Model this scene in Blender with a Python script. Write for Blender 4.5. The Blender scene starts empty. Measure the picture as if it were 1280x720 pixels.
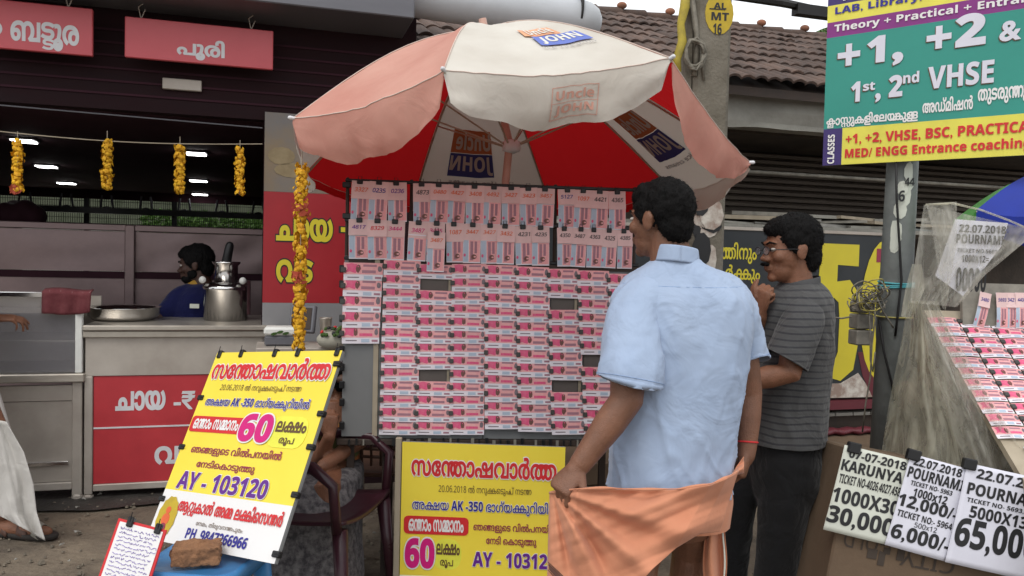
import bpy, math, random
import numpy as np
from mathutils import Vector, Matrix, noise
from mathutils.geometry import tessellate_polygon, delaunay_2d_cdt
random.seed(7)
V = Vector
D = bpy.data
SC = bpy.context.scene
COL = SC.collection

# ---------------------------------------------------------------- camera, world, sun, exposure
PITCH, ROLL, FPX, CH = math.radians(-2.3), math.radians(1.5), 995.0, 1.45
CF = V((0, math.cos(PITCH), math.sin(PITCH)))
_u = V((0, -math.sin(PITCH), math.cos(PITCH)))
CR = V((1, 0, 0)) * math.cos(ROLL) + _u * math.sin(ROLL)
CU = _u * math.cos(ROLL) - V((1, 0, 0)) * math.sin(ROLL)
CO = V((0, 0, CH))
cam = D.cameras.new('camera')
cam.lens = 36 * FPX / 1280
cam.sensor_width = 36
cam.clip_end = 2000
cam.clip_start = .05
camo = D.objects.new('camera', cam)
camo.matrix_world = Matrix(((CR.x, CU.x, -CF.x, 0), (CR.y, CU.y, -CF.y, 0), (CR.z, CU.z, -CF.z, CH), (0, 0, 0, 1)))
COL.objects.link(camo)
SC.camera = camo

SUN_EL, SUN_ROT = math.radians(58), math.radians(205)
world = D.worlds.new('World')
SC.world = world
world.use_nodes = True
wn = world.node_tree
bg = wn.nodes['Background']
sky = wn.nodes.new('ShaderNodeTexSky')
sky.sky_type = 'NISHITA'
sky.sun_disc = False
sky.sun_elevation = SUN_EL
sky.sun_rotation = SUN_ROT
mx = wn.nodes.new('ShaderNodeMix')
mx.data_type = 'RGBA'
mx.inputs[0].default_value = .88
wn.links.new(sky.outputs[0], mx.inputs[6])
mx.inputs[7].default_value = (9.6, 9.7, 9.8, 1)          # even overcast cloud deck
wn.links.new(mx.outputs[2], bg.inputs[0])
bg.inputs[1].default_value = .12
sun = D.lights.new('sun', 'SUN')
sun.energy = 1.1
sun.angle = math.radians(25)
sun.color = (1, .96, .9)
suno = D.objects.new('sun', sun)
suno.rotation_euler = (math.radians(32), 0, math.radians(-25))
COL.objects.link(suno)
SC.view_settings.view_transform = 'Standard'
SC.view_settings.look = 'None'
SC.view_settings.exposure = 0.28
SC.view_settings.gamma = 1

# ---------------------------------------------------------------- helpers
def ray(px, py):
    return CF + CR * ((px - 640) / FPX) - CU * ((py - 360) / FPX)

def P(px, py, Y):
    d = ray(px, py)
    return CO + d * (Y / d.y)

class Fr:
    """a placing frame: x along, y into, z up"""
    def __init__(s, o, x, z=None, y=None):
        s.o = V(o)
        s.X = V(x).normalized()
        s.Z = V(z).normalized() if z is not None else V((0, 0, 1))
        s.Y = V(y).normalized() if y is not None else s.Z.cross(s.X).normalized()
    def __call__(s, x, y, z):
        return s.o + s.X * x + s.Y * y + s.Z * z
    def hit(s, px, py, yo=0):
        d = ray(px, py)
        n = s.X.cross(s.Z)
        q = s.o + s.Y * yo
        t = (q - CO).dot(n) / d.dot(n)
        w = CO + d * t - q
        a = Matrix((s.X, s.Z, n)).transposed().inverted() @ w
        return a.x, a.y

W0 = Fr((0, 0, 0), (1, 0, 0))
ang = math.radians(16.5)
S = Fr((0, 5.2, 0), (math.cos(ang), math.sin(ang), 0))      # the street frontage

class MB:
    def __init__(s):
        s.v = []; s.f = []; s.m = []; s.sm = []
        s.mi = 0; s.smooth = False
    def add(s, vs, fs):
        b = len(s.v)
        s.v += [tuple(q) for q in vs]
        for f in fs:
            s.f.append(tuple(b + i for i in f)); s.m.append(s.mi); s.sm.append(s.smooth)
        return s
    def box(s, fr, x0, x1, y0, y1, z0, z1, bev=0):
        if bev:
            b = bev
            xs = (x0, x1); ys = (y0, y1); zs = (z0, z1)
            vs = []
            idx = {}
            for i in range(2):
                for j in range(2):
                    for k in range(2):
                        sx = b if i == 0 else -b; sy = b if j == 0 else -b; sz = b if k == 0 else -b
                        for t, (dx, dy, dz) in enumerate(((0, sy, sz), (sx, 0, sz), (sx, sy, 0))):
                            idx[(i, j, k, t)] = len(vs)
                            vs.append(fr(xs[i] + dx, ys[j] + dy, zs[k] + dz))
            F = []
            q = lambda *a: F.append([idx[t] for t in a])
            for i in range(2):
                q((i, 0, 0, 0), (i, 1, 0, 0), (i, 1, 1, 0), (i, 0, 1, 0))
                q((0, i, 0, 1), (1, i, 0, 1), (1, i, 1, 1), (0, i, 1, 1))
                q((0, 0, i, 2), (1, 0, i, 2), (1, 1, i, 2), (0, 1, i, 2))
            for i in range(2):
                for j in range(2):
                    q((i, j, 0, 0), (i, j, 1, 0), (i, j, 1, 1), (i, j, 0, 1))
                    q((i, 0, j, 0), (i, 1, j, 0), (i, 1, j, 2), (i, 0, j, 2))
                    q((0, i, j, 1), (1, i, j, 1), (1, i, j, 2), (0, i, j, 2))
            for i in range(2):
                for j in range(2):
                    for k in range(2):
                        q((i, j, k, 0), (i, j, k, 1), (i, j, k, 2))
            return s.add(vs, F)
        vs = [fr(x, y, z) for x in (x0, x1) for y in (y0, y1) for z in (z0, z1)]
        return s.add(vs, [(0, 1, 3, 2), (4, 6, 7, 5), (0, 4, 5, 1), (2, 3, 7, 6), (0, 2, 6, 4), (1, 5, 7, 3)])
    def hexa(s, a, th):
        """slab through 4 corner points, thickness vector th"""
        a = [V(q) for q in a]
        vs = a + [q + V(th) for q in a]
        return s.add(vs, [(0, 1, 2, 3), (7, 6, 5, 4)] + [(i, i + 4, (i + 1) % 4 + 4, (i + 1) % 4) for i in range(4)])
    def loft(s, rings, cap=True, closed=True):
        n = len(rings[0]); vs = [q for r in rings for q in r]; fs = []
        for i in range(len(rings) - 1):
            for j in range(n if closed else n - 1):
                k = (j + 1) % n
                fs.append((i * n + j, i * n + k, (i + 1) * n + k, (i + 1) * n + j))
        if cap and closed:
            fs.append(tuple(range(n))[::-1]); fs.append(tuple((len(rings) - 1) * n + j for j in range(n)))
        return s.add(vs, fs)
    def tube(s, pts, r, n=10, round_=False, sc=(1, 1), ref=None):
        pts = [V(p) for p in pts]
        rs = list(r) if hasattr(r, '__len__') else [r] * len(pts)
        if round_:
            d0 = (pts[0] - pts[1]).normalized(); d1 = (pts[-1] - pts[-2]).normalized()
            r0, r1 = rs[0], rs[-1]
            pts = [pts[0] + d0 * r0 * .95, pts[0] + d0 * r0 * .7] + pts + [pts[-1] + d1 * r1 * .7, pts[-1] + d1 * r1 * .95]
            rs = [r0 * .3, r0 * .72] + rs + [r1 * .72, r1 * .3]
        rings = []
        up = V(ref) if ref is not None else None
        for i, p in enumerate(pts):
            t = (pts[min(i + 1, len(pts) - 1)] - pts[max(i - 1, 0)]).normalized()
            if up is None:
                up = V((0, 0, 1)) if abs(t.z) < .9 else V((1, 0, 0))
            a = (up - t * up.dot(t)).normalized(); b = t.cross(a); up = a
            rings.append([p + a * (math.cos(2 * math.pi * j / n) * rs[i] * sc[0]) + b * (math.sin(2 * math.pi * j / n) * rs[i] * sc[1]) for j in range(n)])
        return s.loft(rings)
    def lathe(s, c, prof, n=20, fr=W0):
        rings = [[V(c) + fr.X * (r * math.cos(2 * math.pi * j / n)) + fr.Y * (r * math.sin(2 * math.pi * j / n)) + fr.Z * z for j in range(n)] for r, z in prof]
        return s.loft(rings)
    def ball(s, c, rx, ry=None, rz=None, fr=W0, n=12, m=8):
        ry = ry or rx; rz = rz or rx
        rings = []
        for i in range(m + 1):
            t = math.pi * min(max(i / m, .04), .96)
            rings.append([V(c) + fr.X * (rx * math.sin(t) * math.cos(2 * math.pi * j / n)) + fr.Y * (ry * math.sin(t) * math.sin(2 * math.pi * j / n)) - fr.Z * (rz * math.cos(t)) for j in range(n)])
        return s.loft(rings)
    def grid(s, fn, nu, nv):
        vs = [fn(i / nu, j / nv) for j in range(nv + 1) for i in range(nu + 1)]
        return s.add(vs, [(j * (nu + 1) + i, j * (nu + 1) + i + 1, (j + 1) * (nu + 1) + i + 1, (j + 1) * (nu + 1) + i) for j in range(nv) for i in range(nu)])
    def prism(s, fr, poly, y0, y1):
        n = len(poly)
        vs = [fr(x, y0, z) for x, z in poly] + [fr(x, y1, z) for x, z in poly]
        tri = tessellate_polygon([[V((x, z, 0)) for x, z in poly]])
        fs = [tuple(t) for t in tri] + [tuple(i + n for i in t) for t in tri] + [(i, (i + 1) % n, (i + 1) % n + n, i + n) for i in range(n)]
        return s.add(vs, fs)
    def mesh(s, name, mats):
        me = D.meshes.new(name)
        me.from_pydata(s.v, [], s.f)
        for m in (mats if isinstance(mats, (list, tuple)) else [mats]):
            me.materials.append(m)
        me.polygons.foreach_set('material_index', s.m)
        me.polygons.foreach_set('use_smooth', s.sm)
        me.update()
        return me

def fixn(me):
    import bmesh
    bm = bmesh.new(); bm.from_mesh(me)
    bmesh.ops.recalc_face_normals(bm, faces=bm.faces)
    bm.to_mesh(me); bm.free()

def thing(name, label, cat, loc, rot=None, group=None):
    o = D.objects.new(name, None)
    o.empty_display_size = .1
    o.matrix_world = Matrix.Translation(V(loc)) if rot is None else rot
    COL.objects.link(o)
    o['label'] = label; o['category'] = cat
    if group: o['group'] = group
    return o

def tag(o, label, cat, group=None):
    o['label'] = label; o['category'] = cat
    if group: o['group'] = group
    return o

def put(name, mb, mat=None, parent=None, base=None, norm=True, local=False):
    """link world-space geometry as ONE object (child of parent, or top-level with its origin at its base)"""
    me = mb if isinstance(mb, bpy.types.Mesh) else mb.mesh(name, mat)
    if norm: fixn(me)
    o = D.objects.new(name, me)
    if local:
        pass
    elif parent is not None:
        M = Matrix.Identity(4); q = parent; ch = []
        while q is not None:
            ch.append(q.matrix_basis); q = q.parent
        for c in ch[::-1]: M = M @ c
        me.transform(M.inverted())
    else:
        co = np.empty(len(me.vertices) * 3); me.vertices.foreach_get('co', co); co = co.reshape(-1, 3)
        b = V(base) if base is not None else V((float(co[:, 0].mean()), float(co[:, 1].mean()), float(co[:, 2].min())))
        me.transform(Matrix.Translation(-b)); o.location = b
    COL.objects.link(o)
    if parent is not None: o.parent = parent
    return o

def struct(name, mb, mat, parent=None):
    o = put(name, mb, mat, parent)
    if parent is None: o['kind'] = 'structure'
    return o

def copy_tree(o, parent=None):
    c = o.copy(); COL.objects.link(c); c.parent = parent
    for ch in list(o.children):
        if ch != c: copy_tree(ch, c)
    return c

# ---------------------------------------------------------------- materials
def mat(name, col, rough=.6, col2=None, scale=8, mixw=.5, bump=0, bscale=40, metal=0, spec=.4, stretch=(1, 1, 1), emit=None, rvar=0, detail=6, trans=0, sheen=0, coords='Object', hard=.5):
    m = D.materials.new(name); m.use_nodes = True
    n = m.node_tree; p = n.nodes['Principled BSDF']
    c = tuple(col) + (1,)
    p.inputs['Base Color'].default_value = c
    p.inputs['Roughness'].default_value = rough
    p.inputs['Metallic'].default_value = metal
    p.inputs['Specular IOR Level'].default_value = spec
    tc = n.nodes.new('ShaderNodeTexCoord'); mp = n.nodes.new('ShaderNodeMapping')
    n.links.new(tc.outputs[coords], mp.inputs[0]); mp.inputs['Scale'].default_value = stretch
    if col2 is None: col2 = tuple(x * .82 for x in col)
    nz = n.nodes.new('ShaderNodeTexNoise'); nz.inputs['Scale'].default_value = scale; nz.inputs['Detail'].default_value = detail
    nz.inputs['Roughness'].default_value = .62
    n.links.new(mp.outputs[0], nz.inputs[0])
    rp = n.nodes.new('ShaderNodeValToRGB')
    rp.color_ramp.elements[0].position = .5 - hard * .4; rp.color_ramp.elements[1].position = .5 + hard * .4
    rp.color_ramp.elements[0].color = tuple(col2) + (1,); rp.color_ramp.elements[1].color = c
    n.links.new(nz.outputs[0], rp.inputs[0])
    out = rp.outputs[0]
    if rvar:
        oi = n.nodes.new('ShaderNodeObjectInfo'); hs = n.nodes.new('ShaderNodeHueSaturation')
        ma = n.nodes.new('ShaderNodeMath'); ma.operation = 'MULTIPLY_ADD'; ma.inputs[1].default_value = rvar; ma.inputs[2].default_value = 1 - rvar / 2
        n.links.new(oi.outputs['Random'], ma.inputs[0]); n.links.new(ma.outputs[0], hs.inputs['Value'])
        n.links.new(out, hs.inputs['Color']); out = hs.outputs[0]
    n.links.new(out, p.inputs['Base Color'])
    rr = n.nodes.new('ShaderNodeMapRange'); rr.inputs[3].default_value = max(rough - .12, .03); rr.inputs[4].default_value = min(rough + .12, 1)
    n.links.new(nz.outputs[0], rr.inputs[0]); n.links.new(rr.outputs[0], p.inputs['Roughness'])
    if bump:
        b = n.nodes.new('ShaderNodeBump'); b.inputs['Strength'].default_value = bump; b.inputs['Distance'].default_value = .01
        n2 = n.nodes.new('ShaderNodeTexNoise'); n2.inputs['Scale'].default_value = bscale; n2.inputs['Detail'].default_value = 5
        n.links.new(mp.outputs[0], n2.inputs[0]); n.links.new(n2.outputs[0], b.inputs['Height']); n.links.new(b.outputs[0], p.inputs['Normal'])
    if sheen: p.inputs['Sheen Weight'].default_value = sheen
    if emit:
        p.inputs['Emission Color'].default_value = tuple(emit[:3]) + (1,); p.inputs['Emission Strength'].default_value = emit[3]
    if trans:
        tr = n.nodes.new('ShaderNodeBsdfTranslucent'); ms = n.nodes.new('ShaderNodeMixShader'); ms.inputs[0].default_value = trans
        n.links.new(out, tr.inputs[0])
        n.links.new(p.outputs[0], ms.inputs[1]); n.links.new(tr.outputs[0], ms.inputs[2]); n.links.new(ms.outputs[0], n.nodes['Material Output'].inputs[0])
    return m

M = {}
def mm(k, *a, **kw):
    M[k] = mat(k, *a, **kw); return M[k]
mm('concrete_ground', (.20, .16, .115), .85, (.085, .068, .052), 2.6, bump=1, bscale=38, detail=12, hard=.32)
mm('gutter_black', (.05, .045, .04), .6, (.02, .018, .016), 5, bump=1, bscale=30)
mm('dark_maroon', (.050, .018, .027), .8, (.032, .012, .018), 3, spec=.15)  # shop interior tint, with the reflected red put into the colour
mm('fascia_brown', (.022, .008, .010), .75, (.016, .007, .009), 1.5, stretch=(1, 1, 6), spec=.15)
mm('grey_metal', (.15, .15, .165), .45, (.12, .12, .135), 2, stretch=(1, 1, 4), metal=.2)
mm('sign_red', (.54, .045, .055), .32, (.42, .035, .045), 4, detail=9)
mm('sign_pinkred', (.62, .11, .13), .32, (.52, .075, .09), 1.6)
mm('poster_red', (.36, .018, .025), .38, (.29, .013, .02), 2.5)
mm('white_print', (.72, .72, .74), .5)
mm('steel', (.55, .51, .45), .33, (.38, .34, .29), 3, metal=.6, bump=.05, bscale=6, stretch=(1, 1, 3))
mm('steel_dull', (.50, .455, .40), .45, (.33, .285, .245), 2.5, metal=.2, bump=.06, bscale=5)
mm('steel_bright', (.75, .74, .73), .18, (.6, .58, .56), 5, metal=1)
mm('steel_brown', (.30, .22, .215), .38, (.20, .145, .145), 2.2, metal=.5, bump=.15, bscale=2.5, stretch=(1, 1, 1.4))
mm('white_paint', (.78, .78, .74), .45)
mm('black_plastic', (.012, .012, .013), .4)
mm('black_wire', (.015, .014, .014), .6)
mm('garland', (.82, .50, .02), .7, (.72, .34, .015), 40, trans=.15, rvar=.25, coords='Object')
mm('garland_leaf', (.35, .05, .02), .7)
mm('print_yellow', (.86, .70, .07), .4, (.83, .64, .05), 3)
mm('print_yellow_light', (.84, .82, .08), .42)
mm('print_white', (.78, .77, .76), .42, (.74, .73, .72), 3)
mm('ink_red', (.66, .025, .03), .45)
mm('ink_magenta', (.66, .01, .20), .45)
mm('ink_purple', (.13, .02, .27), .45)
mm('ink_blue', (.03, .025, .27), .45)
mm('ink_brown', (.13, .07, .03), .5)
mm('ink_black', (.02, .02, .022), .5)
mm('ink_maroon', (.3, .03, .07), .5)
mm('ink_orange', (.75, .14, .04), .5)
mm('grey_board', (.20, .205, .205), .55, (.165, .17, .17), 3)
mm('pale_wood', (.42, .36, .27), .7, (.3, .25, .18), 10, stretch=(1, 1, .2))
mm('dark_wood', (.06, .04, .03), .7, (.035, .025, .02), 8)
mm('tk_white', (.80, .76, .80), .5, (.72, .68, .74), 30, rvar=.12)
mm('tk_pink', (.80, .31, .34), .5, (.80, .46, .44), 120, rvar=.14)
mm('tk_magenta', (.72, .06, .20), .5, (.72, .16, .26), 90, rvar=.1)
mm('tk_dark', (.13, .09, .055), .5, (.2, .05, .06), 150)
mm('tk_cyan', (.46, .56, .68), .5)
mm('tk_grey', (.25, .20, .22), .5, (.12, .10, .12), 200)
mm('tk_label', (.78, .56, .54), .55, (.70, .50, .49), 20, rvar=.1)  # red light under the parasol put into the slip paper's pink
mm('tk_text', (.4, .2, .25), .5)
mm('pipe_white', (.50, .52, .55), .4, (.42, .44, .46), 3)
mm('roof_tile', (.115, .070, .052), .85, (.055, .04, .034), 7, bump=.5, bscale=60, rvar=.6)
mm('ridge_tile', (.33, .13, .07), .85, (.16, .08, .05), 12, rvar=.4)
mm('old_concrete', (.34, .33, .29), .9, (.20, .19, .165), 2.6, bump=.5, bscale=30, detail=9)
mm('pole_concrete', (.20, .18, .145), .9, (.12, .105, .08), 6, bump=.6, bscale=60, detail=8)
mm('pole_metal', (.21, .225, .215), .6, (.13, .14, .135), 6, bump=.25, bscale=40, metal=.2)
mm('shutter_brown', (.10, .078, .06), .65, (.07, .054, .042), 3, stretch=(1, 1, 5), bump=.2)
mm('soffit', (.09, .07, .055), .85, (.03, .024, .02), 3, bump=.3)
mm('board_black', (.018, .022, .026), .5, (.028, .032, .036), 3)
mm('board_yellow', (.66, .56, .03), .45, (.58, .48, .03), 3)
mm('board_maroon', (.13, .02, .03), .5)
mm('paper_grey', (.34, .33, .30), .8, (.2, .19, .17), 9, bump=.3)
mm('green_teal', (.03, .29, .23), .35, (.025, .25, .2), 2)
mm('sign_purple', (.24, .03, .22), .4)
mm('sign_navy', (.05, .03, .16), .4)
mm('sign_yellow', (.80, .74, .10), .4)
mm('paper_white', (.70, .70, .78), .6, (.62, .62, .70), 5, bump=.15, bscale=12)
mm('paper_cream', (.62, .64, .56), .6, (.55, .57, .5), 5, bump=.15, bscale=12)
mm('cardboard', (.155, .105, .066), .85, (.11, .073, .046), 5, bump=.2, bscale=50)
mm('brick', (.30, .15, .075), .9, (.17, .085, .045), 22, bump=.9, bscale=70)
mm('stool_blue', (.03, .15, .36), .4, (.05, .20, .42), 9)
mm('chair_maroon', (.045, .012, .02), .32, (.03, .01, .014), 4)
mm('chair_brown', (.13, .07, .045), .45, (.09, .05, .035), 5)
mm('foliage', (.12, .22, .05), .8, (.03, .07, .015), 6, trans=.25, rvar=.4)
mm('far_wall', (.62, .62, .55), .8)
mm('rubber', (.03, .025, .022), .8)
mm('leather_brown', (.10, .05, .035), .6, (.06, .03, .022), 12)
mm('twine_cyan', (.08, .36, .40), .6)
mm('twine_yellow', (.42, .36, .10), .6)
mm('wire_grey', (.22, .20, .16), .6, (.10, .09, .07), 30)
mm('meter_grey', (.32, .30, .25), .6, (.15, .14, .12), 12)
mm('tag_yellow', (.55, .40, .03), .7, (.42, .30, .03), 20)
mm('hose_yellow', (.48, .38, .04), .6, (.25, .2, .04), 14)
mm('poster_scrap', (.60, .56, .50), .8, (.30, .22, .18), 11, hard=.25, bump=.3)
mm('umb_blue', (.03, .06, .46), .6, trans=.35)
mm('umb_green', (.14, .55, .09), .6, trans=.35)
mm('umb_orange', (.62, .34, .04), .6, trans=.3)
mm('towel_red', (.12, .022, .028), .9, (.17, .045, .05), 25, bump=.5, bscale=200)
mm('lamp', (1, 1, 1), .5, emit=(1, .97, .95, 9))

def two_sided(name, out_c, out_c2, in_c, trans=.35, sc=5):
    sc = 3.2; m = D.materials.new(name); m.use_nodes = True; n = m.node_tree; p = n.nodes['Principled BSDF']
    p.inputs['Roughness'].default_value = .75; p.inputs['Specular IOR Level'].default_value = .2
    g = n.nodes.new('ShaderNodeNewGeometry'); tc = n.nodes.new('ShaderNodeTexCoord')
    nz = n.nodes.new('ShaderNodeTexNoise'); nz.inputs['Scale'].default_value = sc; nz.inputs['Detail'].default_value = 7
    n.links.new(tc.outputs['Object'], nz.inputs[0])
    rp = n.nodes.new('ShaderNodeValToRGB'); rp.color_ramp.elements[0].position = .3; rp.color_ramp.elements[1].position = .65
    rp.color_ramp.elements[0].color = tuple(out_c2) + (1,); rp.color_ramp.elements[1].color = tuple(out_c) + (1,)
    n.links.new(nz.outputs[0], rp.inputs[0])
    mi = n.nodes.new('ShaderNodeMix'); mi.data_type = 'RGBA'
    n.links.new(g.outputs['Backfacing'], mi.inputs[0]); n.links.new(rp.outputs[0], mi.inputs[6]); mi.inputs[7].default_value = tuple(in_c) + (1,)
    n.links.new(mi.outputs[2], p.inputs['Base Color'])
    tr = n.nodes.new('ShaderNodeBsdfTranslucent'); ms = n.nodes.new('ShaderNodeMixShader'); ms.inputs[0].default_value = trans
    tr.inputs[0].default_value = tuple(in_c) + (1,)
    b = n.nodes.new('ShaderNodeBump'); b.inputs['Strength'].default_value = .25; b.inputs['Distance'].default_value = .02
    n3 = n.nodes.new('ShaderNodeTexNoise'); n3.inputs['Scale'].default_value = 7; n3.inputs['Detail'].default_value = 4; n3.inputs['Distortion'].default_value = 1.5
    n.links.new(tc.outputs['Object'], n3.inputs[0]); n.links.new(n3.outputs[0], b.inputs['Height']); n.links.new(b.outputs[0], p.inputs['Normal'])
    n.links.new(p.outputs[0], ms.inputs[1]); n.links.new(tr.outputs[0], ms.inputs[2]); n.links.new(ms.outputs[0], n.nodes['Material Output'].inputs[0])
    M[name] = m
two_sided('canvas_pink', (.72, .40, .32), (.60, .28, .22), (.55, .012, .015), .3)
two_sided('canvas_white', (.73, .70, .63), (.58, .54, .47), (.55, .48, .42), .22)

def cloth_mat(name, c1, c2, stripes=None, trans=0, weave=350, fold=.5, fs=9):
    m = mat(name, c1, .85, c2, 4, bump=0, spec=.15, sheen=.15)
    n = m.node_tree; p = n.nodes['Principled BSDF']
    tc = [x for x in n.nodes if x.type == 'TEX_COORD'][0]
    if stripes:
        sx = n.nodes.new('ShaderNodeSeparateXYZ'); n.links.new(tc.outputs['Object'], sx.inputs[0])
        wv = n.nodes.new('ShaderNodeTexNoise'); wv.inputs['Scale'].default_value = 3; n.links.new(tc.outputs['Object'], wv.inputs[0])
        a = n.nodes.new('ShaderNodeMath'); a.operation = 'MULTIPLY_ADD'; a.inputs[1].default_value = .05
        n.links.new(wv.outputs[0], a.inputs[0]); n.links.new(sx.outputs['Z'], a.inputs[2])
        b = n.nodes.new('ShaderNodeMath'); b.operation = 'PINGPONG'; b.inputs[1].default_value = stripes[1]
        n.links.new(a.outputs[0], b.inputs[0])
        c = n.nodes.new('ShaderNodeMath'); c.operation = 'LESS_THAN'; c.inputs[1].default_value = stripes[2]
        n.links.new(b.outputs[0], c.inputs[0])
        mi = n.nodes.new('ShaderNodeMix'); mi.data_type = 'RGBA'
        src = p.inputs['Base Color'].links[0].from_socket
        n.links.new(c.outputs[0], mi.inputs[0]); n.links.new(src, mi.inputs[6]); mi.inputs[7].default_value = tuple(stripes[0]) + (1,)
        n.links.new(mi.outputs[2], p.inputs['Base Color'])
    n1 = n.nodes.new('ShaderNodeTexNoise'); n1.inputs['Scale'].default_value = fs; n1.inputs['Detail'].default_value = 3; n1.inputs['Distortion'].default_value = 1.2
    n2 = n.nodes.new('ShaderNodeTexNoise'); n2.inputs['Scale'].default_value = weave; n2.inputs['Detail'].default_value = 2
    for q in (n1, n2): n.links.new(tc.outputs['Object'], q.inputs[0])
    b1 = n.nodes.new('ShaderNodeBump'); b1.inputs['Strength'].default_value = fold; b1.inputs['Distance'].default_value = .03
    b2 = n.nodes.new('ShaderNodeBump'); b2.inputs['Strength'].default_value = .25; b2.inputs['Distance'].default_value = .002
    n.links.new(n1.outputs[0], b1.inputs['Height']); n.links.new(n2.outputs[0], b2.inputs['Height'])
    n.links.new(b1.outputs[0], b2.inputs['Normal']); n.links.new(b2.outputs[0], p.inputs['Normal'])
    M[name] = m
    return m
cloth_mat('shirt_blue', (.345, .425, .565), (.305, .385, .53), fold=.4, fs=7)
mm('seam_blue', (.26, .36, .56), .8)
cloth_mat('dhoti_orange', (.58, .255, .15), (.51, .21, .12), fold=.12)
cloth_mat('polo_grey', (.075, .075, .075), (.062, .062, .063), stripes=((.036, .036, .040), .0125, .0034))
cloth_mat('trouser_black', (.012, .012, .013), (.009, .009, .010), fold=.6)
cloth_mat('polo_navy', (.008, .010, .065), (.006, .008, .05))
cloth_mat('white_cloth', (.55, .53, .50), (.46, .44, .41), fold=.5, fs=6)
cloth_mat('maroon_cloth', (.05, .018, .022), (.04, .015, .018))
cloth_mat('orange_print', (.45, .16, .04), (.12, .12, .04), fold=.3)
cloth_mat('skirt_print', (.42, .40, .40), (.12, .12, .13), fold=.3)

def skin(name, c):
    m = mat(name, c, .46, tuple(x * .68 for x in c), 17, bump=.35, bscale=260, spec=.4, detail=9)
    p = m.node_tree.nodes['Principled BSDF']; p.inputs['Subsurface Weight'].default_value = .06; p.inputs['Subsurface Radius'].default_value = (.01, .004, .002)
    M[name] = m
skin('skin_brown', (.22, .10, .058))
skin('skin_warm', (.25, .11, .062))
skin('skin_dark', (.075, .035, .024))
mm('hair_black', (.009, .008, .008), .75, (.004, .004, .004), 90, bump=.8, bscale=160, stretch=(1, 1, .35), spec=.12)
mm('eye_white', (.5, .47, .43), .3)
mm('nail', (.36, .20, .14), .4)

def glassy(name, col, a, rough=.08, bump=0):
    m = D.materials.new(name); m.use_nodes = True; n = m.node_tree; p = n.nodes['Principled BSDF']
    p.inputs['Base Color'].default_value = tuple(col) + (1,); p.inputs['Roughness'].default_value = rough
    t = n.nodes.new('ShaderNodeBsdfTransparent'); ms = n.nodes.new('ShaderNodeMixShader')
    ms.inputs[0].default_value = a
    if bump:
        tc = n.nodes.new('ShaderNodeTexCoord'); nz = n.nodes.new('ShaderNodeTexNoise'); nz.inputs['Scale'].default_value = 9; nz.inputs['Detail'].default_value = 5; nz.inputs['Distortion'].default_value = 2
        mp = n.nodes.new('ShaderNodeMapping'); mp.inputs['Scale'].default_value = (1.5, 1, .6)
        n.links.new(tc.outputs['Object'], mp.inputs[0]); n.links.new(mp.outputs[0], nz.inputs[0])
        b = n.nodes.new('ShaderNodeBump'); b.inputs['Strength'].default_value = bump; b.inputs['Distance'].default_value = .03
        n.links.new(nz.outputs[0], b.inputs['Height']); n.links.new(b.outputs[0], p.inputs['Normal'])
        mr = n.nodes.new('ShaderNodeMapRange'); mr.inputs[1].default_value = .35; mr.inputs[2].default_value = .7; mr.inputs[3].default_value = a - .12; mr.inputs[4].default_value = min(a + .2, 1)
        n.links.new(nz.outputs[0], mr.inputs[0]); n.links.new(mr.outputs[0], ms.inputs[0])
    src = p.outputs[0]
    if bump:
        tl = n.nodes.new('ShaderNodeBsdfTranslucent'); tl.inputs[0].default_value = tuple(col) + (1,); m3 = n.nodes.new('ShaderNodeMixShader'); m3.inputs[0].default_value = .4
        n.links.new(p.outputs[0], m3.inputs[1]); n.links.new(tl.outputs[0], m3.inputs[2]); src = m3.outputs[0]
    n.links.new(t.outputs[0], ms.inputs[1]); n.links.new(src, ms.inputs[2]); n.links.new(ms.outputs[0], n.nodes['Material Output'].inputs[0])
    M[name] = m
glassy('plastic_sheet', (.70, .68, .60), .36, .12, .35)
glassy('plastic_thick', (.72, .69, .55), .40, .13, .35)
glassy('case_glass', (.30, .29, .31), .34, .05)
glassy('lens_glass', (.3, .3, .32), .3, .03)

# ---------------------------------------------------------------- lettering
TEXTS = "സതനോഷവാർത്തഅക്ഷയഭാഗ്കുറിയിൽനറുകെടുപ്പ്ടനഒാംമലരൂപഞങ്ങളുടവിപേനിടികൊആകാലസെന്റർചാബട്ടൂരളിലയ്യ്ക്കുഡഷൻതുഡ്ൺൾം േൈെീു" + "".join(chr(i) for i in range(33, 127)) + "₹•" + '\U0001d5a2\U0001d5a3\U0001d5a6\U0001d5a8\U0001d5ab\U0001d5ae\U0001d5b3\U0001d5b8\U0001d5ba\U0001d5bc\U0001d5be\U0001d5c2\U0001d5c6\U0001d5cb\U0001d5cc\U0001d5d1\U0001d5d4\U0001d5d5\U0001d5d6\U0001d5d7\U0001d5d8\U0001d5da\U0001d5db\U0001d5dc\U0001d5dd\U0001d5de\U0001d5df\U0001d5e0\U0001d5e1\U0001d5e2\U0001d5e3\U0001d5e5\U0001d5e6\U0001d5e7\U0001d5e8\U0001d5e9\U0001d5eb\U0001d5ec\U0001d5ee\U0001d5ef\U0001d5f0\U0001d5f1\U0001d5f2\U0001d5f4\U0001d5f5\U0001d5f6\U0001d5f9\U0001d5fa\U0001d5fb\U0001d5fc\U0001d5ff\U0001d600\U0001d601\U0001d605\U0001d606\U0001d7e2\U0001d7e3\U0001d7e4\U0001d7e5\U0001d7e6\U0001d7e7\U0001d7e8\U0001d7e9\U0001d7ea\U0001d7eb\U0001d7ec\U0001d7ed\U0001d7ee\U0001d7ef\U0001d7f0\U0001d7f1\U0001d7f2\U0001d7f3\U0001d7f4\U0001d7f5'
GL = {}
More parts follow.
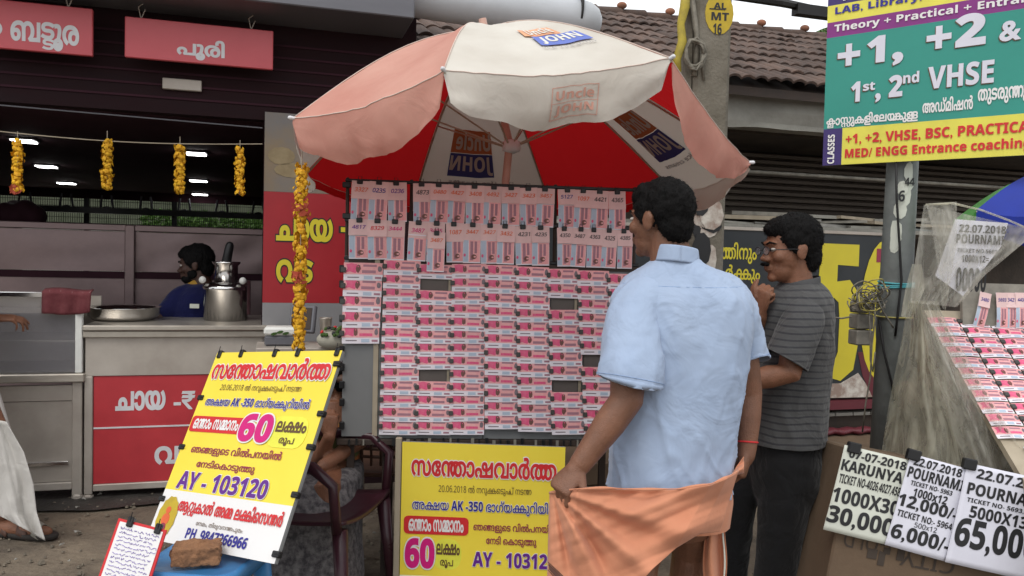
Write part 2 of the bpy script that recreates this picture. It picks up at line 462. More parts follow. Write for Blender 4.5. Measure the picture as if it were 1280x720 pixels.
def load_glyphs():
    chars = sorted(set(TEXTS) | {' '})
    c = D.curves.new('g', 'FONT'); c.body = '||' + ''.join(ch + '|' for ch in chars); c.resolution_u = 3
    o = D.objects.new('g', c); COL.objects.link(o)
    bpy.context.view_layer.update()
    dg = bpy.context.evaluated_depsgraph_get()
    cu = o.evaluated_get(dg).to_curve(dg)
    L = []
    for sp in cu.splines:
        pts = []
        bp = sp.bezier_points
        n = len(bp)
        for i in range(n):
            a, b = bp[i], bp[(i + 1) % n]
            p0, p1, p2, p3 = a.co, a.handle_right, b.handle_left, b.co
            straight = abs((p1 - p0).cross(p3 - p0).z) + abs((p2 - p0).cross(p3 - p0).z) < 1e-5
            st = 1 if straight else 3
            for k in range(st):
                t = k / st
                q = p0 * (1 - t) ** 3 + p1 * (3 * t * (1 - t) ** 2) + p2 * (3 * t * t * (1 - t)) + p3 * t ** 3
                if not pts or (abs(pts[-1][0] - q.x) + abs(pts[-1][1] - q.y)) > 1e-4: pts.append((q.x, q.y))
        if len(pts) > 2: L.append(pts)
    o.to_curve_clear()
    D.objects.remove(o); D.curves.remove(c)
    def bb(l): return (min(x for x, y in l), min(y for x, y in l), max(x for x, y in l), max(y for x, y in l))
    b0, b1 = bb(L[0]), bb(L[1])
    adv = b1[0] - b0[0]; bx = b0[0]; bw, bh = b0[2] - b0[0], b0[3] - b0[1]
    isbar = lambda l: (lambda q: abs(q[2] - q[0] - bw) < 2e-3 and abs(q[3] - q[1] - bh) < 2e-3 and abs(q[1] - b0[1]) < 2e-3)(bb(l))
    cur = []; i = 2; ci = 0; start = adv * 2
    while ci < len(chars):
        ch = chars[ci]
        if ch == '|': ci += 1; i += 2; start = bb(L[i - 1])[0] - bx + adv; continue
        while not isbar(L[i]): cur.append(L[i]); i += 1
        x = bb(L[i])[0] - bx
        GL[ch] = ([[(px - start, py) for px, py in l] for l in cur], x - start)
        start = x + adv; cur = []; i += 1; ci += 1
load_glyphs()

def area(l):
    return .5 * sum(l[i - 1][0] * l[i][1] - l[i][0] * l[i - 1][1] for i in range(len(l)))
def inside(p, l):
    r = False
    for i in range(len(l)):
        (x1, y1), (x2, y2) = l[i - 1], l[i]
        if (y1 > p[1]) != (y2 > p[1]) and p[0] < (x2 - x1) * (p[1] - y1) / (y2 - y1) + x1: r = not r
    return r
def off(l, d):
    n = len(l); R = []
    for i in range(n):
        a, b, c = V(l[i - 1]), V(l[i]), V(l[(i + 1) % n])
        t1 = (b - a); t2 = (c - b)
        if t1.length < 1e-6 or t2.length < 1e-6: R.append(tuple(b)); continue
        n1 = V((t1.y, -t1.x)).normalized(); n2 = V((t2.y, -t2.x)).normalized()
        m = n1 + n2
        if m.length < .3: m = n1
        m = m.normalized(); k = min(1 / max(m.dot(n1), .5), 1.6)
        R.append(tuple(b + m * d * k))
    return R

def sans(s, bold):
    """swap latin letters and digits for the plain sans forms of the bundled font (regular or bold)"""
    o = ''
    for ch in s:
        c = ord(ch)
        if 65 <= c <= 90: o += chr((0x1D5D4 if bold else 0x1D5A0) + c - 65)
        elif 97 <= c <= 122: o += chr((0x1D5EE if bold else 0x1D5BA) + c - 97)
        elif 48 <= c <= 57: o += chr((0x1D7EC if bold else 0x1D7E2) + c - 48)
        else: o += ch
    return o

def layout(s):
    out = []; x = 0; i = 0
    def addg(ch, x, y, sx, sc):
        if ch not in GL: return 0
        out.append((ch, x, y, sx, sc))
        return GL[ch][1] * sx
    while i < len(s):
        ch = s[i]
        if ch == '[':
            j = s.index(']', i); g = s[i + 1:j]; i = j + 1
            if '/' in g:
                a, b = g.split('/')
                w = addg(a, x, 0.12, 1, .85); addg(b, x + .1 * w, -.22, .85, .55); x += w
            else:
                for q, c in enumerate(g):
                    w = addg(c, x, 0, 1, 1)
                    x += w * (.58 if q < len(g) - 1 else 1)
        else:
            x += addg(ch, x, 0, 1, 1) if ch != ' ' else .28
            i += 1
    return out

TESS = {}
def tess(ch, d):
    """robust fill of one glyph fattened by d (constrained triangulation, non-zero winding)"""
    key = (ch, round(d, 4))
    if key in TESS: return TESS[key]
    loops = GL[ch][0]
    if not loops: TESS[key] = ([], []); return TESS[key]
    sg = 1 if area(max(loops, key=lambda l: abs(area(l)))) > 0 else -1
    if d: loops = [off(l, d * sg) for l in loops]
    vs = []; es = []
    for l in loops:
        b = len(vs); vs += [V(p) for p in l]; es += [(b + i, b + (i + 1) % len(l)) for i in range(len(l))]
    ov, oe, of, _, _, _ = delaunay_2d_cdt(vs, es, [], 0, 1e-5)
    segs = []
    for l in loops:
        for i in range(len(l)):
            (x1, y1), (x2, y2) = l[i - 1], l[i]
            if y1 != y2: segs.append((x1, y1, x2, y2))
    S_ = np.array(segs); C_ = np.array([[sum(ov[i][0] for i in f) / len(f), sum(ov[i][1] for i in f) / len(f)] for f in of])
    x1, y1, x2, y2 = (S_[:, i][None, :] for i in range(4)); cx, cy = C_[:, :1], C_[:, 1:]
    hit = ((y1 > cy) != (y2 > cy)) & (cx < (x2 - x1) * (cy - y1) / (y2 - y1) + x1)
    w = (hit * np.sign(y2 - y1)).sum(1) * sg
    tris = [tuple(f) for f, q in zip(of, w) if q > .5]
    TESS[key] = ([(p[0], p[1]) for p in ov], tris)
    return TESS[key]

def text(mb, fn, s, x0, x1, z0, z1, bold=0.0, shear=0, zs=.00012, extra=0):
    """lettering fitted to a box; fn(x, z, lift) gives the world point"""
    bd = bold >= .02
    s = sans(s, bd)
    gl = layout(s)
    latin = any(ord(c) > 0x1D000 for c in s)
    d = min(bold, .045) * (.35 if (latin and bd) else 1)
    if bold > .075: d = .03
    if not gl: return
    al = [(x + px * sx, y + py * sy) for ch, x, y, sx, sy in gl for l in GL[ch][0] for px, py in l]
    if not al: return
    a0, a1 = min(p[0] for p in al) - d, max(p[0] for p in al) + d
    b0, b1 = min(p[1] for p in al) - d, max(p[1] for p in al) + d
    kx = (x1 - x0) / (a1 - a0); kz = (z1 - z0) / (b1 - b0)
    for k, (ch, x, y, sx, sy) in enumerate(gl):
        vs, fs = tess(ch, d + extra)
        mb.add([fn(x0 + (x + px * sx - a0) * kx + shear * (y + py * sy - b0) * kz, z0 + (y + py * sy - b0) * kz, zs * (k % 3)) for px, py in vs], fs)

def tx(fr, parent, s, box, m, bold=0, shear=0, lift=.0016, halo=None, hb=.06, name='lettering'):
    x0, x1, z0, z1 = box
    if halo:
        mb = MB(); text(mb, lambda x, z, l: fr(x, -lift - l * .5, z), s, x0, x1, z0, z1, bold, shear, extra=min(hb, .04))
        put(name + '_outline', mb, M[halo], parent, norm=False); lift += .0012
    mb = MB(); text(mb, lambda x, z, l: fr(x, -lift - l, z), s, x0, x1, z0, z1, bold, shear)
    return put(name, mb, M[m], parent, norm=False)

# ---------------------------------------------------------------- organic surfaces
def voxel(mb, size, smooth=4, fac=.5, disp=None):
    me = mb.mesh('v', [])
    fixn(me)
    o = D.objects.new('v', me); COL.objects.link(o)
    r = o.modifiers.new('r', 'REMESH'); r.mode = 'VOXEL'; r.voxel_size = size
    if smooth:
        s = o.modifiers.new('s', 'SMOOTH'); s.iterations = smooth; s.factor = fac
    bpy.context.view_layer.update()
    dg = bpy.context.evaluated_depsgraph_get()
    out = D.meshes.new_from_object(o.evaluated_get(dg))
    D.objects.remove(o); D.meshes.remove(me)
    if disp:
        n = len(out.vertices); co = np.empty(n * 3); no = np.empty(n * 3)
        out.vertices.foreach_get('co', co); out.vertices.foreach_get('normal', no)
        co = co.reshape(-1, 3); no = no.reshape(-1, 3)
        d = np.array([disp(V(c)) for c in co.tolist()])
        co += no * d[:, None]
        out.vertices.foreach_set('co', co.ravel())
    out.polygons.foreach_set('use_smooth', [True] * len(out.polygons))
    out.update()
    return out

def cutmesh(me, test):
    import bmesh
    bm = bmesh.new(); bm.from_mesh(me)
    bmesh.ops.delete(bm, geom=[f for f in bm.faces if test(f.calc_center_median())], context='FACES')
    bm.to_mesh(me); bm.free()

def setm(me, *ms):
    me.materials.clear()
    for m in ms: me.materials.append(m)
    return me

def frame_from(f, u=V((0, 0, 1))):
    """x = left-right (right hand of the viewer of the face), y = facing, z = up"""
    f = V(f).normalized(); x = f.cross(V(u)).normalized(); z = x.cross(f).normalized()
    return Fr((0, 0, 0), x, z, f)

def head(mb, c, f, u=(0, 0, 1), s=1.0, mus=False):
    c = V(c); h = frame_from(f, V(u))
    q = lambda x, y, z: c + (h.X * x + h.Y * y + h.Z * z) * s
    B = lambda x, y, z, rx, ry, rz, n=14, m=10: mb.ball(q(x, y, z), rx * s, ry * s, rz * s, h, n, m)
    B(0, -.012, .035, .074, .094, .082, 20, 14)      # skull
    B(0, .020, .0, .066, .068, .085, 18, 12)          # face
    B(0, .030, -.055, .050, .052, .052)             # jaw
    B(0, .066, -.088, .022, .018, .018)             # chin
    B(0, .078, .036, .045, .014, .012)              # brow
    mb.loft([[q(x, y, z) for x, y, z in r] for r in (
        [(-.008, .080, .026), (.008, .080, .026), (.006, .07, .03), (-.006, .07, .03)],
        [(-.011, .098, -.002), (.011, .098, -.002), (.012, .07, .0), (-.012, .07, .0)],
        [(-.015, .108, -.018), (.015, .108, -.018), (.018, .07, -.014), (-.018, .07, -.014)],
        [(-.016, .098, -.030), (.016, .098, -.030), (.018, .07, -.030), (-.018, .07, -.030)])])
    B(0, .104, -.018, .010, .009, .009)
    for sx in (-1, 1):
        B(sx * .014, .092, -.022, .009, .010, .008)   # nostril
        B(sx * .040, .058, -.012, .024, .024, .022)   # cheek
        B(sx * .078, -.010, .004, .010, .020, .033)   # ear
        B(sx * .083, -.018, .014, .007, .014, .018)
    B(0, .085, -.048, .024, .010, .007)             # lips
    B(0, .084, -.059, .021, .010, .008)
    mb.tube([q(0, -.025, -.03), q(0, -.03, -.09), q(0, -.038, -.135)], [.055 * s, .054 * s, .058 * s], 16)
    return q, h

def eyes(c, f, s, parent, u=(0, 0, 1)):
    c = V(c); h = frame_from(f, V(u))
    for sx in (-1, 1):
        mb = MB(); mb.smooth = True
        mb.ball(c + (h.X * (sx * .030) + h.Y * .0765 + h.Z * .014) * s, .014 * s, .010 * s, .007 * s, h)
        e = put('eye', mb, M['eye_white'], parent)
        mb = MB(); mb.smooth = True
        mb.ball(c + (h.X * (sx * .030) + h.Y * .0855 + h.Z * .014) * s, .0055 * s, .003 * s, .0055 * s, h)
        put('iris', mb, M['ink_black'], e)
        mb = MB(); mb.smooth = True
        mb.tube([c + (h.X * (sx * a) + h.Y * b + h.Z * z) * s for a, b, z in ((.012, .092, .034), (.03, .089, .041), (.05, .072, .034))], [.003 * s, .0042 * s, .002 * s], 6)
        put('eyebrow', mb, M['hair_black'], parent)

def hairdo(name, c, f, s, parent, vol=1.0, u=(0, 0, 1), fringe=.0, seed=0, low=0.0):
    c = V(c); h = frame_from(f, V(u)); mb = MB()
    q = lambda x, y, z: c + (h.X * x + h.Y * y + h.Z * z) * s
    v = vol
    mb.ball(q(0, -.026, .050), .085 * s * v, .094 * s * v, .090 * s * v, h, 20, 14)
    mb.ball(q(0, .022, .085), .066 * s * v, .060 * s * v, .046 * s * v, h, 16, 10)
    mb.ball(q(0, -.060, -.005 - low), .068 * s * v, .050 * s * v, .068 * s * v, h, 16, 10)
    for sx in (-1, 1):
        mb.ball(q(sx * .064, .018, .042), .018 * s * v, .032 * s, .038 * s, h)
        mb.ball(q(sx * .071, .012, .014), .009 * s, .011 * s, .024 * s, h)
    if fringe: mb.ball(q(.0, .055, .082), .052 * s, .04 * s, .028 * s, h)
    sd = V((seed, seed * 2.1, 0))
    me = voxel(mb, .0055, 3, disp=lambda p: .0055 * noise.noise(p * 38 + sd) + .004 * noise.noise(p * 110 + sd))
    ho = put(name, setm(me, M['hair_black']), None, parent, norm=False)
    rnd = random.Random(seed); st_ = MB(); vs = ho.data.vertices; inv = Matrix.Identity(4)
    for _ in range(5200):
        v_ = vs[rnd.randrange(len(vs))]; n_ = v_.normal
        d_ = (n_ * .55 + (h.Y * .2 - h.Z * .5) + V((rnd.uniform(-1, 1), rnd.uniform(-1, 1), rnd.uniform(-1, 1))) * .45).normalized()
        w_ = d_.cross(n_ + V((.01, .02, 0))).normalized() * .0009; L_ = rnd.uniform(.005, .011) * s
        st_.add([v_.co - w_ - n_ * .002, v_.co + w_ - n_ * .002, v_.co + d_ * L_], [(0, 1, 2)])
    so_ = D.objects.new('hair_strands', st_.mesh('hair_strands', M['hair_black'])); COL.objects.link(so_); so_.parent = ho; so_['kind'] = 'stuff'
    return ho

def hand(mb, w, d, n, sd, s=1.0, curl=(.5, .6, .7, .8), thumb=.6, spread=.06):
    """w wrist, d direction of palm, n palm side, sd thumb side"""
    w, d, n, sd = V(w), V(d).normalized(), V(n).normalized(), V(sd).normalized()
    n = (n - d * n.dot(d)).normalized(); sd = (sd - d * sd.dot(d) - n * sd.dot(n)).normalized()
    fr = Fr(w, sd, d, n)
    rings = []
    for t, wd, th in ((-.01, .027, .021), (.015, .031, .020), (.045, .040, .018), (.075, .043, .015), (.092, .040, .012), (.100, .034, .008)):
        rings.append([w + d * (t * s) + sd * (math.cos(a) * wd * s) + n * (math.sin(a) * th * s) for a in [2 * math.pi * j / 14 for j in range(14)]])
    mb.loft(rings)
    for k in range(4):
        o = (.031 - .0205 * k)
        base = w + d * ((.088 - (.004 if k in (0,) else 0) - (.010 if k == 3 else 0)) * s) + sd * (o * s)
        L = (.043, .048, .044, .034)[k] * s
        r = (.0092, .0094, .009, .0078)[k] * s
        dirv = (d + sd * spread * (1.5 - k)).normalized(); p = base; pts = [p - dirv * .012 * s, p]
        a = 0
        for q, fl in enumerate((1, .62, .48)):
            a += curl[k] * (1.0, 1.15, .7)[q]
            dv = dirv * math.cos(a) + n * math.sin(a)
            p = p + dv * L * fl; pts.append(p)
        mb.tube(pts, [r, r * 1.04, r * 1.0, r * .92, r * .78], 10, True)
    b = w + d * (.022 * s) + sd * (.024 * s) + n * (.006 * s)
    t1 = (d * .62 + sd * .62 + n * .35 * thumb).normalized(); p1 = b + t1 * .042 * s
    t2 = (d * .85 + sd * (.4 - .5 * thumb) + n * .6 * thumb).normalized(); p2 = p1 + t2 * .032 * s
    t3 = (d * .85 + sd * (.2 - .7 * thumb) + n * .7 * thumb).normalized(); p3 = p2 + t3 * .024 * s
    mb.tube([b, p1, p2, p3], [.0155 * s, .0125 * s, .011 * s, .0085 * s], 10, True)

def ring(c, rx, ry, yaw=0, n=24, sq=2.2, tilt=0):
    c = V(c); out = []
    for j in range(n):
        a = 2 * math.pi * j / n
        x = math.copysign(abs(math.cos(a)) ** (2 / sq), math.cos(a)) * rx; y = math.copysign(abs(math.sin(a)) ** (2 / sq), math.sin(a)) * ry
        out.append(c + V((x * math.cos(yaw) - y * math.sin(yaw), x * math.sin(yaw) + y * math.cos(yaw), x * tilt)))
    return out

def catmull(keys, t):
    n = len(keys) - 1; t = min(max(t, 0), 1) * n; i = min(int(t), n - 1); f = t - i
    k0, k1, k2, k3 = keys[max(i - 1, 0)], keys[i], keys[i + 1], keys[min(i + 2, n)]
    return [.5 * (2 * b + (c - a) * f + (2 * a - 5 * b + 4 * c - d) * f * f + (3 * b - a - 3 * c + d) * f ** 3) for a, b, c, d in zip(k0, k1, k2, k3)]
def garment(keys, nu, nv, disp, yaw=0):
    """keys: (x, y, z, rx, ry, squareness); open at both ends"""
    m_ = MB(); m_.smooth = True
    def f(u, v):
        x, y, z, rx, ry, sq = catmull(keys, v); a = u * 2 * math.pi
        ca, sa = math.cos(a), math.sin(a)
        px = math.copysign(abs(ca) ** (2 / sq), ca) * rx; py = math.copysign(abs(sa) ** (2 / sq), sa) * ry
        p = V((x + px * math.cos(yaw) - py * math.sin(yaw), y + px * math.sin(yaw) + py * math.cos(yaw), z))
        n = V((ca * math.cos(yaw) - sa * math.sin(yaw), ca * math.sin(yaw) + sa * math.cos(yaw), 0))
        return p + n * disp(p, u, v)
    m_.grid(f, nu, nv)
    return m_, f
def sleeve(pts, rs, nu, nv, disp, sc=(1, 1)):
    m_ = MB(); m_.smooth = True; K_ = [tuple(p) + (r,) for p, r in zip(pts, rs)]
    P_ = [catmull(K_, j / nv) for j in range(nv + 1)]; C_ = [V(q[:3]) for q in P_]
    up = V((0, -1, .2)); rings = []
    for j in range(nv + 1):
        t = (C_[min(j + 1, nv)] - C_[max(j - 1, 0)]).normalized(); a = (up - t * up.dot(t)).normalized(); b = t.cross(a); up = a; row = []
        for i in range(nu):
            an = 2 * math.pi * i / nu; n = a * math.cos(an) * sc[0] + b * math.sin(an) * sc[1]
            p = C_[j] + n * P_[j][3]; row.append(p + n.normalized() * disp(p, i / nu, j / nv))
        rings.append(row)
    m_.loft(rings, cap=False)
    return m_, rings

# ================================================================ THE SETTING
def hz(fr, px, py, yo=0): return fr.hit(px, py, yo)[1]
def hx(fr, px, py, yo=0): return fr.hit(px, py, yo)[0]
def pbox(mb, fr, px0, py0, px1, py1, y0, y1, bev=0):
    xm, ym = (px0 + px1) / 2, (py0 + py1) / 2
    a, b = sorted((hx(fr, px0, ym, y0), hx(fr, px1, ym, y0))); c, d = sorted((hz(fr, xm, py1, y0), hz(fr, xm, py0, y0)))
    mb.box(fr, a, b, y0, y1, c, d, bev)
    return a, b, c, d
ORD = ['first', 'second', 'third', 'fourth', 'fifth', 'sixth', 'seventh', 'eighth', 'ninth', 'tenth', 'eleventh', 'twelfth', 'thirteenth', 'fourteenth', 'fifteenth']

g = MB()
gn = 60
def gfn(u, v):
    x = (u - .5); y = (v - .35)
    x = math.copysign(abs(x) ** 2.6, x) * 1800; y = math.copysign(abs(y) ** 2.6, y) * 1800
    z = .008 * noise.noise(V((x * 1.3, y * 1.3, 0))) if abs(x) < 8 and abs(y) < 8 else 0
    return V((x, y, z))
g.smooth = True
g.grid(gfn, gn * 2, gn * 2)
struct('ground', g, M['concrete_ground'])
# dark strip of wet grime along the foot of the counters
g = MB(); g.smooth = True
g.grid(lambda u, v: S(-4.5 + u * 3.4, -.22 + v * .75 + .05 * noise.noise(V((u * 9, v * 2, 4))), .012 + .006 * noise.noise(V((u * 40, v * 12, 1)))), 60, 8)
struct('gutter', g, M['gutter_black'])
# litter on the apron
g = MB()
for k in range(90):
    x = random.uniform(-3.2, 2.4); y = random.uniform(3.2, 4.7); r = random.uniform(.004, .016)
    a = random.random() * 6
    q = [V((x + r * math.cos(a + i * 2.1) * random.uniform(.6, 1.6), y + r * math.sin(a + i * 2.1), .014 + random.random() * .012)) for i in range(3)]
    g.hexa(q + [q[0] * .5 + q[2] * .5 + V((0, 0, .004))], (0, 0, .003))
o = put('litter', g, M['paper_grey']); o['kind'] = 'stuff'; 

m_ = MB(); rg_ = random.Random(44)
for k in range(1500):
    x = rg_.uniform(-3.4, 2.6); y = rg_.uniform(3.0, 5.0); r = rg_.uniform(.003, .011) * (1.6 if rg_.random() < .06 else 1); n_ = 5
    c = V((x, y, .006)); a0_ = rg_.random() * 6
    m_.loft([[c + V((r * rg_.uniform(.8, 1.2) * math.cos(a0_ + i * 1.2566), r * math.sin(a0_ + i * 1.2566), 0)) for i in range(n_)], [c + V((r * .6 * math.cos(a0_ + i * 1.2566), r * .6 * math.sin(a0_ + i * 1.2566), r * .8)) for i in range(n_)]])
o = put('gravel', m_, mat('gravel_stone', (.24, .20, .15), .9, (.08, .07, .055), 40)); o['kind'] = 'stuff'
# ---------------- the tea shop
XR = hx(S, 328, 300); XL = -6.2; ZC = 2.42
shop = thing('tea_shop', 'dark open fronted tea shop under a grey canopy with red menu boards', 'shop building', S((XL + XR) / 2, 2, 0))
m_ = MB(); m_.box(S, XL, XR + 1.2, .1, 11, ZC, ZC + .1); put('ceiling', m_, mat('ceiling_maroon', (.16, .07, .095), .8, (.11, .045, .06), 3), shop)  # same reflected tint in the ceiling colour, raised where little light reaches
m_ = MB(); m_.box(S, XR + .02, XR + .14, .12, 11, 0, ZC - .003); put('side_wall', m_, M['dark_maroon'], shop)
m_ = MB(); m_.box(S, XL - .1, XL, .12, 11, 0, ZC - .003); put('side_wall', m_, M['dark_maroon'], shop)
yb = 10.6
zt = hz(S, 160, 250, yb); zb_ = .9
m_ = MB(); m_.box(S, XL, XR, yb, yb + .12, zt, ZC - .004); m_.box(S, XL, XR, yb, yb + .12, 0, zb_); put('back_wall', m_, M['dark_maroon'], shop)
m_ = MB(); zq = hz(S, 160, 268, yb - .5); m_.box(S, XL, XR, yb - .55, yb - .4, zq, zq + .10); put('ceiling_beam', m_, M['black_plastic'], shop)
for k in range(9):
    m_ = MB(); x = XR - .35 - k * .62
    m_.tube([S(x, yb - .45, zq + .1), S(x + .03, yb - .45, zq + .32)], .02, 6); m_.tube([S(x + .2, yb - .45, zq + .1), S(x + .17, yb - .45, zq + .32)], .02, 6)
    m_.ball(S(x + .1, yb - .45, zq + .1), .07, .03, .03)
    put('bracket', m_, M['grey_metal'], shop)
# wire mesh in the rear opening
m_ = MB()
for k in range(130):
    x = XL + k * (XR - XL) / 130; m_.box(S, x, x + .008, yb - .02, yb - .012, zb_, zt)
for k in range(14):
    z = zb_ + (zt - zb_) * (k + .5) / 14; m_.box(S, XL, XR, yb - .032, yb - .024, z, z + .008)
o = put('wire_mesh', m_, M['black_wire'], shop, norm=False); o['kind'] = 'stuff'
for px in (105, 215):
    m_ = MB(); x = hx(S, px, 285, yb - .1); m_.box(S, x, x + .08, yb - .12, yb - .04, zb_, zt); put('mesh_post', m_, M['black_plastic'], shop)
m_ = MB(); m_.box(S, XL, hx(S, 188, 290, 12.5), 12.5, 12.7, 0, 1.78); tag(put('yard_wall', m_, M['far_wall']), 'pale yard wall seen through the wire mesh behind the tea shop', 'wall')
# hedge seen through the mesh
m_ = MB(); m_.box(S, XL - 2, XR + 2, 14.2, 14.4, 0, 4.2); tag(put('backing_wall', m_, mat('backing_green', (.10, .11, .075), .9, (.045, .055, .03), 3)), 'dark green-grey backing wall added far behind the tea shop, beyond the hedge', 'wall')  # solid dark backing, added to close off the bright background behind the mesh
m_ = MB()
hx0, hx1 = hx(S, 178, 290, 12), hx(S, 345, 290, 12)
for k in range(9000):
    c = S(random.uniform(hx0, hx1), random.uniform(11.6, 12.4), 0) + V((0, 0, random.uniform(.8, 2.2) - .2 * random.random()))
    a = V((random.uniform(-1, 1), random.uniform(-1, 1), random.uniform(-1, 1))).normalized() * .05; b = a.cross(V((random.random(), random.random(), 1))).normalized() * .028
    m_.add([c - a, c + b, c + a, c - b], [(0, 1, 2, 3)])
hd = thing('hedge', 'leafy green hedge seen through the wire mesh at the back of the shop', 'hedge', S((hx0 + hx1) / 2, 12, 0))
o = put('leaf', m_, M['foliage'], hd, norm=False); o['kind'] = 'stuff'
for k in range(6):
    m_ = MB(); x = hx0 + (hx1 - hx0) * (k + .5) / 6; m_.tube([S(x, 12, 0), S(x + .1, 12, 1), S(x - .05, 12, 1.8)], [.04, .03, .01], 7); put('trunk', m_, M['dark_wood'], hd)
# shop floor
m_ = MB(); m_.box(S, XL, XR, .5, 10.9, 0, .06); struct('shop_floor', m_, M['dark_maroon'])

# fascia + canopy
zf = hz(S, 160, 138)
ze = hz(S, 250, 8, -.45)
XF = hx(S, 519, 100)
m_ = MB(); m_.box(S, XL, XF, 0, .1, zf, ze + .6); put('fascia', m_, M['fascia_brown'], shop)
for k in range(1, 7):
    m_ = MB(); z = zf + (ze - zf) * k / 7 + .01; m_.box(S, XL, XF - .01, -.008, -.002, z, z + .012); put('fascia_trim', m_, M['dark_maroon'], shop)
m_ = MB()
xl_, xr_ = hx(S, -100, 0, -.45), hx(S, 518, 30, -.45)
m_.box(S, xl_, xr_, -.45, .0, ze + .06, ze + .9, .006); put('canopy', m_, M['grey_metal'], shop)
x0, z0 = S.hit(203, 111, -.02); x1, _ = S.hit(252, 111, -.02); z1 = hz(S, 203, 97, -.02)
m_ = MB(); m_.box(S, x0, x1, -.03, 0, z0, z1, .004); put('vent_plate', m_, M['steel_dull'], shop)
# ceiling lights
LP = [(30, 176), (58, 208), (83, 229), (245, 192), (248, 226), (250, 243)]
for i, (px, py) in enumerate(LP):
    d = ray(px, py); q = CO + d * ((ZC - .02 - CH) / d.z)
    w = .085 * (q.y / 7) ** .5
    L = thing('ceiling_light', ['small glowing white ceiling light nearest the street, on the left of the tea shop', 'glowing white ceiling light in the middle of the left row in the tea shop', 'glowing white ceiling light farthest back in the left row of the tea shop',
                                'glowing white ceiling light beside the third garland, nearest of the right row', 'glowing white ceiling light in the middle of the right row in the tea shop', 'glowing white ceiling light farthest back in the right row of the tea shop'][i], 'ceiling light', q, group='small ceiling lights of the tea shop')
    fr = Fr(q, S.X)
    m_ = MB(); m_.box(fr, -w - .02, w + .02, -.12, .12, 0, .018); put('housing', m_, M['grey_metal'], L)
    m_ = MB(); m_.box(fr, -w, w, -.10, .10, -.012, -.001); put('diffuser', m_, M['lamp'], L)

def tpx(fr, parent, s, xl, yt, yb_, xr, m, yo=0, **k):
    x0, z0 = fr.hit(xl, yb_, yo); z1 = fr.hit(xl, yt, yo)[1]; ymr = (yt + yb_) / 2
    x1 = fr.hit(xr, ymr, yo)[0]
    if x1 < x0: x0, x1 = x1, x0
    k['lift'] = k.get('lift', .0016) - yo
    return tx(fr, parent, s, (x0, x1, z0, z1), m, **k)
# hanging red menu boards
def menu_board(px0, px1, pt, pb, label, words):
    x0, z1 = S.hit(px0, pt, -.18); x1 = hx(S, px1, pt, -.18); z0 = hz(S, px0, pb, -.18)
    t = thing('menu_board', label, 'sign', S((x0 + x1) / 2, -.18, z0), group='red menu boards hung under the shop canopy')
    m_ = MB(); m_.box(S, x0, x1, -.18, -.15, z0, z1, .004); put('panel', m_, M['sign_pinkred'], t)
    for x in (x0 + .08, x1 - .12):
        m_ = MB(); m_.tube([S(x, -.165, z1 - .01), S(x - .015, -.165, z1 + .06), S(x + .02, -.165, z1 + .09)], .003, 5)
        m_.tube([S(x, -.165, z1), S(x + .02, -.165, z1 + .05)], .003, 5); put('hook', m_, M['steel_dull'], t)
    for w_, xl, yt, yb_, xr in words:
        tpx(S, t, w_, xl, yt, yb_, xr, 'white_print', -.18, bold=.035)
menu_board(156, 342, 20, 71, 'red hanging board lettered with one white word, right of the two over the shop', [('പൂരി', 221, 46, 73, 281)])
menu_board(-70, 116, -8, 54, 'red hanging board with a longer white word, left of the two over the shop', [('ബ[ട/ട]ൂര', 13, 23, 59, 99), ('ഛാ', -42, 20, 44, 3)])

# poster pillar right of the shop opening
x0, x1 = XR, hx(S, 470, 250)
z1 = hz(S, 330, 140); zr1 = hz(S, 330, 239); zr0 = hz(S, 330, 378); zg0 = .45
m_ = MB(); m_.box(S, x0, x1 + .4, .0, .1, 0, zf - .003); put('pillar', m_, M['fascia_brown'], shop)
pp = thing('wall_poster', 'red shop poster with yellow lettering and food pictures, behind the umbrella', 'poster', S(x0 + .4, -.01, zg0))
m_ = MB(); m_.box(S, x0 + .005, x1, -.012, -.001, zr1, z1); put('photo_print', m_, mat('dosa_print', (.16, .16, .17), .45, (.25, .17, .08), 3.3, hard=.5), pp)
m_ = MB(); m_.box(S, x0 + .005, x1, -.012, -.001, zr0, zr1 - .001); put('red_panel', m_, M['poster_red'], pp)
m_ = MB(); m_.box(S, x0 + .005, x1, -.012, -.001, zg0, zr0 - .001); put('grey_panel', m_, mat('grey_print', (.27, .265, .27), .45, (.20, .20, .205), 2), pp)
# printed dosa rolls
fd = mat('roll_print', (.20, .145, .075), .6, (.32, .25, .14), 9)
for c, r in (((352, 195), (16, 11)), ((366, 213), (22, 9))):
    cx, cz = S.hit(*c, -.014); m_ = MB(); rx = r[0] / 995 * 4.9; rz = r[1] / 995 * 4.9
    m_.prism(S, [(cx + rx * math.cos(a * .5236), cz + rz * math.sin(a * .5236)) for a in range(12)], -.0145, -.0125 - (.0005 if c[0] > 360 else 0)); put('dosa_picture', m_, fd, pp)
for w_, xl, yt, yb_, xr in (('ചായ', 345, 272, 301, 416), ('-', 426, 284, 290, 448), ('വട', 345, 324, 353, 391)):
    tpx(S, pp, w_, xl, yt, yb_, xr, 'board_yellow', -.012, bold=.04, halo='ink_black', hb=.045)

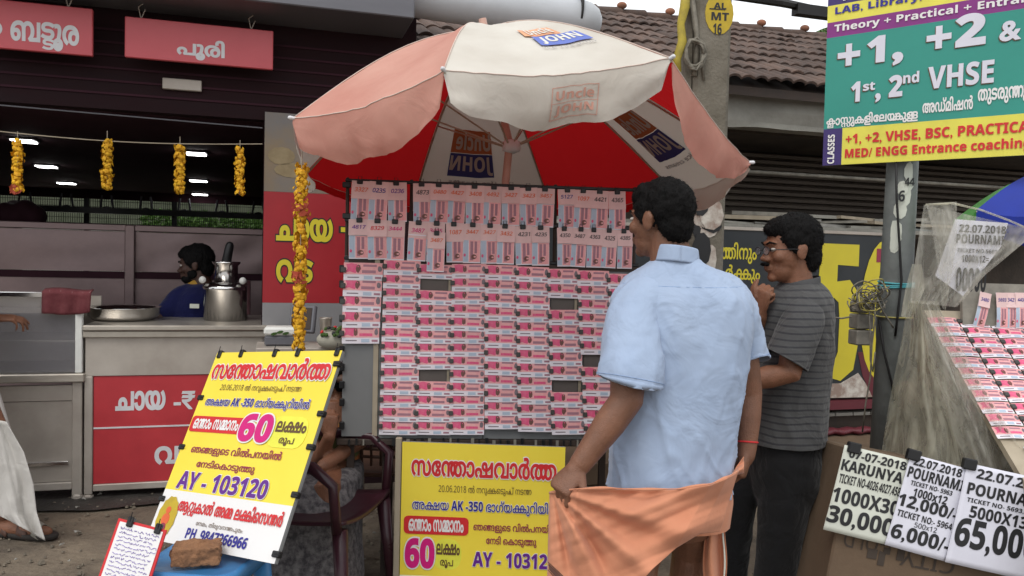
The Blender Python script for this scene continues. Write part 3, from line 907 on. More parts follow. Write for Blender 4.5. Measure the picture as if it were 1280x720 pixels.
# ---------------- steel partition behind the worker
pt = thing('steel_partition', 'brownish brushed steel partition panels behind the shop worker', 'partition', S(-2.6, 1.7, 0))
yp = 1.7
za = hz(S, 160, 281, yp); zb2 = hz(S, 160, 343, yp); zc = hz(S, 160, 400, yp) - .5
xpost = hx(S, 163, 340, yp); xe = XR - .02
m_ = MB(); m_.box(S, XL + .1, xe, yp - .03, yp + .03, za - .05, za, .006); put('top_rail', m_, M['steel_brown'], pt)
m_ = MB(); m_.box(S, XL + .1, xe, yp - .02, yp + .02, zb2 - .03, zb2 + .02); put('middle_rail', m_, M['dark_maroon'], pt)
m_ = MB(); m_.box(S, xpost - .035, xpost + .035, yp - .045, yp + .035, zc, za - .003, .006); put('post', m_, M['steel_brown'], pt)
for a, b in ((XL + .1, xpost - .036), (xpost + .036, xe)):
    for c, d in ((zb2 + .022, za - .052), (zc, zb2 - .032)):
        m_ = MB(); m_.smooth = True
        m_.grid(lambda u, v: S(a + (b - a) * u, yp + .012 * noise.noise(V((u * 5 + a, v * 2 + c, 0))), c + (d - c) * v), 24, 6); put('panel', m_, M['steel_brown'], pt)
m_ = MB(); m_.box(S, XL + .1, xe, yp - .02, yp + .02, .061, zc - .003); put('plinth', m_, M['dark_maroon'], pt)

# stack of dark stuff far left behind partition
m_ = MB(); m_.smooth = True
for k in range(7):
    m_.ball(S(hx(S, 8 + k * 6, 285, 2.6), 2.6 + .1 * (k % 2), za + .08 + .03 * math.sin(k * 2)), .09, .1, .1)
tag(put('cloth_bundle', setm(voxel(m_, .02, 4), M['dark_maroon']), None), 'dark bundle piled above the steel partition at the far left', 'bundle')
bundle = D.objects['cloth_bundle']

# ---------------- counter
ct = thing('serving_counter', 'stainless steel serving counter with a red lettered front panel', 'counter', S(hx(S, 210, 600), .3, 0))
cx0 = hx(S, 105, 440); cx1 = hx(S, 345, 440); zt0 = hz(S, 210, 406); zt1 = hz(S, 210, 413); zt2 = hz(S, 210, 468); zt3 = hz(S, 210, 600)
m_ = MB(); m_.box(S, cx0, cx1, -.05, .75, zt0 - .03, zt0, .006); put('counter_top', m_, M['steel'], ct)
m_ = MB(); m_.box(S, cx0 + .01, cx1 - .01, -.012, .02, zt2, zt0 - .032); put('apron_panel', m_, M['steel_dull'], ct)
m_ = MB(); m_.box(S, cx0, cx1, -.035, -.013, zt0 - .07, zt0 - .033, .004); put('rail', m_, M['steel'], ct)
xa = hx(S, 117, 540)
m_ = MB(); m_.box(S, xa, cx1 - .04, -.006, .01, zt3, zt2 - .004); put('red_panel', m_, M['sign_red'], ct)
m_ = MB(); m_.box(S, xa, cx1 - .04, -.009, -.0065, hz(S, 180, 534), hz(S, 180, 532)); put('panel_line', m_, M['white_print'], ct)
m_ = MB(); m_.box(S, xa, cx1 - .04, -.02, .02, zt3 - .04, zt3 - .002, .004); put('rail', m_, M['steel_dull'], ct)
for x in (xa - .045, cx1 - .04):
    for y in (0, .68):
        m_ = MB(); m_.box(S, x, x + .042, y - .02, y + .02, .03, zt2 - .002, .004); m_.lathe(S(x + .02, y, 0.012), [(.028, 0), (.028, .01), (.014, .02), (.014, .03)], 10); put('leg', m_, M['steel_dull'], ct)
m_ = MB(); m_.box(S, xa, cx1 - .05, .3, .34, .12, zt3); put('back_panel', m_, M['dark_maroon'], ct)
tpx(S, ct, 'ചായ', 144, 489, 514, 207, 'white_print', -.006, bold=.04)
tpx(S, ct, '-₹', 217, 489, 512, 244, 'white_print', -.006, bold=.02)
tpx(S, ct, 'വട', 193, 558, 581, 243, 'white_print', -.006, bold=.04)

# ---------------- display case
dc = thing('display_case', 'steel and glass display case with a white corner post, left of the counter', 'display case', S(hx(S, 30, 600), .3, 0))
dx0 = hx(S, -140, 420); dx1 = hx(S, 104, 470); zg1 = hz(S, 50, 367); zg0_ = hz(S, 50, 466)
m_ = MB(); m_.box(S, dx0, hx(S, 62, 370), -.03, .0, zg1 - .02, zg1 + .01, .004); put('top_rail', m_, M['steel_bright'], dc)
m_ = MB(); m_.box(S, dx0, dx1 - .04, -.012, -.006, zg0_ + .002, zg1 - .021); put('glass_pane', m_, M['case_glass'], dc)
for k, z in enumerate((.38, .72)):
    m_ = MB(); m_.box(S, dx0, dx1 - .05, .02, .5, zg0_ + (zg1 - zg0_) * z, zg0_ + (zg1 - zg0_) * z + .012); put('shelf', m_, M['steel'], dc)
m_ = MB(); m_.box(S, dx0, dx1 - .01, .53, .55, zg0_, zg1 - .04); put('back_panel', m_, M['steel_dull'], dc)
m_ = MB(); m_.box(S, dx1 - .036, dx1, -.03, .01, zg0_, hz(S, 103, 388), .004); put('corner_post', m_, M['white_paint'], dc)
m_ = MB(); m_.box(S, dx0, dx1 + .015, -.05, .6, zg0_ - .05, zg0_ - .002, .006); put('base_rail', m_, M['steel'], dc)
zk = hz(S, 50, 482); zl = hz(S, 50, 603); xl2 = hx(S, 91, 540)
zk1 = hz(S, 50, 502)
m_ = MB(); m_.box(S, dx0, xl2 - .002, -.005, .02, zk1 + .004, zk + .0); put('upper_panel', m_, M['steel_dull'], dc)
m_ = MB(); m_.box(S, dx0, xl2 - .002, .001, .02, zl, zk1); put('door', m_, M['steel_dull'], dc)
m_ = MB(); m_.box(S, dx0, xl2 - .02, -.012, .0, hz(S, 60, 582), hz(S, 60, 577), .002); put('glint_strip', m_, M['steel_bright'], dc)  # reflection of a light strip on the door, built as bright steel
m_ = MB(); m_.box(S, dx0, xl2, -.02, .02, zl - .045, zl - .003, .004); put('rail', m_, M['steel_dull'], dc)
for y in (0, .5):
    m_ = MB(); m_.box(S, xl2, xl2 + .05, y - .02, y + .025, .03, zg0_ - .052, .004); m_.lathe(S(xl2 + .025, y, .012), [(.03, 0), (.03, .015), (.016, .03)], 10); put('leg', m_, M['steel_dull'], dc)
m_ = MB(); m_.box(S, dx0, xl2 - .003, .3, .33, .1, zl); put('inner_panel', m_, M['dark_maroon'], dc)
# checked towel over the rail
m_ = MB(); m_.smooth = True
tx0, tx1 = hx(S, 56, 375), hx(S, 117, 375); tz1 = hz(S, 85, 362) ; tz0 = hz(S, 85, 394)
m_.grid(lambda u, v: S(tx0 + (tx1 - tx0) * u * (1 - .04 * v), -.045 - .012 * math.sin(u * 17) * v - .01 * math.sin(u * 7) + (0.06 if v < .02 else 0), tz1 + (tz0 - tz1) * v * (1 - .25 * abs(u - .35)) + .006 * math.sin(u * 6)), 26, 10)
me = m_.mesh('towel', M['towel_red'])
tw = put('towel', me, None, None, norm=False); tag(tw, 'red checked cotton towel hung over the display case rail', 'towel')
sm = tw.modifiers.new('s', 'SOLIDIFY'); sm.thickness = .006
for k in range(8):   # woven check lines
    m_ = MB()
    f = lambda u, v: S(tx0 + (tx1 - tx0) * u * (1 - .04 * v), -.05 - .012 * math.sin(u * 17) * v - .01 * math.sin(u * 7), tz1 + (tz0 - tz1) * v * (1 - .25 * abs(u - .35)) + .006 * math.sin(u * 6))
    if k < 4: m_.grid(lambda u, v: f(.04 + .92 * u, .15 + .22 * k + v * .025), 24, 1)
    else: m_.grid(lambda u, v: f(.15 + .22 * (k - 4) + v * .012, .04 + .93 * u), 8, 1)
    put('check_line', m_, mat('towel_line', (.30, .16, .16), .9) if k == 0 else D.materials['towel_line'], tw, norm=False)

# ---------------- things on the counter
bc = S(hx(S, 282, 400, .35), .35, zt0)
bo = thing('tea_boiler', 'large shiny steel tea boiler with a black handled strainer on the counter', 'tea boiler', bc)
k_ = bc.y / 995
m_ = MB(); m_.smooth = True; m_.lathe(bc, [(.01, .002), (26 * k_, .002), (26 * k_, 37 * k_), (27.5 * k_, 38 * k_), (27.5 * k_, 42 * k_), (26 * k_, 43 * k_), (25 * k_, 45 * k_), (16 * k_, 47 * k_), (.01, 48 * k_)], 28); put('tank', m_, M['steel_bright'], bo)
m_ = MB(); m_.smooth = True; m_.lathe(bc + V((0, 0, 46 * k_)), [(.01, 0), (14 * k_, 0), (14 * k_, 22 * k_), (17 * k_, 25 * k_), (17 * k_, 27 * k_), (.01, 27 * k_)], 24); put('milk_pot', m_, M['steel_bright'], bo)
m_ = MB(); m_.smooth = True; m_.tube([bc + V((0, 0, 72 * k_)), bc + V((.02, 0, 93 * k_))], [.03, .026], 12, True); put('handle', m_, M['black_plastic'], bo)
for sx in (-1, 1):
    m_ = MB(); m_.smooth = True; m_.ball(bc + V((sx * 25 * k_, -.06, 50 * k_)), .022); put('knob', m_, M['white_paint'], bo)
m_ = MB(); m_.tube([bc + V((30 * k_, -.02, 8 * k_)), bc + V((30 * k_, -.02, 50 * k_))], .012, 8); m_.tube([bc + V((22 * k_, -.02, 44 * k_)), bc + V((30 * k_, -.02, 46 * k_))], .01, 8); put('side_pipe', m_, M['maroon_cloth'], bo)
pc = S(hx(S, 155, 400, .35), .35, zt0)
m_ = MB(); m_.smooth = True; m_.lathe(pc, [(.01, .002), (.17, .002), (.20, .03), (.205, .075), (.215, .08), (.195, .075), (.17, .05), (.01, .045)], 32); tag(put('frying_pan', m_, M['steel_bright']), 'wide shallow steel pan on the counter left of the worker', 'pan')

# ---------------- garland string and small garlands
def garland(name, label, top, length, rad, group=None, blobs=(), seed=0):
    rnd = random.Random(seed)
    t = thing(name, label, 'garland', top, group=group)
    m_ = MB()
    n = int(length / .011)
    for k in range(n):
        z = -length * (k + .5) / n; rr = rad * (.95 + .35 * noise.noise(V((z * 14, seed, 0))) + .12 * math.sin(z * 60))
        for j in range(7):
            a = rnd.random() * 6.283; r = rr * rnd.uniform(.35, 1)
            c = V(top) + V((r * math.cos(a), r * math.sin(a), z + rnd.uniform(-.008, .008)))
            s_ = rad * rnd.uniform(.32, .52); fr = frame_from((math.cos(a), math.sin(a), rnd.uniform(-.6, .6)))
            vs = [c + fr.Y * s_ * .5] + [c + (fr.X * math.cos(q * 1.2566) + fr.Z * math.sin(q * 1.2566)) * s_ * rnd.uniform(.8, 1.2) for q in range(5)]
            m_.add(vs, [(0, 1 + q, 1 + (q + 1) % 5) for q in range(5)])
    o = put('flowers', m_, M['garland'], t, norm=False); o['kind'] = 'stuff'
    m_ = MB(); m_.tube([V(top) + V((0, 0, .05)), V(top) - V((0, 0, length))], .002, 5); put('thread', m_, M['pale_wood'], t)
    for z in blobs:
        m_ = MB()
        for j in range(14):
            a = rnd.uniform(-2.8, -.3); c = V(top) + V((rad * math.cos(a) * .9, rad * math.sin(a) * 1.05, -z + rnd.uniform(-.02, .02)))
            b = V((rnd.uniform(-1, 1), -.3, rnd.uniform(-1, 1))).normalized() * .022
            m_.add([c - b, c + b.cross(V((0, 1, 0))) * .4, c + b, c - b.cross(V((0, 1, 0))) * .4], [(0, 1, 2, 3)])
        put('red_flower', m_, M['garland_leaf'], t, norm=False)
    return t
a, b = S(hx(S, -40, 163, -.12), -.12, hz(S, -40, 160, -.12)), S(hx(S, 328, 178, -.12), -.12, hz(S, 328, 180, -.12))
m_ = MB(); n = 24
m_.tube([a.lerp(b, k / n) - V((0, 0, .03 * math.sin(math.pi * k / n))) for k in range(n + 1)], .003, 5)
tag(put('string', m_, M['pale_wood']), 'thin string stretched across the tea shop front carrying the garlands', 'string')
m_ = MB(); m_.tube([S(hx(S, -40, 130, -.1), -.1, hz(S, -40, 128, -.1)), S(hx(S, 328, 158, -.1), -.1, hz(S, 328, 160, -.1))], .004, 5)
tag(put('cable', m_, M['grey_metal']), 'thin dark cable above the garland string on the tea shop front', 'cable')
for i, (px, y0, y1, r, lb) in enumerate(((22, 176, 240, .03, 'yellow and orange garland hanging leftmost in the shop front, reddish at its lower end'), (134, 175, 235, .031, 'yellow garland hanging second from the left, its thread tied in a loop'),
                          (225, 182, 240, .033, 'fullest yellow marigold garland, third from the left, beside the ceiling lights'), (300, 186, 243, .030, 'yellow marigold garland hanging rightmost in the shop, nearest the red poster'))):
    x, z1_ = S.hit(px, y0, -.12); z0_ = hz(S, px, y1, -.12)
    garland('flower_garland', lb, S(x, -.12, z1_), z1_ - z0_, r, 'marigold garlands hung across the tea shop', blobs=((z1_ - z0_) * .97,) if i < 1 else (), seed=i)

# ---------------- tile-roofed building on the right
rb = thing('old_building', 'old tile roofed building with a dark rolling shutter behind the two men', 'building', S(2, 1, 0))
bx0 = XF + .03; bx1 = 5.6
zE = hz(S, 970, 104, -.2); zR = hz(S, 880, 30, 2.3)
rows, tw_ = 8, .205
# tile mesh
tm = MB(); L_ = math.hypot(2.5, zR - zE) / rows * 1.16
nn = 12
prof = lambda u: .022 * (abs(math.sin(u * 2 * math.pi)) ** .8) + (.01 if u > .93 else 0)
top = [V((u * tw_ / nn, 0, prof(u / nn) + .016)) for u in range(nn + 1)]
bot = [V((q.x, 0, q.z - .016)) for q in top]
tm.add([q for q in top] + [q + V((0, L_, -.02)) for q in top] + bot, [(i, i + 1, i + nn + 2, i + nn + 1) for i in range(nn)] + [(i + 1, i, i + 2 * nn + 2, i + 2 * nn + 3) for i in range(nn)])
tile_me = tm.mesh('tile', M['roof_tile'])
sl = (S.Y * 2.5 + V((0, 0, zR - zE))).normalized()
ncol = int((bx1 - bx0) / tw_)
first = None
for r in range(rows):
    for c in range(ncol):
        o = D.objects.new('tile', tile_me); COL.objects.link(o); o.parent = rb
        p = S(bx0 + c * tw_ + random.uniform(-.006, .006), -.2, zE) + sl * (r * math.hypot(2.5, zR - zE) / rows + random.uniform(-.012, .012)) + V((0, 0, random.uniform(-.006, .008)))
        Mt = Matrix.Translation(p) @ Matrix((S.X, sl, S.X.cross(sl))).transposed().to_4x4()
        o.matrix_basis = Matrix.Translation(rb.location).inverted() @ Mt @ Matrix.Rotation(random.uniform(-.02, .02), 4, 'Z')
m_ = MB(); m_.hexa([S(bx0, -.15, zE - .03), S(bx1, -.15, zE - .03), S(bx1, 2.3, zR - .04), S(bx0, 2.3, zR - .04)], (0, 0, -.06)); put('roof_deck', m_, M['dark_wood'], rb)
nr = int((bx1 - bx0) / .26)
for c in range(nr):
    m_ = MB(); m_.smooth = True; x = bx0 + c * .26
    m_.tube([S(x, 2.3, zR - .015), S(x + .25, 2.3, zR - .005), S(x + .27, 2.3, zR - .005)], [.075, .085, .07], 10, sc=(.8, 1)); put('ridge_tile', m_, M['roof_tile'], rb)
    if c % 2 == 0:
        m_ = MB(); m_.smooth = True; m_.ball(S(x + .26, 2.25, zR + .065), .05, .035, .035); put('ridge_knob', m_, M['ridge_tile'], rb)
zB1 = zE - .05; zB0 = hz(S, 980, 162, -.05)
m_ = MB(); m_.smooth = False
m_.grid(lambda u, v: S(bx0 + (bx1 - bx0) * u, -.05 + .02 * noise.noise(V((u * 12, v * 3, 0))), zB0 + (zB1 - zB0) * v + (.03 * noise.noise(V((u * 16, 3, 0))) if v < .1 else 0)), 60, 6)
put('concrete_beam', m_, M['old_concrete'], rb)
m_ = MB(); m_.box(S, bx0, bx1, .0, .2, zB0 + .02, zB1); put('beam_core', m_, M['old_concrete'], rb)
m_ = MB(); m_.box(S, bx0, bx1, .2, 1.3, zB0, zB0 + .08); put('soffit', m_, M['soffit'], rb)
ys = 1.0
zs1 = zB0 - .003; zs0 = hz(S, 1000, 262, ys)
ns = 9
for k in range(ns):
    a_, b_ = zs0 + (zs1 - zs0) * k / ns, zs0 + (zs1 - zs0) * (k + 1) / ns
    m_ = MB(); m_.smooth = False
    m_.add([S(x, y, z) for x in (bx0, bx1) for y, z in ((ys + .02, a_), (ys - .015, a_ + (b_ - a_) * .12), (ys - .02, a_ + (b_ - a_) * .6), (ys + .018, b_ - .004))], [(0, 4, 5, 1), (1, 5, 6, 2), (2, 6, 7, 3)])
    put('shutter_slat', m_, M['shutter_brown'], rb, norm=False)
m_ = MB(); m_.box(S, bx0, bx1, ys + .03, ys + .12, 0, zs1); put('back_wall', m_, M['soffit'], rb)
m_ = MB(); m_.smooth = True; xa_, za_ = S.hit(930, 214, .3); xb_, zb3 = S.hit(1108, 227, .3); m_.tube([S(xa_ - .5, .3, za_), S(xb_ + 2, .3, za_)], .014, 8); put('conduit_pipe', m_, M['meter_grey'], rb)
# ledge with clutter
zL = hz(S, 1000, 283, .25)
m_ = MB(); m_.box(S, bx0, bx1, .2, .95, zL - .03, zL); put('ledge', m_, M['old_concrete'], rb)
for k in range(16):
    m_ = MB(); x = hx(S, 905, 270, .3) + k * .14 + random.random() * .05; z = zL + .004 + (k % 3) * .033
    fr = Fr(S(x, .35, z), S.X + V((0, random.uniform(-.3, .3), random.uniform(-.05, .05))))
    m_.box(fr, -.2, .25, -.1, .25, 0, random.uniform(.012, .03)); 
    tag(put('folded_sack', m_, M[random.choice(['paper_grey', 'old_concrete', 'meter_grey', 'pale_wood']) if k != 12 else 'pole_metal']), f'flat dusty board or sack on the ledge above the black banner, {ORD[k] if k < 15 else "last"} from left', 'sack', 'flat sacks and boards piled on the ledge')
# billboard
bb = thing('billboard', 'black banner with huge yellow numerals behind the man in the striped shirt', 'banner', S(2.2, .1, hz(S, 1000, 500, .12)))
yb2 = .12
zb1_, zb0_ = hz(S, 1000, 291, yb2), hz(S, 1050, 497, yb2)
m_ = MB(); m_.box(S, bx0 + .4, hx(S, 1120, 400, yb2), yb2, yb2 + .03, zb0_, zb1_); put('panel', m_, M['board_black'], bb)
m_ = MB(); m_.box(S, bx0 + .38, hx(S, 1122, 400, yb2), yb2 - .01, yb2 + .04, zb1_ + .001, zb1_ + .025, .003); put('top_frame', m_, M['steel_dull'], bb)
tpx(S, bb, '[തത]ിനും', 898, 302, 329, 946, 'board_yellow', yb2, bold=.02)
tpx(S, bb, 'കർ[കക]ും', 891, 330, 354, 950, 'board_yellow', yb2, bold=.02)
def px_poly(fr, pts, yo): return [fr.hit(px, py, yo) for px, py in pts]
m_ = MB()
five = [(1027, 304), (1074, 306), (1073, 333), (1047, 331), (1046, 352), (1062, 350), (1070, 362), (1073, 385), (1072, 430), (1066, 462), (1050, 476), (1030, 470), (1018, 455), (1018, 430), (1040, 430), (1044, 448), (1047, 440), (1049, 400), (1048, 378), (1042, 372), (1036, 384), (1020, 384)]
m_.prism(S, px_poly(S, five, yb2), yb2 - .004, yb2 - .0005); put('numeral', m_, M['board_yellow'], bb)
m_ = MB()
cxn, czn = S.hit(1103, 388, yb2); rxn = hx(S, 1103, 388, yb2) - hx(S, 1075, 388, yb2); rzn = czn - hz(S, 1103, 475, yb2)
o1 = [(cxn + rxn * math.cos(a * .2618), czn + rzn * math.sin(a * .2618)) for a in range(24)]; i1 = [(cxn + rxn * .32 * math.cos(a * .2618), czn + rzn * .68 * math.sin(a * .2618)) for a in range(24)]
m_.add([S(x, yb2 - .004, z) for x, z in o1 + i1], [(i, (i + 1) % 24, (i + 1) % 24 + 24, i + 24) for i in range(24)]); put('numeral', m_, M['board_yellow'], bb, norm=False)
m_ = MB(); pbox(m_, S, 1096, 311, 1112, 328, yb2 - .006, yb2 - .0045); put('red_patch', m_, M['ink_maroon'], bb)
m_ = MB(); m_.prism(S, px_poly(S, [(1072, 440), (1112, 440), (1112, 492), (1090, 495), (1078, 470)], yb2), yb2 - .003, yb2 - .0004); put('maroon_area', m_, M['board_maroon'], bb)
m_ = MB(); m_.prism(S, px_poly(S, [(1016, 480), (1050, 479), (1072, 466), (1082, 480), (1090, 496), (1012, 498)], yb2), yb2 - .0062, yb2 - .0042); put('picture_area', m_, M['poster_scrap'], bb)
# wall panels below the billboard
m_ = MB(); m_.box(S, bx0 + .4, bx1, .1, .24, hz(S, 1050, 512, .1), zb0_ - .02); put('sill', m_, M['board_maroon'], rb)
zw1, zw0 = hz(S, 1050, 516, .14), .28
for k in range(22):
    m_ = MB(); x = bx0 + .5 + k * .165; m_.box(S, x, x + .157, .14, .2, zw0, zw1, .004); put('wall_panel', m_, M['old_concrete'], rb)
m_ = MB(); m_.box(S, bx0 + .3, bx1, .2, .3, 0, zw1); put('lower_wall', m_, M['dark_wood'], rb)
m_ = MB(); m_.box(S, bx0 + .3, bx1, -.35, .195, .0, .16, .015); put('doorstep', m_, M['cardboard'], rb)
m_ = MB()
for k in range(14):
    x = hx(S, 1010, 560) + k * .05; m_.ball(S(x, .02 + .02 * (k % 3), .19), .05, .05, .028)
o = tag(put('cloth_heap', setm(voxel(m_, .015, 3), M['board_maroon'])), 'dark reddish rag heap on the doorstep below the wall panels', 'rag')

# white duct pipe over the umbrella
t = thing('duct_pipe', 'thick pale grey pipe lying along the roof above the umbrella', 'pipe', P(600, 0, 4.85))
fr = Fr((0, 0, 0), S.X)
pa = P(505, -8, 4.75); pb = P(735, 28, 4.95)
m_ = MB(); m_.smooth = True; dv = (pb - pa).normalized(); m_.tube([pa - dv * .3, pa, pa.lerp(pb, .5), pb - dv * .04, pb, pb + dv * .05, pb + dv * .075], [.125, .125, .125, .125, .118, .09, .05], 28); put('pipe', m_, M['pipe_white'], t)
q = P(722, 18, 4.93)
m_ = MB(); m_.smooth = True; m_.tube([q - dv * .006, q + dv * .006], [.129, .129], 28); put('strap', m_, M['black_wire'], t)

# palm behind the roof + overhead wires
pl = thing('palm_tree', 'green palm fronds showing behind the roof beside the green sign', 'palm tree', P(1075, 300, 14) * V((1, 1, 0)) if False else V((P(1075, 60, 14).x, 14, 0)))
tp = P(1075, 40, 14)
m_ = MB(); m_.smooth = True; m_.tube([V((tp.x, 14, 0)), V((tp.x + .2, 14, tp.z * .6)), tp], [.2, .15, .12], 10); put('trunk', m_, M['dark_wood'], pl)
for k in range(11):
    a_ = k * .571 + .3; m_ = MB(); d_ = V((math.cos(a_), .6 * math.sin(a_), 0))
    pts = [tp + d_ * (1.5 * s_) + V((0, 0, .7 * s_ - 1.5 * s_ * s_)) for s_ in [i / 14 for i in range(15)]]
    m_.tube(pts, [.03 - .002 * i for i in range(15)], 5)
    for i in range(1, 15):
        for sg in (-1, 1):
            sd_ = d_.cross(V((0, 0, 1))) * sg; ln = .5 * math.sin(math.pi * (i / 15) ** .7) + .05
            e = pts[i] + sd_ * ln + d_ * .18 - V((0, 0, ln * .5)); m_.add([pts[i], pts[i] + d_ * .05, e], [(0, 1, 2)])
            q = pts[i].lerp(pts[i - 1], .5); e = q + sd_ * ln + d_ * .18 - V((0, 0, ln * .55)); m_.add([q, q + d_ * .05, e], [(0, 1, 2)])
    put('frond', m_, M['foliage'], pl, norm=False)
m_ = MB(); m_.tube([P(905, -6, 4.4), P(975, 3, 4.6), P(1040, 16, 4.9), P(1120, 22, 5.2)], [.02, .026, .022, .02], 8)
m_.box(Fr(P(1010, 14, 4.7), S.X), -.09, .16, -.03, .03, -.03, .03)
tag(put('overhead_cable', m_, M['black_wire']), 'thick black overhead cable with a joint box running from the concrete pole', 'cable')

# ---------------- concrete pole with the yellow tag
Yp = 4.3
pp_ = thing('concrete_pole', 'tall weathered concrete pole with a round yellow number mark and torn posters', 'utility pole', V((P(880, 400, Yp).x, Yp, 0)))
ptop = P(893, -140, Yp); pbot = P(870, 560, Yp); dirp = (ptop - pbot).normalized()
base = pbot - dirp * ((pbot.z) / dirp.z)
axx = V((1, .1, 0)).normalized()
fp = Fr(base, axx, dirp)
m_ = MB(); hw = .098; m_.box(fp, -hw, hw, -hw * .7, hw * .7, 0, 5.2, .02); put('shaft', m_, M['pole_concrete'], pp_)
m_ = MB(); zz0, zz1 = fp.hit(860, 100, -.02)[1], 5.2; m_.box(fp, -hw - .05, -hw + .002, -.04, .04, 2.0, 5.2, .01); put('side_rib', m_, M['pole_concrete'], pp_)
cxx, czz = fp.hit(899, 17, -hw * .7)
m_ = MB(); m_.prism(fp, [(cxx + .077 * math.cos(a * .3927), czz + .11 * math.sin(a * .3927)) for a in range(16)], -hw * .7 - .004, -hw * .7 - .0005); put('number_mark', m_, M['tag_yellow'], pp_)
for s_, xl, yt, yb_, xr in (('AL', 892, 3, 11, 908), ('MT', 889, 15, 25, 911), ('16', 891, 29, 43, 902)):
    tpx(fp, pp_, s_, xl, yt, yb_, xr, 'ink_black', -hw * .7 - .004, bold=.04)
m_ = MB(); m_.box(fp, cxx - .055, cxx + .03, -hw * .7 - .0065, -hw * .7 - .005, czz + .018, czz + .024); put('mark_line', m_, M['ink_black'], pp_)
rnd = random.Random(3)
for k in range(16):
    px, py = rnd.uniform(872, 890), rnd.uniform(236, 325)
    x, z = fp.hit(px, py, -hw * .7); w_, h_ = rnd.uniform(.03, .07), rnd.uniform(.03, .09)
    x = max(-hw + w_ + .01, min(hw - w_ - .01, x))
    y = -hw * .7 - .003 - k * .0006
    n = 9
    m_ = MB(); m_.prism(fp, [(x + w_ * (1 + .25 * rnd.random()) * math.cos(a * 6.283 / n) * .95, z + h_ * (1 + .3 * rnd.random()) * math.sin(a * 6.283 / n)) for a in range(n)], y, y + .0005)
    put('torn_poster', m_, M['poster_scrap'] if k % 5 else M['ink_black'], pp_)
m_ = MB(); m_.smooth = True; rr = random.Random(5)
pts = [P(858, -20, 4.2), P(856, 8, 4.2), P(851, 30, 4.2), P(853, 52, 4.2), P(846, 74, 4.2), P(849, 90, 4.2)]
m_.tube(pts, [.022, .026, .02, .024, .022, .012], 10); tag(put('yellow_hose', m_, M['hose_yellow']), 'yellow plastic wrapping hanging down the side of the concrete pole', 'hose')
m_ = MB(); m_.smooth = True
for k in range(9):
    c = P(868, 68, 4.2); m_.tube([c + V((.05 * math.cos(a * .7) * rr.uniform(.8, 1.2), -.02 + .02 * rr.random(), .075 * math.sin(a * .7) * rr.uniform(.8, 1.2))) for a in range(10)], .007, 5)
m_.tube([P(868, 95, 4.22), P(872, 50, 4.22), P(864, -10, 4.22)], .015, 6); m_.tube([P(874, 50, 4.22), P(880, 100, 4.22)], .008, 6)
tag(put('cable_coil', m_, M['wire_grey']), 'tangled coil of old cable tied to the concrete pole', 'cable')

# ================================================================ THE LOTTERY STALL
tips = [P(555, 88, 2.58), P(838, 73, 2.71), P(937, 203, 3.33), V((.82, 4.07, 1.80)), V((.21, 4.49, 1.72)), V((-.56, 4.35, 1.70)), V((-.98, 3.70, 1.80)), P(367, 148, 3.0)]
apex = P(606, 38, 3.50)
ctr = sum(tips, V()) / 8
nrm = (apex - ctr).normalized()
umb = thing('parasol', 'big faded pink and white parasol with red underside standing over the lottery stall', 'umbrella', V((-.1, 3.75, 0)))
def ribpt(k, t, bul=.075):
    return apex.lerp(tips[k % 8], t) + nrm * (bul * math.sin(math.pi * t ** .85))
def panelpt(k, u, v):
    a = ribpt(k, v); b = ribpt(k + 1, v)
    return a.lerp(b, u) - nrm * (.035 * v * math.sin(math.pi * u)) + nrm * (.007 * noise.noise(V((u * 4 + k * 7, v * 4, 0))) + .005 * noise.noise(V((u * 11 + k * 7, v * 5, 3))) * v + .0035 * noise.noise(V((u * 30 + k * 7, v * 2.2, 8))) * v)
drop = {0: .165, 1: .12, 2: .17, 3: .05, 4: .05, 5: .05, 6: .12, 7: .175}
def valpt(k, u, v):
    p = panelpt(k, u, 1.0)
    dr = drop[k] * (max(math.sin(math.pi * min(max(u, 0), 1)), 0) ** .25 * .86 + .14) * (1 + .05 * math.sin(u * 19 + k * 3) + .05 * noise.noise(V((u * 5, k * 3, 2))))
    if k == 1: dr = .16 * (math.sin(math.pi * u) ** .5) * (1.15 - .5 * u) + .02
    if k == 2: dr = .03 + .09 * math.sin(math.pi * u) ** .6
    outv = (panelpt(k, .5, 1) - ctr); outv.z = 0; outv.normalize()
    return p - V((0, 0, dr * v)) - outv * (.05 * v * v * math.sin(math.pi * u)) + outv * (.009 * v * math.sin(u * 11 + k * 2) + .022 * v * noise.noise(V((u * 6, v * 1.5, k))) + .008 * v * noise.noise(V((u * 17, v * 3, k))))
seam_m = mat('seam_pale', (.66, .52, .45), .8)
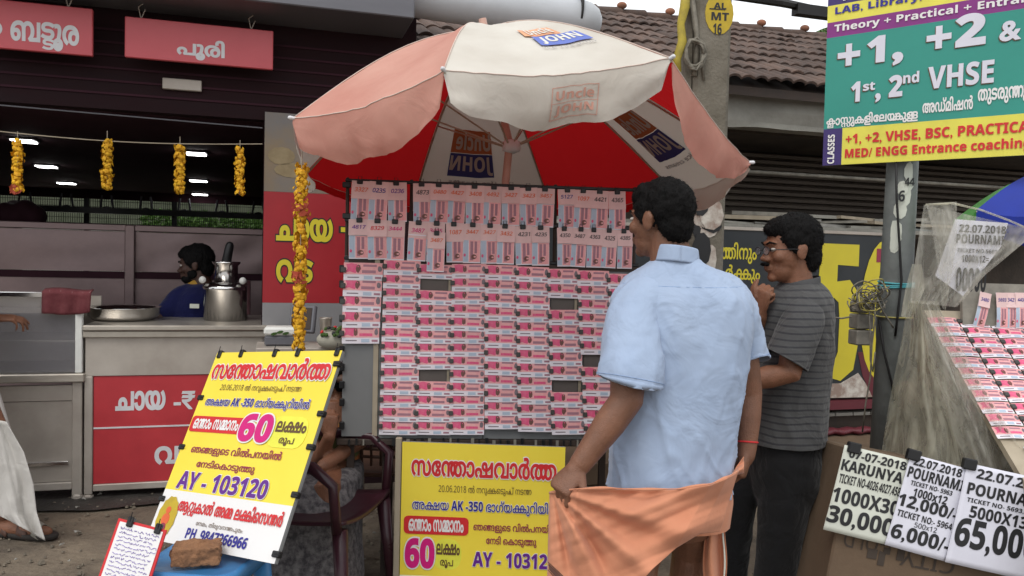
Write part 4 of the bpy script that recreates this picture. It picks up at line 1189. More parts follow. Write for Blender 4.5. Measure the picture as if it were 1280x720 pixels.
for k in range(8):
    mt = M['canvas_white'] if k % 2 == 0 else M['canvas_pink']
    m_ = MB(); m_.smooth = True
    m_.grid(lambda u, v: panelpt(k, u, v * .999 + .001), 18, 16)
    o = put('canopy_panel', m_, mt, umb, norm=False); o.data.flip_normals()
    m_ = MB(); m_.smooth = True; m_.grid(lambda u, v: valpt(k, u, v), 36, 8); put('valance', m_, mt, o, norm=False).data.flip_normals()
    m_ = MB(); m_.smooth = True; m_.tube([ribpt(k, t / 12) - nrm * .012 for t in range(1, 13)], .0045, 6); put('rib', m_, M['pale_wood'], umb)
    m_ = MB(); m_.smooth = True; m_.tube([panelpt(k, i / 24, 1) + nrm * .001 for i in range(25)], .0022, 5); put('rim_seam', m_, seam_m, umb)
    m_ = MB(); m_.smooth = True; m_.tube([ribpt(k, t / 12) + nrm * .002 for t in range(1, 13)], .0022, 5); put('panel_seam', m_, seam_m, umb)
    m_ = MB(); m_.smooth = True; d_ = (tips[k] - ctr).normalized(); m_.tube([tips[k] - d_ * .01, tips[k] + d_ * .014], [.006, .008], 8, True); put('rib_tip', m_, M['white_print'], umb)
    m_ = MB(); m_.tube([ribpt(k, .55) - nrm * .015, apex - nrm * .52], .004, 5); put('stretcher', m_, M['pale_wood'], umb)
foot = V((-.03, 3.78, 0))
foot = V((P(625, 235, 3.62).x - .02, 3.62, 0))
m_ = MB(); m_.smooth = True; m_.tube([foot, V((foot.x, foot.y, 1.2)), apex - nrm * .5, apex + nrm * .05], .017, 12); put('pole', m_, mat('pole_pink_lit', (.55, .33, .26), .5), umb)  # pink light from the canopy put into the cream pole's colour
m_ = MB(); m_.smooth = True; m_.lathe(apex - nrm * .54, [(.018, 0), (.04, .01), (.04, .05), (.018, .06)], 12); put('hub', m_, M['white_print'], umb)
m_ = MB(); m_.smooth = True; m_.ball(apex + nrm * .012, .02, .02, .012); put('top_cap', m_, M['white_print'], umb)
# faded prints: name in two bands, on the front panel, on its valance, and on the inside of the rear white panel
def band(fn, x0, x1, z0, z1, m, par):
    m_ = MB(); m_.grid(lambda u, v: fn(x0 + (x1 - x0) * u, z0 + (z1 - z0) * v, 0), 10, 3); return put('print_band', m_, m, par, norm=False)
mo = mat('faded_orange', (.70, .34, .19), .75); mb_ = mat('faded_blue', (.13, .18, .52), .75); mr = mat('faded_red', (.60, .31, .24), .8); mgr = mat('faded_ink', (.35, .33, .33), .8); mwf = mat('faded_white', (.70, .68, .62), .75)
fn = lambda x, z, l: panelpt(0, x, 1 - z) + nrm * (.006 + l * 3)
fl = lambda e: (lambda x, z, l: fn(x, z, 0) + nrm * (e + l * 3))
band(fl(0), .50, .78, .36, .46, mo, umb); band(fl(.0015), .54, .88, .25, .35, mb_, umb)
for s_, b_, mt, bo in (('Uncle', (.54, .75, .372, .45), mwf, .02), ('JOHN', (.57, .85, .262, .34), mwf, .04), ('ice creams', (.54, .86, .215, .238), mgr, 0)):
    m_ = MB(); text(m_, fl(.003), s_, *b_, bold=bo, zs=.0001); put('lettering', m_, mt, umb, norm=False)
vf = lambda x, z, l: valpt(0, x, 1 - z) + V((0, -.004 - l, 0))
for a_ in ((.46, .67, .745, .76), (.46, .67, .14, .155), (.46, .67, .44, .452)):
    band(lambda x, z, l: vf(x, z, 0), *a_, mr, umb)
for a_ in ((.46, .464, .14, .76), (.666, .67, .14, .76)):
    band(lambda x, z, l: vf(x, z, 0) + V((0, -.0006, 0)), *a_, mr, umb)
for s_, b_ in (('Uncle', (.48, .65, .50, .69)), ('JOHN', (.48, .65, .19, .40))):
    m_ = MB(); text(m_, lambda x, z, l: vf(x, z, l) + V((0, -.001, 0)), s_, *b_, bold=.03, zs=.0001); put('lettering', m_, mr, umb, norm=False)
# inside of rear panels 4 (white) : mirrored because the print shows through
def inner(k):
    def f(x, z, l):
        return panelpt(k, x, 1 - z) - nrm * (.006 + l)
    return f
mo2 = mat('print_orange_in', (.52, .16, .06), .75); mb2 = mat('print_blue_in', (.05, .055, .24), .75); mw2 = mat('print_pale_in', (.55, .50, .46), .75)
fi = inner(4)
fe = lambda k, e: (lambda x, z, l: inner(k)(x, z, 0) - nrm * (e + l))
def mirror_print(k, x0, x1, z0, z1, flip):
    zm = z0 + (z1 - z0) * .5
    band(fe(k, 0), x0, x1, zm, z1, mo2, umb); band(fe(k, .0012), x0, x1, z0 + .002, zm - .002, mb2, umb)
    for s_, b_ in (('Uncle', (x0 + .01, x1 - .04, zm + .018, z1 - .01)), ('JOHN', (x0 + .01, x1 - .01, z0 + .012, zm - .012))):
        m_ = MB(); text(m_, fe(k, .0025), s_, *b_, bold=.03, zs=.0001); put('lettering', m_, mw2, umb, norm=False)
    m_ = MB(); text(m_, fe(k, .001), 'ice creams', x0 + .02, x1 - .02, z0 - .035, z0 - .015, bold=.02); put('lettering', m_, mgr, umb, norm=False)
mirror_print(4, .40, .80, .20, .44, 1)
mirror_print(2, .30, .78, .16, .40, 1)

# big garland at the left tip
gt = P(377, 222, 3.04)
gb = P(377, 437, 3.04)
garland('flower_garland', 'long thick yellow flower garland hanging from the left tip of the parasol', gt + V((0, 0, .05)), gt.z - gb.z + .05, .027, blobs=(.17, .43), seed=11)

# ticket rack frame T
an = math.radians(5)
T = Fr(P(474, 541, 3.36), (math.cos(an), math.sin(an), 0), (-.01, .05, .995))
x490 = T.hit(474, 541)[0]
board = thing('ticket_board', 'grey ticket display board of the lottery stall under the parasol', 'display board', V((T(.6, 0, 0).x, 3.4, 0)))
tk_x1 = hx(T, 800, 450)
# backing boards
xs = [hx(T, 428, 450), hx(T, 473, 450), hx(T, 606, 450), tk_x1]
zt_, zb0 = hz(T, 640, 334), hz(T, 600, 549)
m_ = MB(); m_.box(T, xs[0], xs[1] - .002, .012, .022, hz(T, 450, 546), hz(T, 450, 320)); put('back_panel', m_, M['grey_board'], board)
m_ = MB(); m_.box(T, xs[1], xs[2] - .004, .010, .020, zb0, zt_); put('back_panel', m_, M['grey_board'], board)
m_ = MB(); m_.box(T, xs[2], xs[3], .012, .022, zb0, zt_); put('back_panel', m_, M['grey_board'], board)
m_ = MB(); m_.box(T, xs[1] - .022, xs[1] - .001, .003, .02, zb0 + .01, zt_ + .03); put('edge_strip', m_, M['pale_wood'], board)
m_ = MB(); m_.box(T, xs[0] - .02, xs[3], .0, .04, zb0 - .03, zb0 - .003, .004); put('bottom_rail', m_, M['dark_wood'], board)
for i in range(42):   # clips and string bits along the rail
    if random.random() < .75:
        m_ = MB(); x = xs[0] + (xs[3] - xs[0]) * i / 42; w_ = random.uniform(.006, .014); m_.box(T, x, x + w_, -.008, -.001, zb0 - .028, zb0 - .004 + random.uniform(0, .01)); put('clip', m_, M['black_plastic'] if i % 3 else M['meter_grey'], board)
zr1_, zr2_, zr3_ = hz(T, 480, 228), hz(T, 480, 276), hz(T, 480, 322)
def bar(z, x0, x1, par=board, h=.016): m_ = MB(); m_.box(T, x0, x1, .004, .02, z - h / 2, z + h / 2, .003); put('cross_bar', m_, M['black_plastic'], par)
xR = [hx(T, 436, 300), hx(T, 510, 300), hx(T, 516, 300), hx(T, 692, 300), hx(T, 697, 300), hx(T, 800, 300)]
for z in (zr1_ + .005, zr2_, zr3_ - .005):
    bar(z, xR[0] - .02, xR[5], h=.014)
m_ = MB(); m_.box(T, xR[0], xR[5], .006, .018, zr3_ - .035, zr3_ - .013); put('cross_bar', m_, M['dark_wood'], board)
for x in (xR[0] - .012, (xR[1] + xR[2]) / 2, (xR[3] + xR[4]) / 2, xR[5] - .02):
    m_ = MB(); m_.box(T, x - .007, x + .007, .021, .04, zb0, zr1_ + .02, .003); put('upright', m_, M['dark_wood'], board)
for i, py in enumerate((231, 270)):
    m_ = MB(); x, z = T.hit(434, py); m_.box(T, x - .02, x + .016, -.006, .01, z - .012, z + .012, .003); put('clip', m_, M['black_plastic'], board)
for py in (336, 355, 375, 398, 437, 459, 481, 503, 532):
    m_ = MB(); x, z = T.hit(428, py); m_.box(T, x - .013, x + .008, -.006, .012, z - .016, z + .016, .003); put('clip', m_, M['black_plastic'], board)
for x in (xs[0] + .02, xs[1] + .02, xs[3] - .1):
    for y in (.05, .35):
        m_ = MB(); a_ = T(x, y, 0); m_.box(Fr((a_.x, a_.y, 0), T.X), 0, .03, 0, .03, 0, a_.z + zb0 - .001); put('leg', m_, M['dark_wood'], board)

# ---- printed ticket meshes
def ticket_me(w, h, back=.0, seed=0):
    r = random.Random(seed); m_ = MB(); bw = lambda u: -.004 * math.sin(math.pi * u)
    f = lambda x, z, l=0: V((x * w, bw(x) - l, -z * h))
    def patch(x0, x1, z0, z1, l, mi, n=4):
        m_.mi = mi
        m_.grid(lambda u, v: f(x0 + (x1 - x0) * u, z0 + (z1 - z0) * v, l), n, 1)
    patch(0, 1, 0, 1, 0, 0, 8)
    patch(.0, 1, .0, .66, .0006, 1, 8)
    m_.mi = 2; m_.add([f(a_, b_, .0011) for a_, b_ in ((.06, .10), (.20, .03), (.34, .10), (.38, .40), (.30, .60), (.16, .50), (.05, .56), (.10, .34))], [tuple(range(8))])
    patch(.50, .84, .10, .22, .0011, 6, 3); patch(.47, .82, .42, .58, .0011, 2 if seed % 2 else 6, 3)
    patch(.52, .74, .74, .93, .0006, 4, 3); patch(.10, .40, .80, .86, .0006, 5, 3); patch(.80, .96, .78, .9, .0006, 6, 3)
    for cx, rx, rz, mi in ((.37, .062, .24, 3), (.92, .055, .20, 5)):
        m_.mi = mi
        m_.add([f(cx + rx * math.cos(a * .7854) * r.uniform(.8, 1.15), .34 + rz * math.sin(a * .7854) * r.uniform(.8, 1.15), .0016) for a in range(8)], [tuple(range(8))])
    m_.mi = 2; m_.add([f(.37 + .02 * math.cos(a * 1.57), .22 + .05 * math.sin(a * 1.57), .0020) for a in range(4)], [(0, 1, 2, 3)])
    return m_.mesh('ticket', [M[q] for q in ('tk_white', 'tk_pink', 'tk_magenta', 'tk_dark', 'tk_cyan', 'tk_grey', 'tk_text')])
def place_me(name, me, fr, x, y, z, rot=0, label=None, cat=None, group=None, tilt=0):
    o = D.objects.new(name, me); COL.objects.link(o)
    R_ = Matrix((fr.X, fr.Y, fr.Z)).transposed().to_4x4()
    o.matrix_basis = Matrix.Translation(fr(x, y, z)) @ R_ @ Matrix.Rotation(rot, 4, 'Y') @ Matrix.Rotation(tilt, 4, 'X')
    if label: tag(o, label, cat, group)
    return o
clip_mb = MB(); clip_mb.box(W0, -.011, .011, -.012, .004, -.014, .006, .002); clip_mb.tube([V((-.006, -.006, .004)), V((-.007, -.008, .018)), V((.007, -.008, .018)), V((.006, -.006, .004))], .0012, 4)
clip_me = clip_mb.mesh('binder_clip', M['black_plastic'])
sclip_mb = MB(); sclip_mb.box(W0, -.009, .009, -.010, .004, -.010, .010, .002); sclip_me = sclip_mb.mesh('clip', mat('clip_grey', (.06, .06, .055), .5))
def addclip(par, me, x, z, y=0, nm='binder_clip'):
    o = D.objects.new(nm, me); COL.objects.link(o); o.parent = par; o.matrix_basis = Matrix.Translation((x, y, z)); return o
variants = [ticket_me(.150, .0665, seed=i) for i in range(4)]
# column layout: top px x range, first row y at top, rows, missing
cols = [(430, 480, 427, 474, 328, 427, 5, ()), (480, 526, 474, 522, 325, 541, 13, ()), (523, 567, 519, 563, 330, 541, 13, (1, 8)), (565, 608, 562, 605, 330, 541, 13, ()),
        (607, 647, 606, 649, 331, 534, 12, ()), (645, 686, 648, 691, 333, 537, 12, ()), (684, 722, 690, 732, 336, 541, 12, (2, 8)), (721, 760, 731, 775, 338, 544, 12, (6,)), (758, 796, 772, 815, 342, 546, 12, ())]
for ci, (xa_, xb_, xc_, xd_, y0_, y1_, nr_, miss) in enumerate(cols):
    for r_ in range(nr_):
        fq = (r_ + .5) / nr_; py = y0_ + (y1_ - y0_) * r_ / nr_; pyb = y0_ + (y1_ - y0_) * (r_ + 1) / nr_
        xl_ = xa_ + (xc_ - xa_) * (py - 325) / 216 if ci else xa_ + (xc_ - xa_) * r_ / nr_; xr_ = xb_ + (xd_ - xb_) * (py - 325) / 216 if ci else xb_ - 1 + (xd_ - xb_) * r_ / nr_
        x0, z1 = T.hit(xl_, py); x1 = hx(T, xr_, py); z0 = hz(T, xl_, pyb)
        h_ = (z1 - z0) * 1.12; w_ = (x1 - x0)
        if r_ in miss:
            m_ = MB(); m_.box(T, x0 + .012, x1 - .022, .004, .0085, z0 - .004, z1 - .004, .001); put('empty_slot', m_, mat('slot_brown', (.12, .10, .09), .6) if 'slot_brown' not in D.materials else D.materials['slot_brown'], board)
            m_ = MB(); m_.box(T, x1 - .02, x1 - .008, .003, .0075, z0 - .004, z1 - .004); put('slot_edge', m_, M['pale_wood'], board)
            continue
        o = place_me('lottery_ticket', random.choice(variants), T, x0, -.002 - .0022 * r_ * .0 - (.0012 if r_ % 2 else 0) - .0035 * (ci % 2) * 0 - .0008 * ci, z1, random.uniform(-.022, .022),
                     f'printed pink lottery ticket on the flat board, {ORD[ci]} column from left, {ORD[r_]} from top', 'ticket', 'printed tickets pinned flat in columns on the ticket board', tilt=-.05)
        o.scale = (w_ / .150, 1, h_ / .0665)
        addclip(o, sclip_me, .004 if ci else .0, -.028, -.002, 'clip')
# hanging tickets with handwritten slips
def hang_me(num, ink, slip_h, seed):
    r = random.Random(seed); w, h = .0735, .168; m_ = MB()
    f = lambda x, z, l=0: V(((x - .5) * w, -.006 * math.sin(math.pi * z) - l, -z * h))
    def patch(x0, x1, z0, z1, l, mi, n=3, m=3, curl=0):
        m_.mi = mi; m_.grid(lambda u, v: f(x0 + (x1 - x0) * u, z0 + (z1 - z0) * v, l) - V((0, curl * v * v, 0)), n, m)
    patch(0, 1, 0, 1, 0, 0, 2, 6)
    patch(.02, .30, .42, .97, .0006, 4); patch(.34, .98, .42, .97, .0006, 1); patch(.42, .58, .45, .93, .0011, 6); patch(.66, .8, .45, .75, .0011, 6)
    m_.mi = 2; m_.add([f(.10 + .07 * math.cos(a), .80 + .045 * math.sin(a), .0014) for a in [i * 1.047 for i in range(6)]], [tuple(range(6))])
    m_.mi = 3; m_.add([f(.62 + .16 * math.cos(a) * r.uniform(.85, 1.1), .84 + .065 * math.sin(a), .0018) for a in [i * .785 for i in range(8)]], [tuple(range(8))])
    m_.mi = 1; m_.add([f(.68 + .08 * math.cos(a), .84 + .025 * math.sin(a), .0022) for a in [i * 1.257 for i in range(5)]], [tuple(range(5))])
    me = m_.mesh('hanging_ticket', [M[q] for q in ('tk_white', 'tk_pink', 'tk_magenta', 'tk_dark', 'tk_cyan', 'tk_grey', 'tk_text')])
    s = MB(); curl = r.uniform(.002, .012)
    fs = lambda x, z: V(((x - .5) * w * 1.02, -.004 - curl * z * z, -z * h * slip_h))
    s.grid(lambda u, v: fs(u, v), 3, 5)
    slip = s.mesh('slip', M['tk_label'])
    t_ = MB(); sh = r.uniform(-.1, .25)
    text(t_, lambda x, z, l: fs(x, z) - V((0, .0012 + l, 0)), num, .16, .84, .60, .36, bold=.018, shear=-.15, zs=.00008)
    return me, slip, t_.mesh('number', M[ink])
hm = {}
rows_ = [(226, 240, [(441, 508, 3), (517, 693, 8), (697, 781, 4)], ['3327', '0235', '0236', '4873', '0480', '4427', '3408', '4492', '3427', '3423', '3457', '5127', '1097', '4421', '4365', '4367', '4375']),
         (274, 288, [(437, 506, 3), (512, 556, 2), (558, 686, 6), (696, 790, 5)], ['4817', '8329', '3444', '3487', '3405', '1087', '3447', '3427', '3432', '4231', '4235', '4350', '3487', '4363', '4325', '4385'])]
inks = [['ink_orange', 'ink_blue', 'ink_purple', 'ink_black', 'ink_orange', 'ink_orange', 'ink_orange', 'ink_orange', 'ink_orange', 'ink_orange', 'ink_orange', 'ink_blue', 'ink_orange', 'ink_black', 'ink_black', 'ink_black'],
        ['ink_purple', 'ink_red', 'ink_magenta', 'ink_magenta', 'ink_magenta', 'ink_orange', 'ink_orange', 'ink_orange', 'ink_orange', 'ink_black', 'ink_black', 'ink_black', 'ink_black', 'ink_black', 'ink_black', 'ink_black', 'ink_black']]
for ri, (ya, yb_, grp, nums) in enumerate(rows_):
    i = 0
    for xa_, xb_, n_ in grp:
        for k in range(n_):
            px = xa_ + (xb_ - xa_) * (k + .5) / n_; py = ya + (yb_ - ya) * (px - 440) / 340
            x, z = T.hit(px, py)
            me, slip, nt = hang_me(nums[i % len(nums)], inks[ri][i % 16], random.uniform(.40, .48), ri * 40 + i)
            ink_word = {'ink_orange': 'orange', 'ink_blue': 'blue', 'ink_purple': 'purple', 'ink_black': 'black', 'ink_magenta': 'pink', 'ink_red': 'red'}[inks[ri][i % 16]]
            o = place_me('hanging_ticket', me, T, x, -.006 - .002 * (k % 2), z, random.uniform(-.05, .05), f'hanging ticket, slip numbered in {ink_word}, {ORD[i] if i < 15 else "last"} from left in {["upper", "lower"][ri]} clipped row', 'ticket', 'tickets clipped in a row under the parasol')
            wpx = (xb_ - xa_) / n_ / 995 * 3.4 / .0735
            o.scale = (wpx * 1.03, 1, 1)
            sp = D.objects.new('slip', slip); COL.objects.link(sp); sp.parent = o
            nn_ = D.objects.new('number', nt); COL.objects.link(nn_); nn_.parent = sp
            c_ = addclip(o, clip_me, random.uniform(-.006, .006), .0); c_.scale = (1.05, 1, 1)
            i += 1
x, z = T.hit(546, 291)
me, slip, nt = hang_me('3487', 'ink_orange', .42, 99)
o = place_me('hanging_ticket', me, T, x, -.028, z, .02, 'hanging ticket clipped lower than the rest, overlapping the first tickets of the flat columns', 'ticket')
for nm_, m2 in (('slip', slip), ('number', nt)):
    sp = D.objects.new(nm_, m2); COL.objects.link(sp); sp.parent = o
addclip(o, clip_me, 0, 0)

# ---------------- yellow sign boards
def clipset(fr, par, spots):
    for x, z, hor in spots:
        m_ = MB(); a_, b_ = (.010, .016) if hor else (.016, .010); m_.box(fr, x - a_, x + a_, -.008, .012, z - b_, z + b_, .003); m_.tube([fr(x, -.008, z), fr(x + (.0 if hor else .03), -.012, z + (.03 if hor else 0))], .0015, 4); put('binder_clip', m_, M['black_plastic'], par)
def yellow_sign(name, fr, W_, H_, label, front, clips, skew=0):
    t = thing(name, label, 'sign board', fr(W_ / 2, 0, 0))
    m_ = MB(); m_.box(fr, 0, W_, .003, .016, 0, H_, .002); put('board', m_, M['grey_board'], t)
    m_ = MB(); zs_ = .25 * H_ if not front else .30 * H_
    sk = lambda x, l, z: fr(x, -.0 - l, z)
    m_.grid(lambda u, v: fr(W_ * u, -.001 * (1 + math.sin(u * 5) * .8), zs_ + (H_ - zs_) * v), 16, 8); put('yellow_print', m_, M['print_yellow'], t, norm=False)
    m_ = MB(); m_.grid(lambda u, v: fr(W_ * u, -.001 * (1 + math.sin(u * 5) * .8), zs_ * v), 16, 4); put('white_print', m_, M['print_white'], t, norm=False)
    def L(s, x0, x1, v0, v1, m, **k):
        k.setdefault('lift', .0035)
        return tx(fr, t, s, (x0 * W_, x1 * W_, (1 - v1) * H_, (1 - v0) * H_), m, **k)
    def rrect(x0, x1, v0, v1, r, m, lift, nm):
        a_, b_, c_, d_ = x0 * W_, x1 * W_, (1 - v1) * H_, (1 - v0) * H_; pts = []
        for cx, cz, s0 in ((b_ - r, d_ - r, 0), (a_ + r, d_ - r, 1), (a_ + r, c_ + r, 2), (b_ - r, c_ + r, 3)):
            pts += [(cx + r * math.cos((s0 + q / 3) * math.pi / 2), cz + r * math.sin((s0 + q / 3) * math.pi / 2)) for q in range(4)]
        m2 = MB(); m2.prism(fr, pts, -lift, -lift + .0008); put(nm, m2, m, t)
    ttl = 'സേ[നത]ാഷവാർ[തത]'
    if front:
        L(ttl, .06, .95, .06, .175, 'ink_red', bold=.03, halo='print_white')
        L('20.06.2018 ൽ നറു[കക]െടു[പപ]് നട[നന]', .23, .80, .215, .265, 'ink_brown', bold=.0)
        L('അ[കഷ]യ AK -350 ഭാഗ്യ[കക]ുറിയിൽ', .07, .97, .29, .365, 'ink_blue', bold=.03, halo='print_white')
        rrect(.02, .42, .385, .48, .018, M['ink_red'], .0036, 'red_box')
        L('ഒ[നന]ാം സ[മമ]ാനം', .05, .39, .40, .465, 'print_white', bold=.03, lift=.0048)
        rrect(.20, .38, .50, .665, .05, M['print_yellow_light'], .0020, 'yellow_blob')
        L('60', .03, .215, .50, .66, 'ink_magenta', bold=.10, halo='print_white', lift=.0048)
        L('ല[കഷ]ം', .225, .37, .525, .585, 'ink_brown', bold=.03); L('രൂപ', .25, .33, .61, .655, 'ink_brown', bold=.02)
        L('ഞ[ങങ]ളുെട വിൽപനയിൽ', .45, .97, .405, .46, 'ink_maroon', bold=.02); L('േനടി െകാടു[തത]ു', .53, .84, .475, .53, 'ink_maroon', bold=.02)
        L('AY - 103120', .45, .96, .56, .64, 'ink_purple', bold=.05, halo='print_white', hb=.03)
        L('ആ[റ/റ]ുകാൽ അ[മമ] ല[കക]ിെസ[നറ]ർ', .1, .97, .73, .83, 'ink_red', bold=.03)
        L('PH. 9847266966', .3, .8, .88, .94, 'ink_blue', bold=.03)
    else:
        L(ttl, .03, .97, .04, .155, 'ink_red', bold=.03, halo='print_white')
        L('20.06.2018 ൽ നറു[കക]െടു[പപ]് നട[നന]', .15, .80, .18, .225, 'ink_brown', bold=.0)
        L('അ[കഷ]യ AK -350 ഭാഗ്യ[കക]ുറിയിൽ', .07, .90, .25, .315, 'ink_blue', bold=.03, halo='print_white')
        rrect(.01, .46, .36, .445, .014, M['ink_red'], .0036, 'red_box')
        L('ഒ[നന]ാം സ[മമ]ാനം', .04, .42, .375, .43, 'print_white', bold=.03, lift=.0048)
        rrect(.66, .94, .34, .495, .045, M['print_yellow_light'], .0020, 'yellow_blob')
        L('60', .435, .69, .335, .48, 'ink_magenta', bold=.10, halo='print_white', lift=.0052)
        L('ല[കഷ]ം', .71, .93, .365, .42, 'ink_brown', bold=.03); L('രൂപ', .76, .87, .445, .485, 'ink_brown', bold=.02)
        L('ഞ[ങങ]ളുെട വിൽപനയിൽ', .10, .82, .51, .565, 'ink_maroon', bold=.02); L('േനടിെകാടു[തത]ു', .19, .66, .585, .635, 'ink_maroon', bold=.02)
        L('AY - 103120', .09, .80, .65, .74, 'ink_purple', bold=.05, halo='print_white', hb=.03)
        L('ആ[റ/റ]ുകാൽ അ[മമ] ല[കക]ിെസ[നറ]ർ', .17, .97, .775, .865, 'ink_red', bold=.03)
        L('േനമം, തിരുവന[നത]പുരം', .36, .72, .875, .905, 'ink_brown', bold=.0)
        L('PH. 9847266966', .31, .78, .915, .965, 'ink_blue', bold=.03)
        # plain flame-yellow emblem
        m2 = MB(); cx, cz = .105 * W_, .115 * H_
        m2.prism(fr, [(cx + .075 * W_ * (1 + .07 * (a % 2)) * math.cos(a * .2618), cz + .10 * H_ * (1 + .07 * (a % 2)) * math.sin(a * .2618)) for a in range(24)], -.0042, -.0034); put('emblem', m2, M['tag_yellow'], t)
        for dx, dz, r, mm_ in ((0, .035, .018, 'ink_orange'), (0, -.01, .03, 'ink_orange'), (0, -.05, .022, 'ink_maroon')):
            m2 = MB(); m2.prism(fr, [(cx + r * W_ * math.cos(a * .5236) * 1.1, cz + dz * H_ + r * H_ * math.sin(a * .5236)) for a in range(12)], -.0052 - abs(dz) * .005, -.0044); put('emblem_figure', m2, M[mm_], t)
    clipset(fr, t, clips(W_, H_))
    return t
def C13(p, s=1.13): return CO + (V(p) - CO) * s
from mathutils import Vector
def quad_pose(pts, w):
    D_ = [ray(*p) for p in pts]
    Mx = Matrix((D_[1], -D_[2], D_[3])).transposed()
    l = Mx.inverted() @ D_[0]
    Q = [D_[0], D_[1] * l[0], D_[2] * l[1], D_[3] * l[2]]
    s = w / (Q[1] - Q[0]).length
    return [CO + q * s for q in Q]
Q = quad_pose([(272, 441), (428, 438), (343, 705), (183, 673)], .69)
LW, LH = (Q[1] - Q[0]).length, (Q[3] - Q[0]).length
LF = Fr(Q[3], Q[1] - Q[0], Q[0] - Q[3])
yellow_sign('lottery_sign', LF, LW, LH, 'yellow lottery result board leaning back on the blue stool, its white foot strip showing', False,
            lambda W_, H_: [(.03 * W_, H_ - .008, True), (.22 * W_, H_ - .006, True), (.5 * W_, H_ - .006, True), (.68 * W_, H_ - .006, True), (.97 * W_, H_ - .006, True)] +
            [(W_ - .004, z * H_, False) for z in (.93, .68, .52, .3, .04)] + [(.006, z * H_, False) for z in (.74, .47, .2)])
print('LW', LW, LH, [tuple(round(c, 2) for c in q) for q in Q])
FW = .69
FF = Fr(P(498, 720, 3.27), (math.cos(math.radians(2)), -math.sin(math.radians(2)), 0))
x0, z1 = FF.hit(503, 552)
x1 = hx(FF, 707, 552); 
FF = Fr(FF(x0, 0, z1 - .80), FF.X); FW = x1 - x0
yellow_sign('lottery_sign', FF, FW, .80, 'yellow lottery result board standing upright under the ticket board, partly behind the man in blue', True, lambda W_, H_: [])
m_ = MB(); m_.box(FF, -.028, -.003, -.004, .02, -.04, .815, .003); 
tag(put('frame_strip', m_, M['pale_wood']), 'pale wooden strip at the left edge of the upright yellow board', 'wooden strip')

# ---------------- stool, brick, clipboard
sz = Q[3].z - .012
sc_ = P(255, 712, 2.62); sc_.z = 0
st = thing('plastic_stool', 'blue plastic stool carrying a brick and the foot of the leaning yellow board', 'stool', sc_)
zs_ = .425
c_ = P(258, 700, 2.62); c_.z = zs_
# seat centre so that the front rim shows at the bottom of the frame
SF = Fr((c_.x, c_.y, 0), (1, -.12, 0))
m_ = MB(); m_.smooth = True
def rr(hw, r, z, n=6):
    out = []
    for cx, cy, s0 in ((hw - r, hw - r, 0), (-hw + r, hw - r, 1), (-hw + r, -hw + r, 2), (hw - r, -hw + r, 3)):
        out += [SF(cx + r * math.cos((s0 + q / n) * math.pi / 2), cy + r * math.sin((s0 + q / n) * math.pi / 2), z) for q in range(n + 1)]
    return out
m_.loft([rr(.165, .07, zs_ - .05), rr(.168, .07, zs_ - .012), rr(.160, .07, zs_), rr(.145, .06, zs_ - .002), rr(.14, .06, zs_ - .006)]); put('seat', m_, M['stool_blue'], st)
for sx in (-1, 1):
    for sy in (-1, 1):
        m_ = MB(); m_.smooth = True; m_.tube([SF(sx * .13, sy * .13, zs_ - .04), SF(sx * .165, sy * .165, 0.0)], [.035, .022], 12, sc=(1, .6)); put('leg', m_, M['stool_blue'], st)
bk = P(246, 697, 2.545); BF = Fr((bk.x, bk.y, zs_ + .002), (1, .25, 0), (0.02, .0, 1))
m_ = MB(); m_.smooth = False
m_.ball(BF(0, 0, .036), .083, .05, .041, BF, 18, 10)
for k in range(5): m_.box(BF, -.074, .074, -.043 + .004 * k, .043, .004, .066 - .002 * k)
me = voxel(m_, .0045, 6, disp=lambda p: .005 * noise.noise(p * 30) + .003 * noise.noise(p * 90) - (.004 if noise.noise(p * 14) > .25 else 0))
tag(put('brick', setm(me, M['brick']), None, None, norm=False), 'worn orange brick with rounded corners lying on the blue stool', 'brick')
CP = quad_pose([(146, 660), (199, 674), (185, 738), (124, 726)], .21)
ca = P(172, 667, 2.45)
CFr = Fr(P(120, 735, 2.40), P(180, 750, 2.40) - P(120, 735, 2.40), (P(146, 660, 2.47) - P(120, 735, 2.40)))
wc = .145; hc_ = .205
cb = thing('clipboard', 'white handwritten sheet edged in red, clipped to a small board at lower left', 'notice', CFr(wc / 2, 0, 0))
m_ = MB(); m_.box(CFr, -.006, wc + .006, .002, .01, -.02, hc_ + .004, .001); put('board', m_, M['ink_red'], cb)
m_ = MB(); m_.box(CFr, .003, wc - .003, -.0005, .0015, -.02, hc_ - .004); put('sheet', m_, M['print_white'], cb)
rnd = random.Random(8); m_ = MB()
for k in range(15):
    z = hc_ - .022 - k * .0125; x = .012
    while x < wc - .02:
        w_ = rnd.uniform(.008, .02); pts = [CFr(x + w_ * i / 5, -.0018, z + rnd.uniform(-.0035, .0045)) for i in range(6)]
        m_.tube(pts, .0009, 4); x += w_ + rnd.uniform(.001, .005)
put('handwriting', m_, mat('pen_violet', (.20, .12, .48), .5), cb)
clipset(CFr, cb, [(.035, hc_ + .002, True), (wc - .02, hc_ + .002, True)])

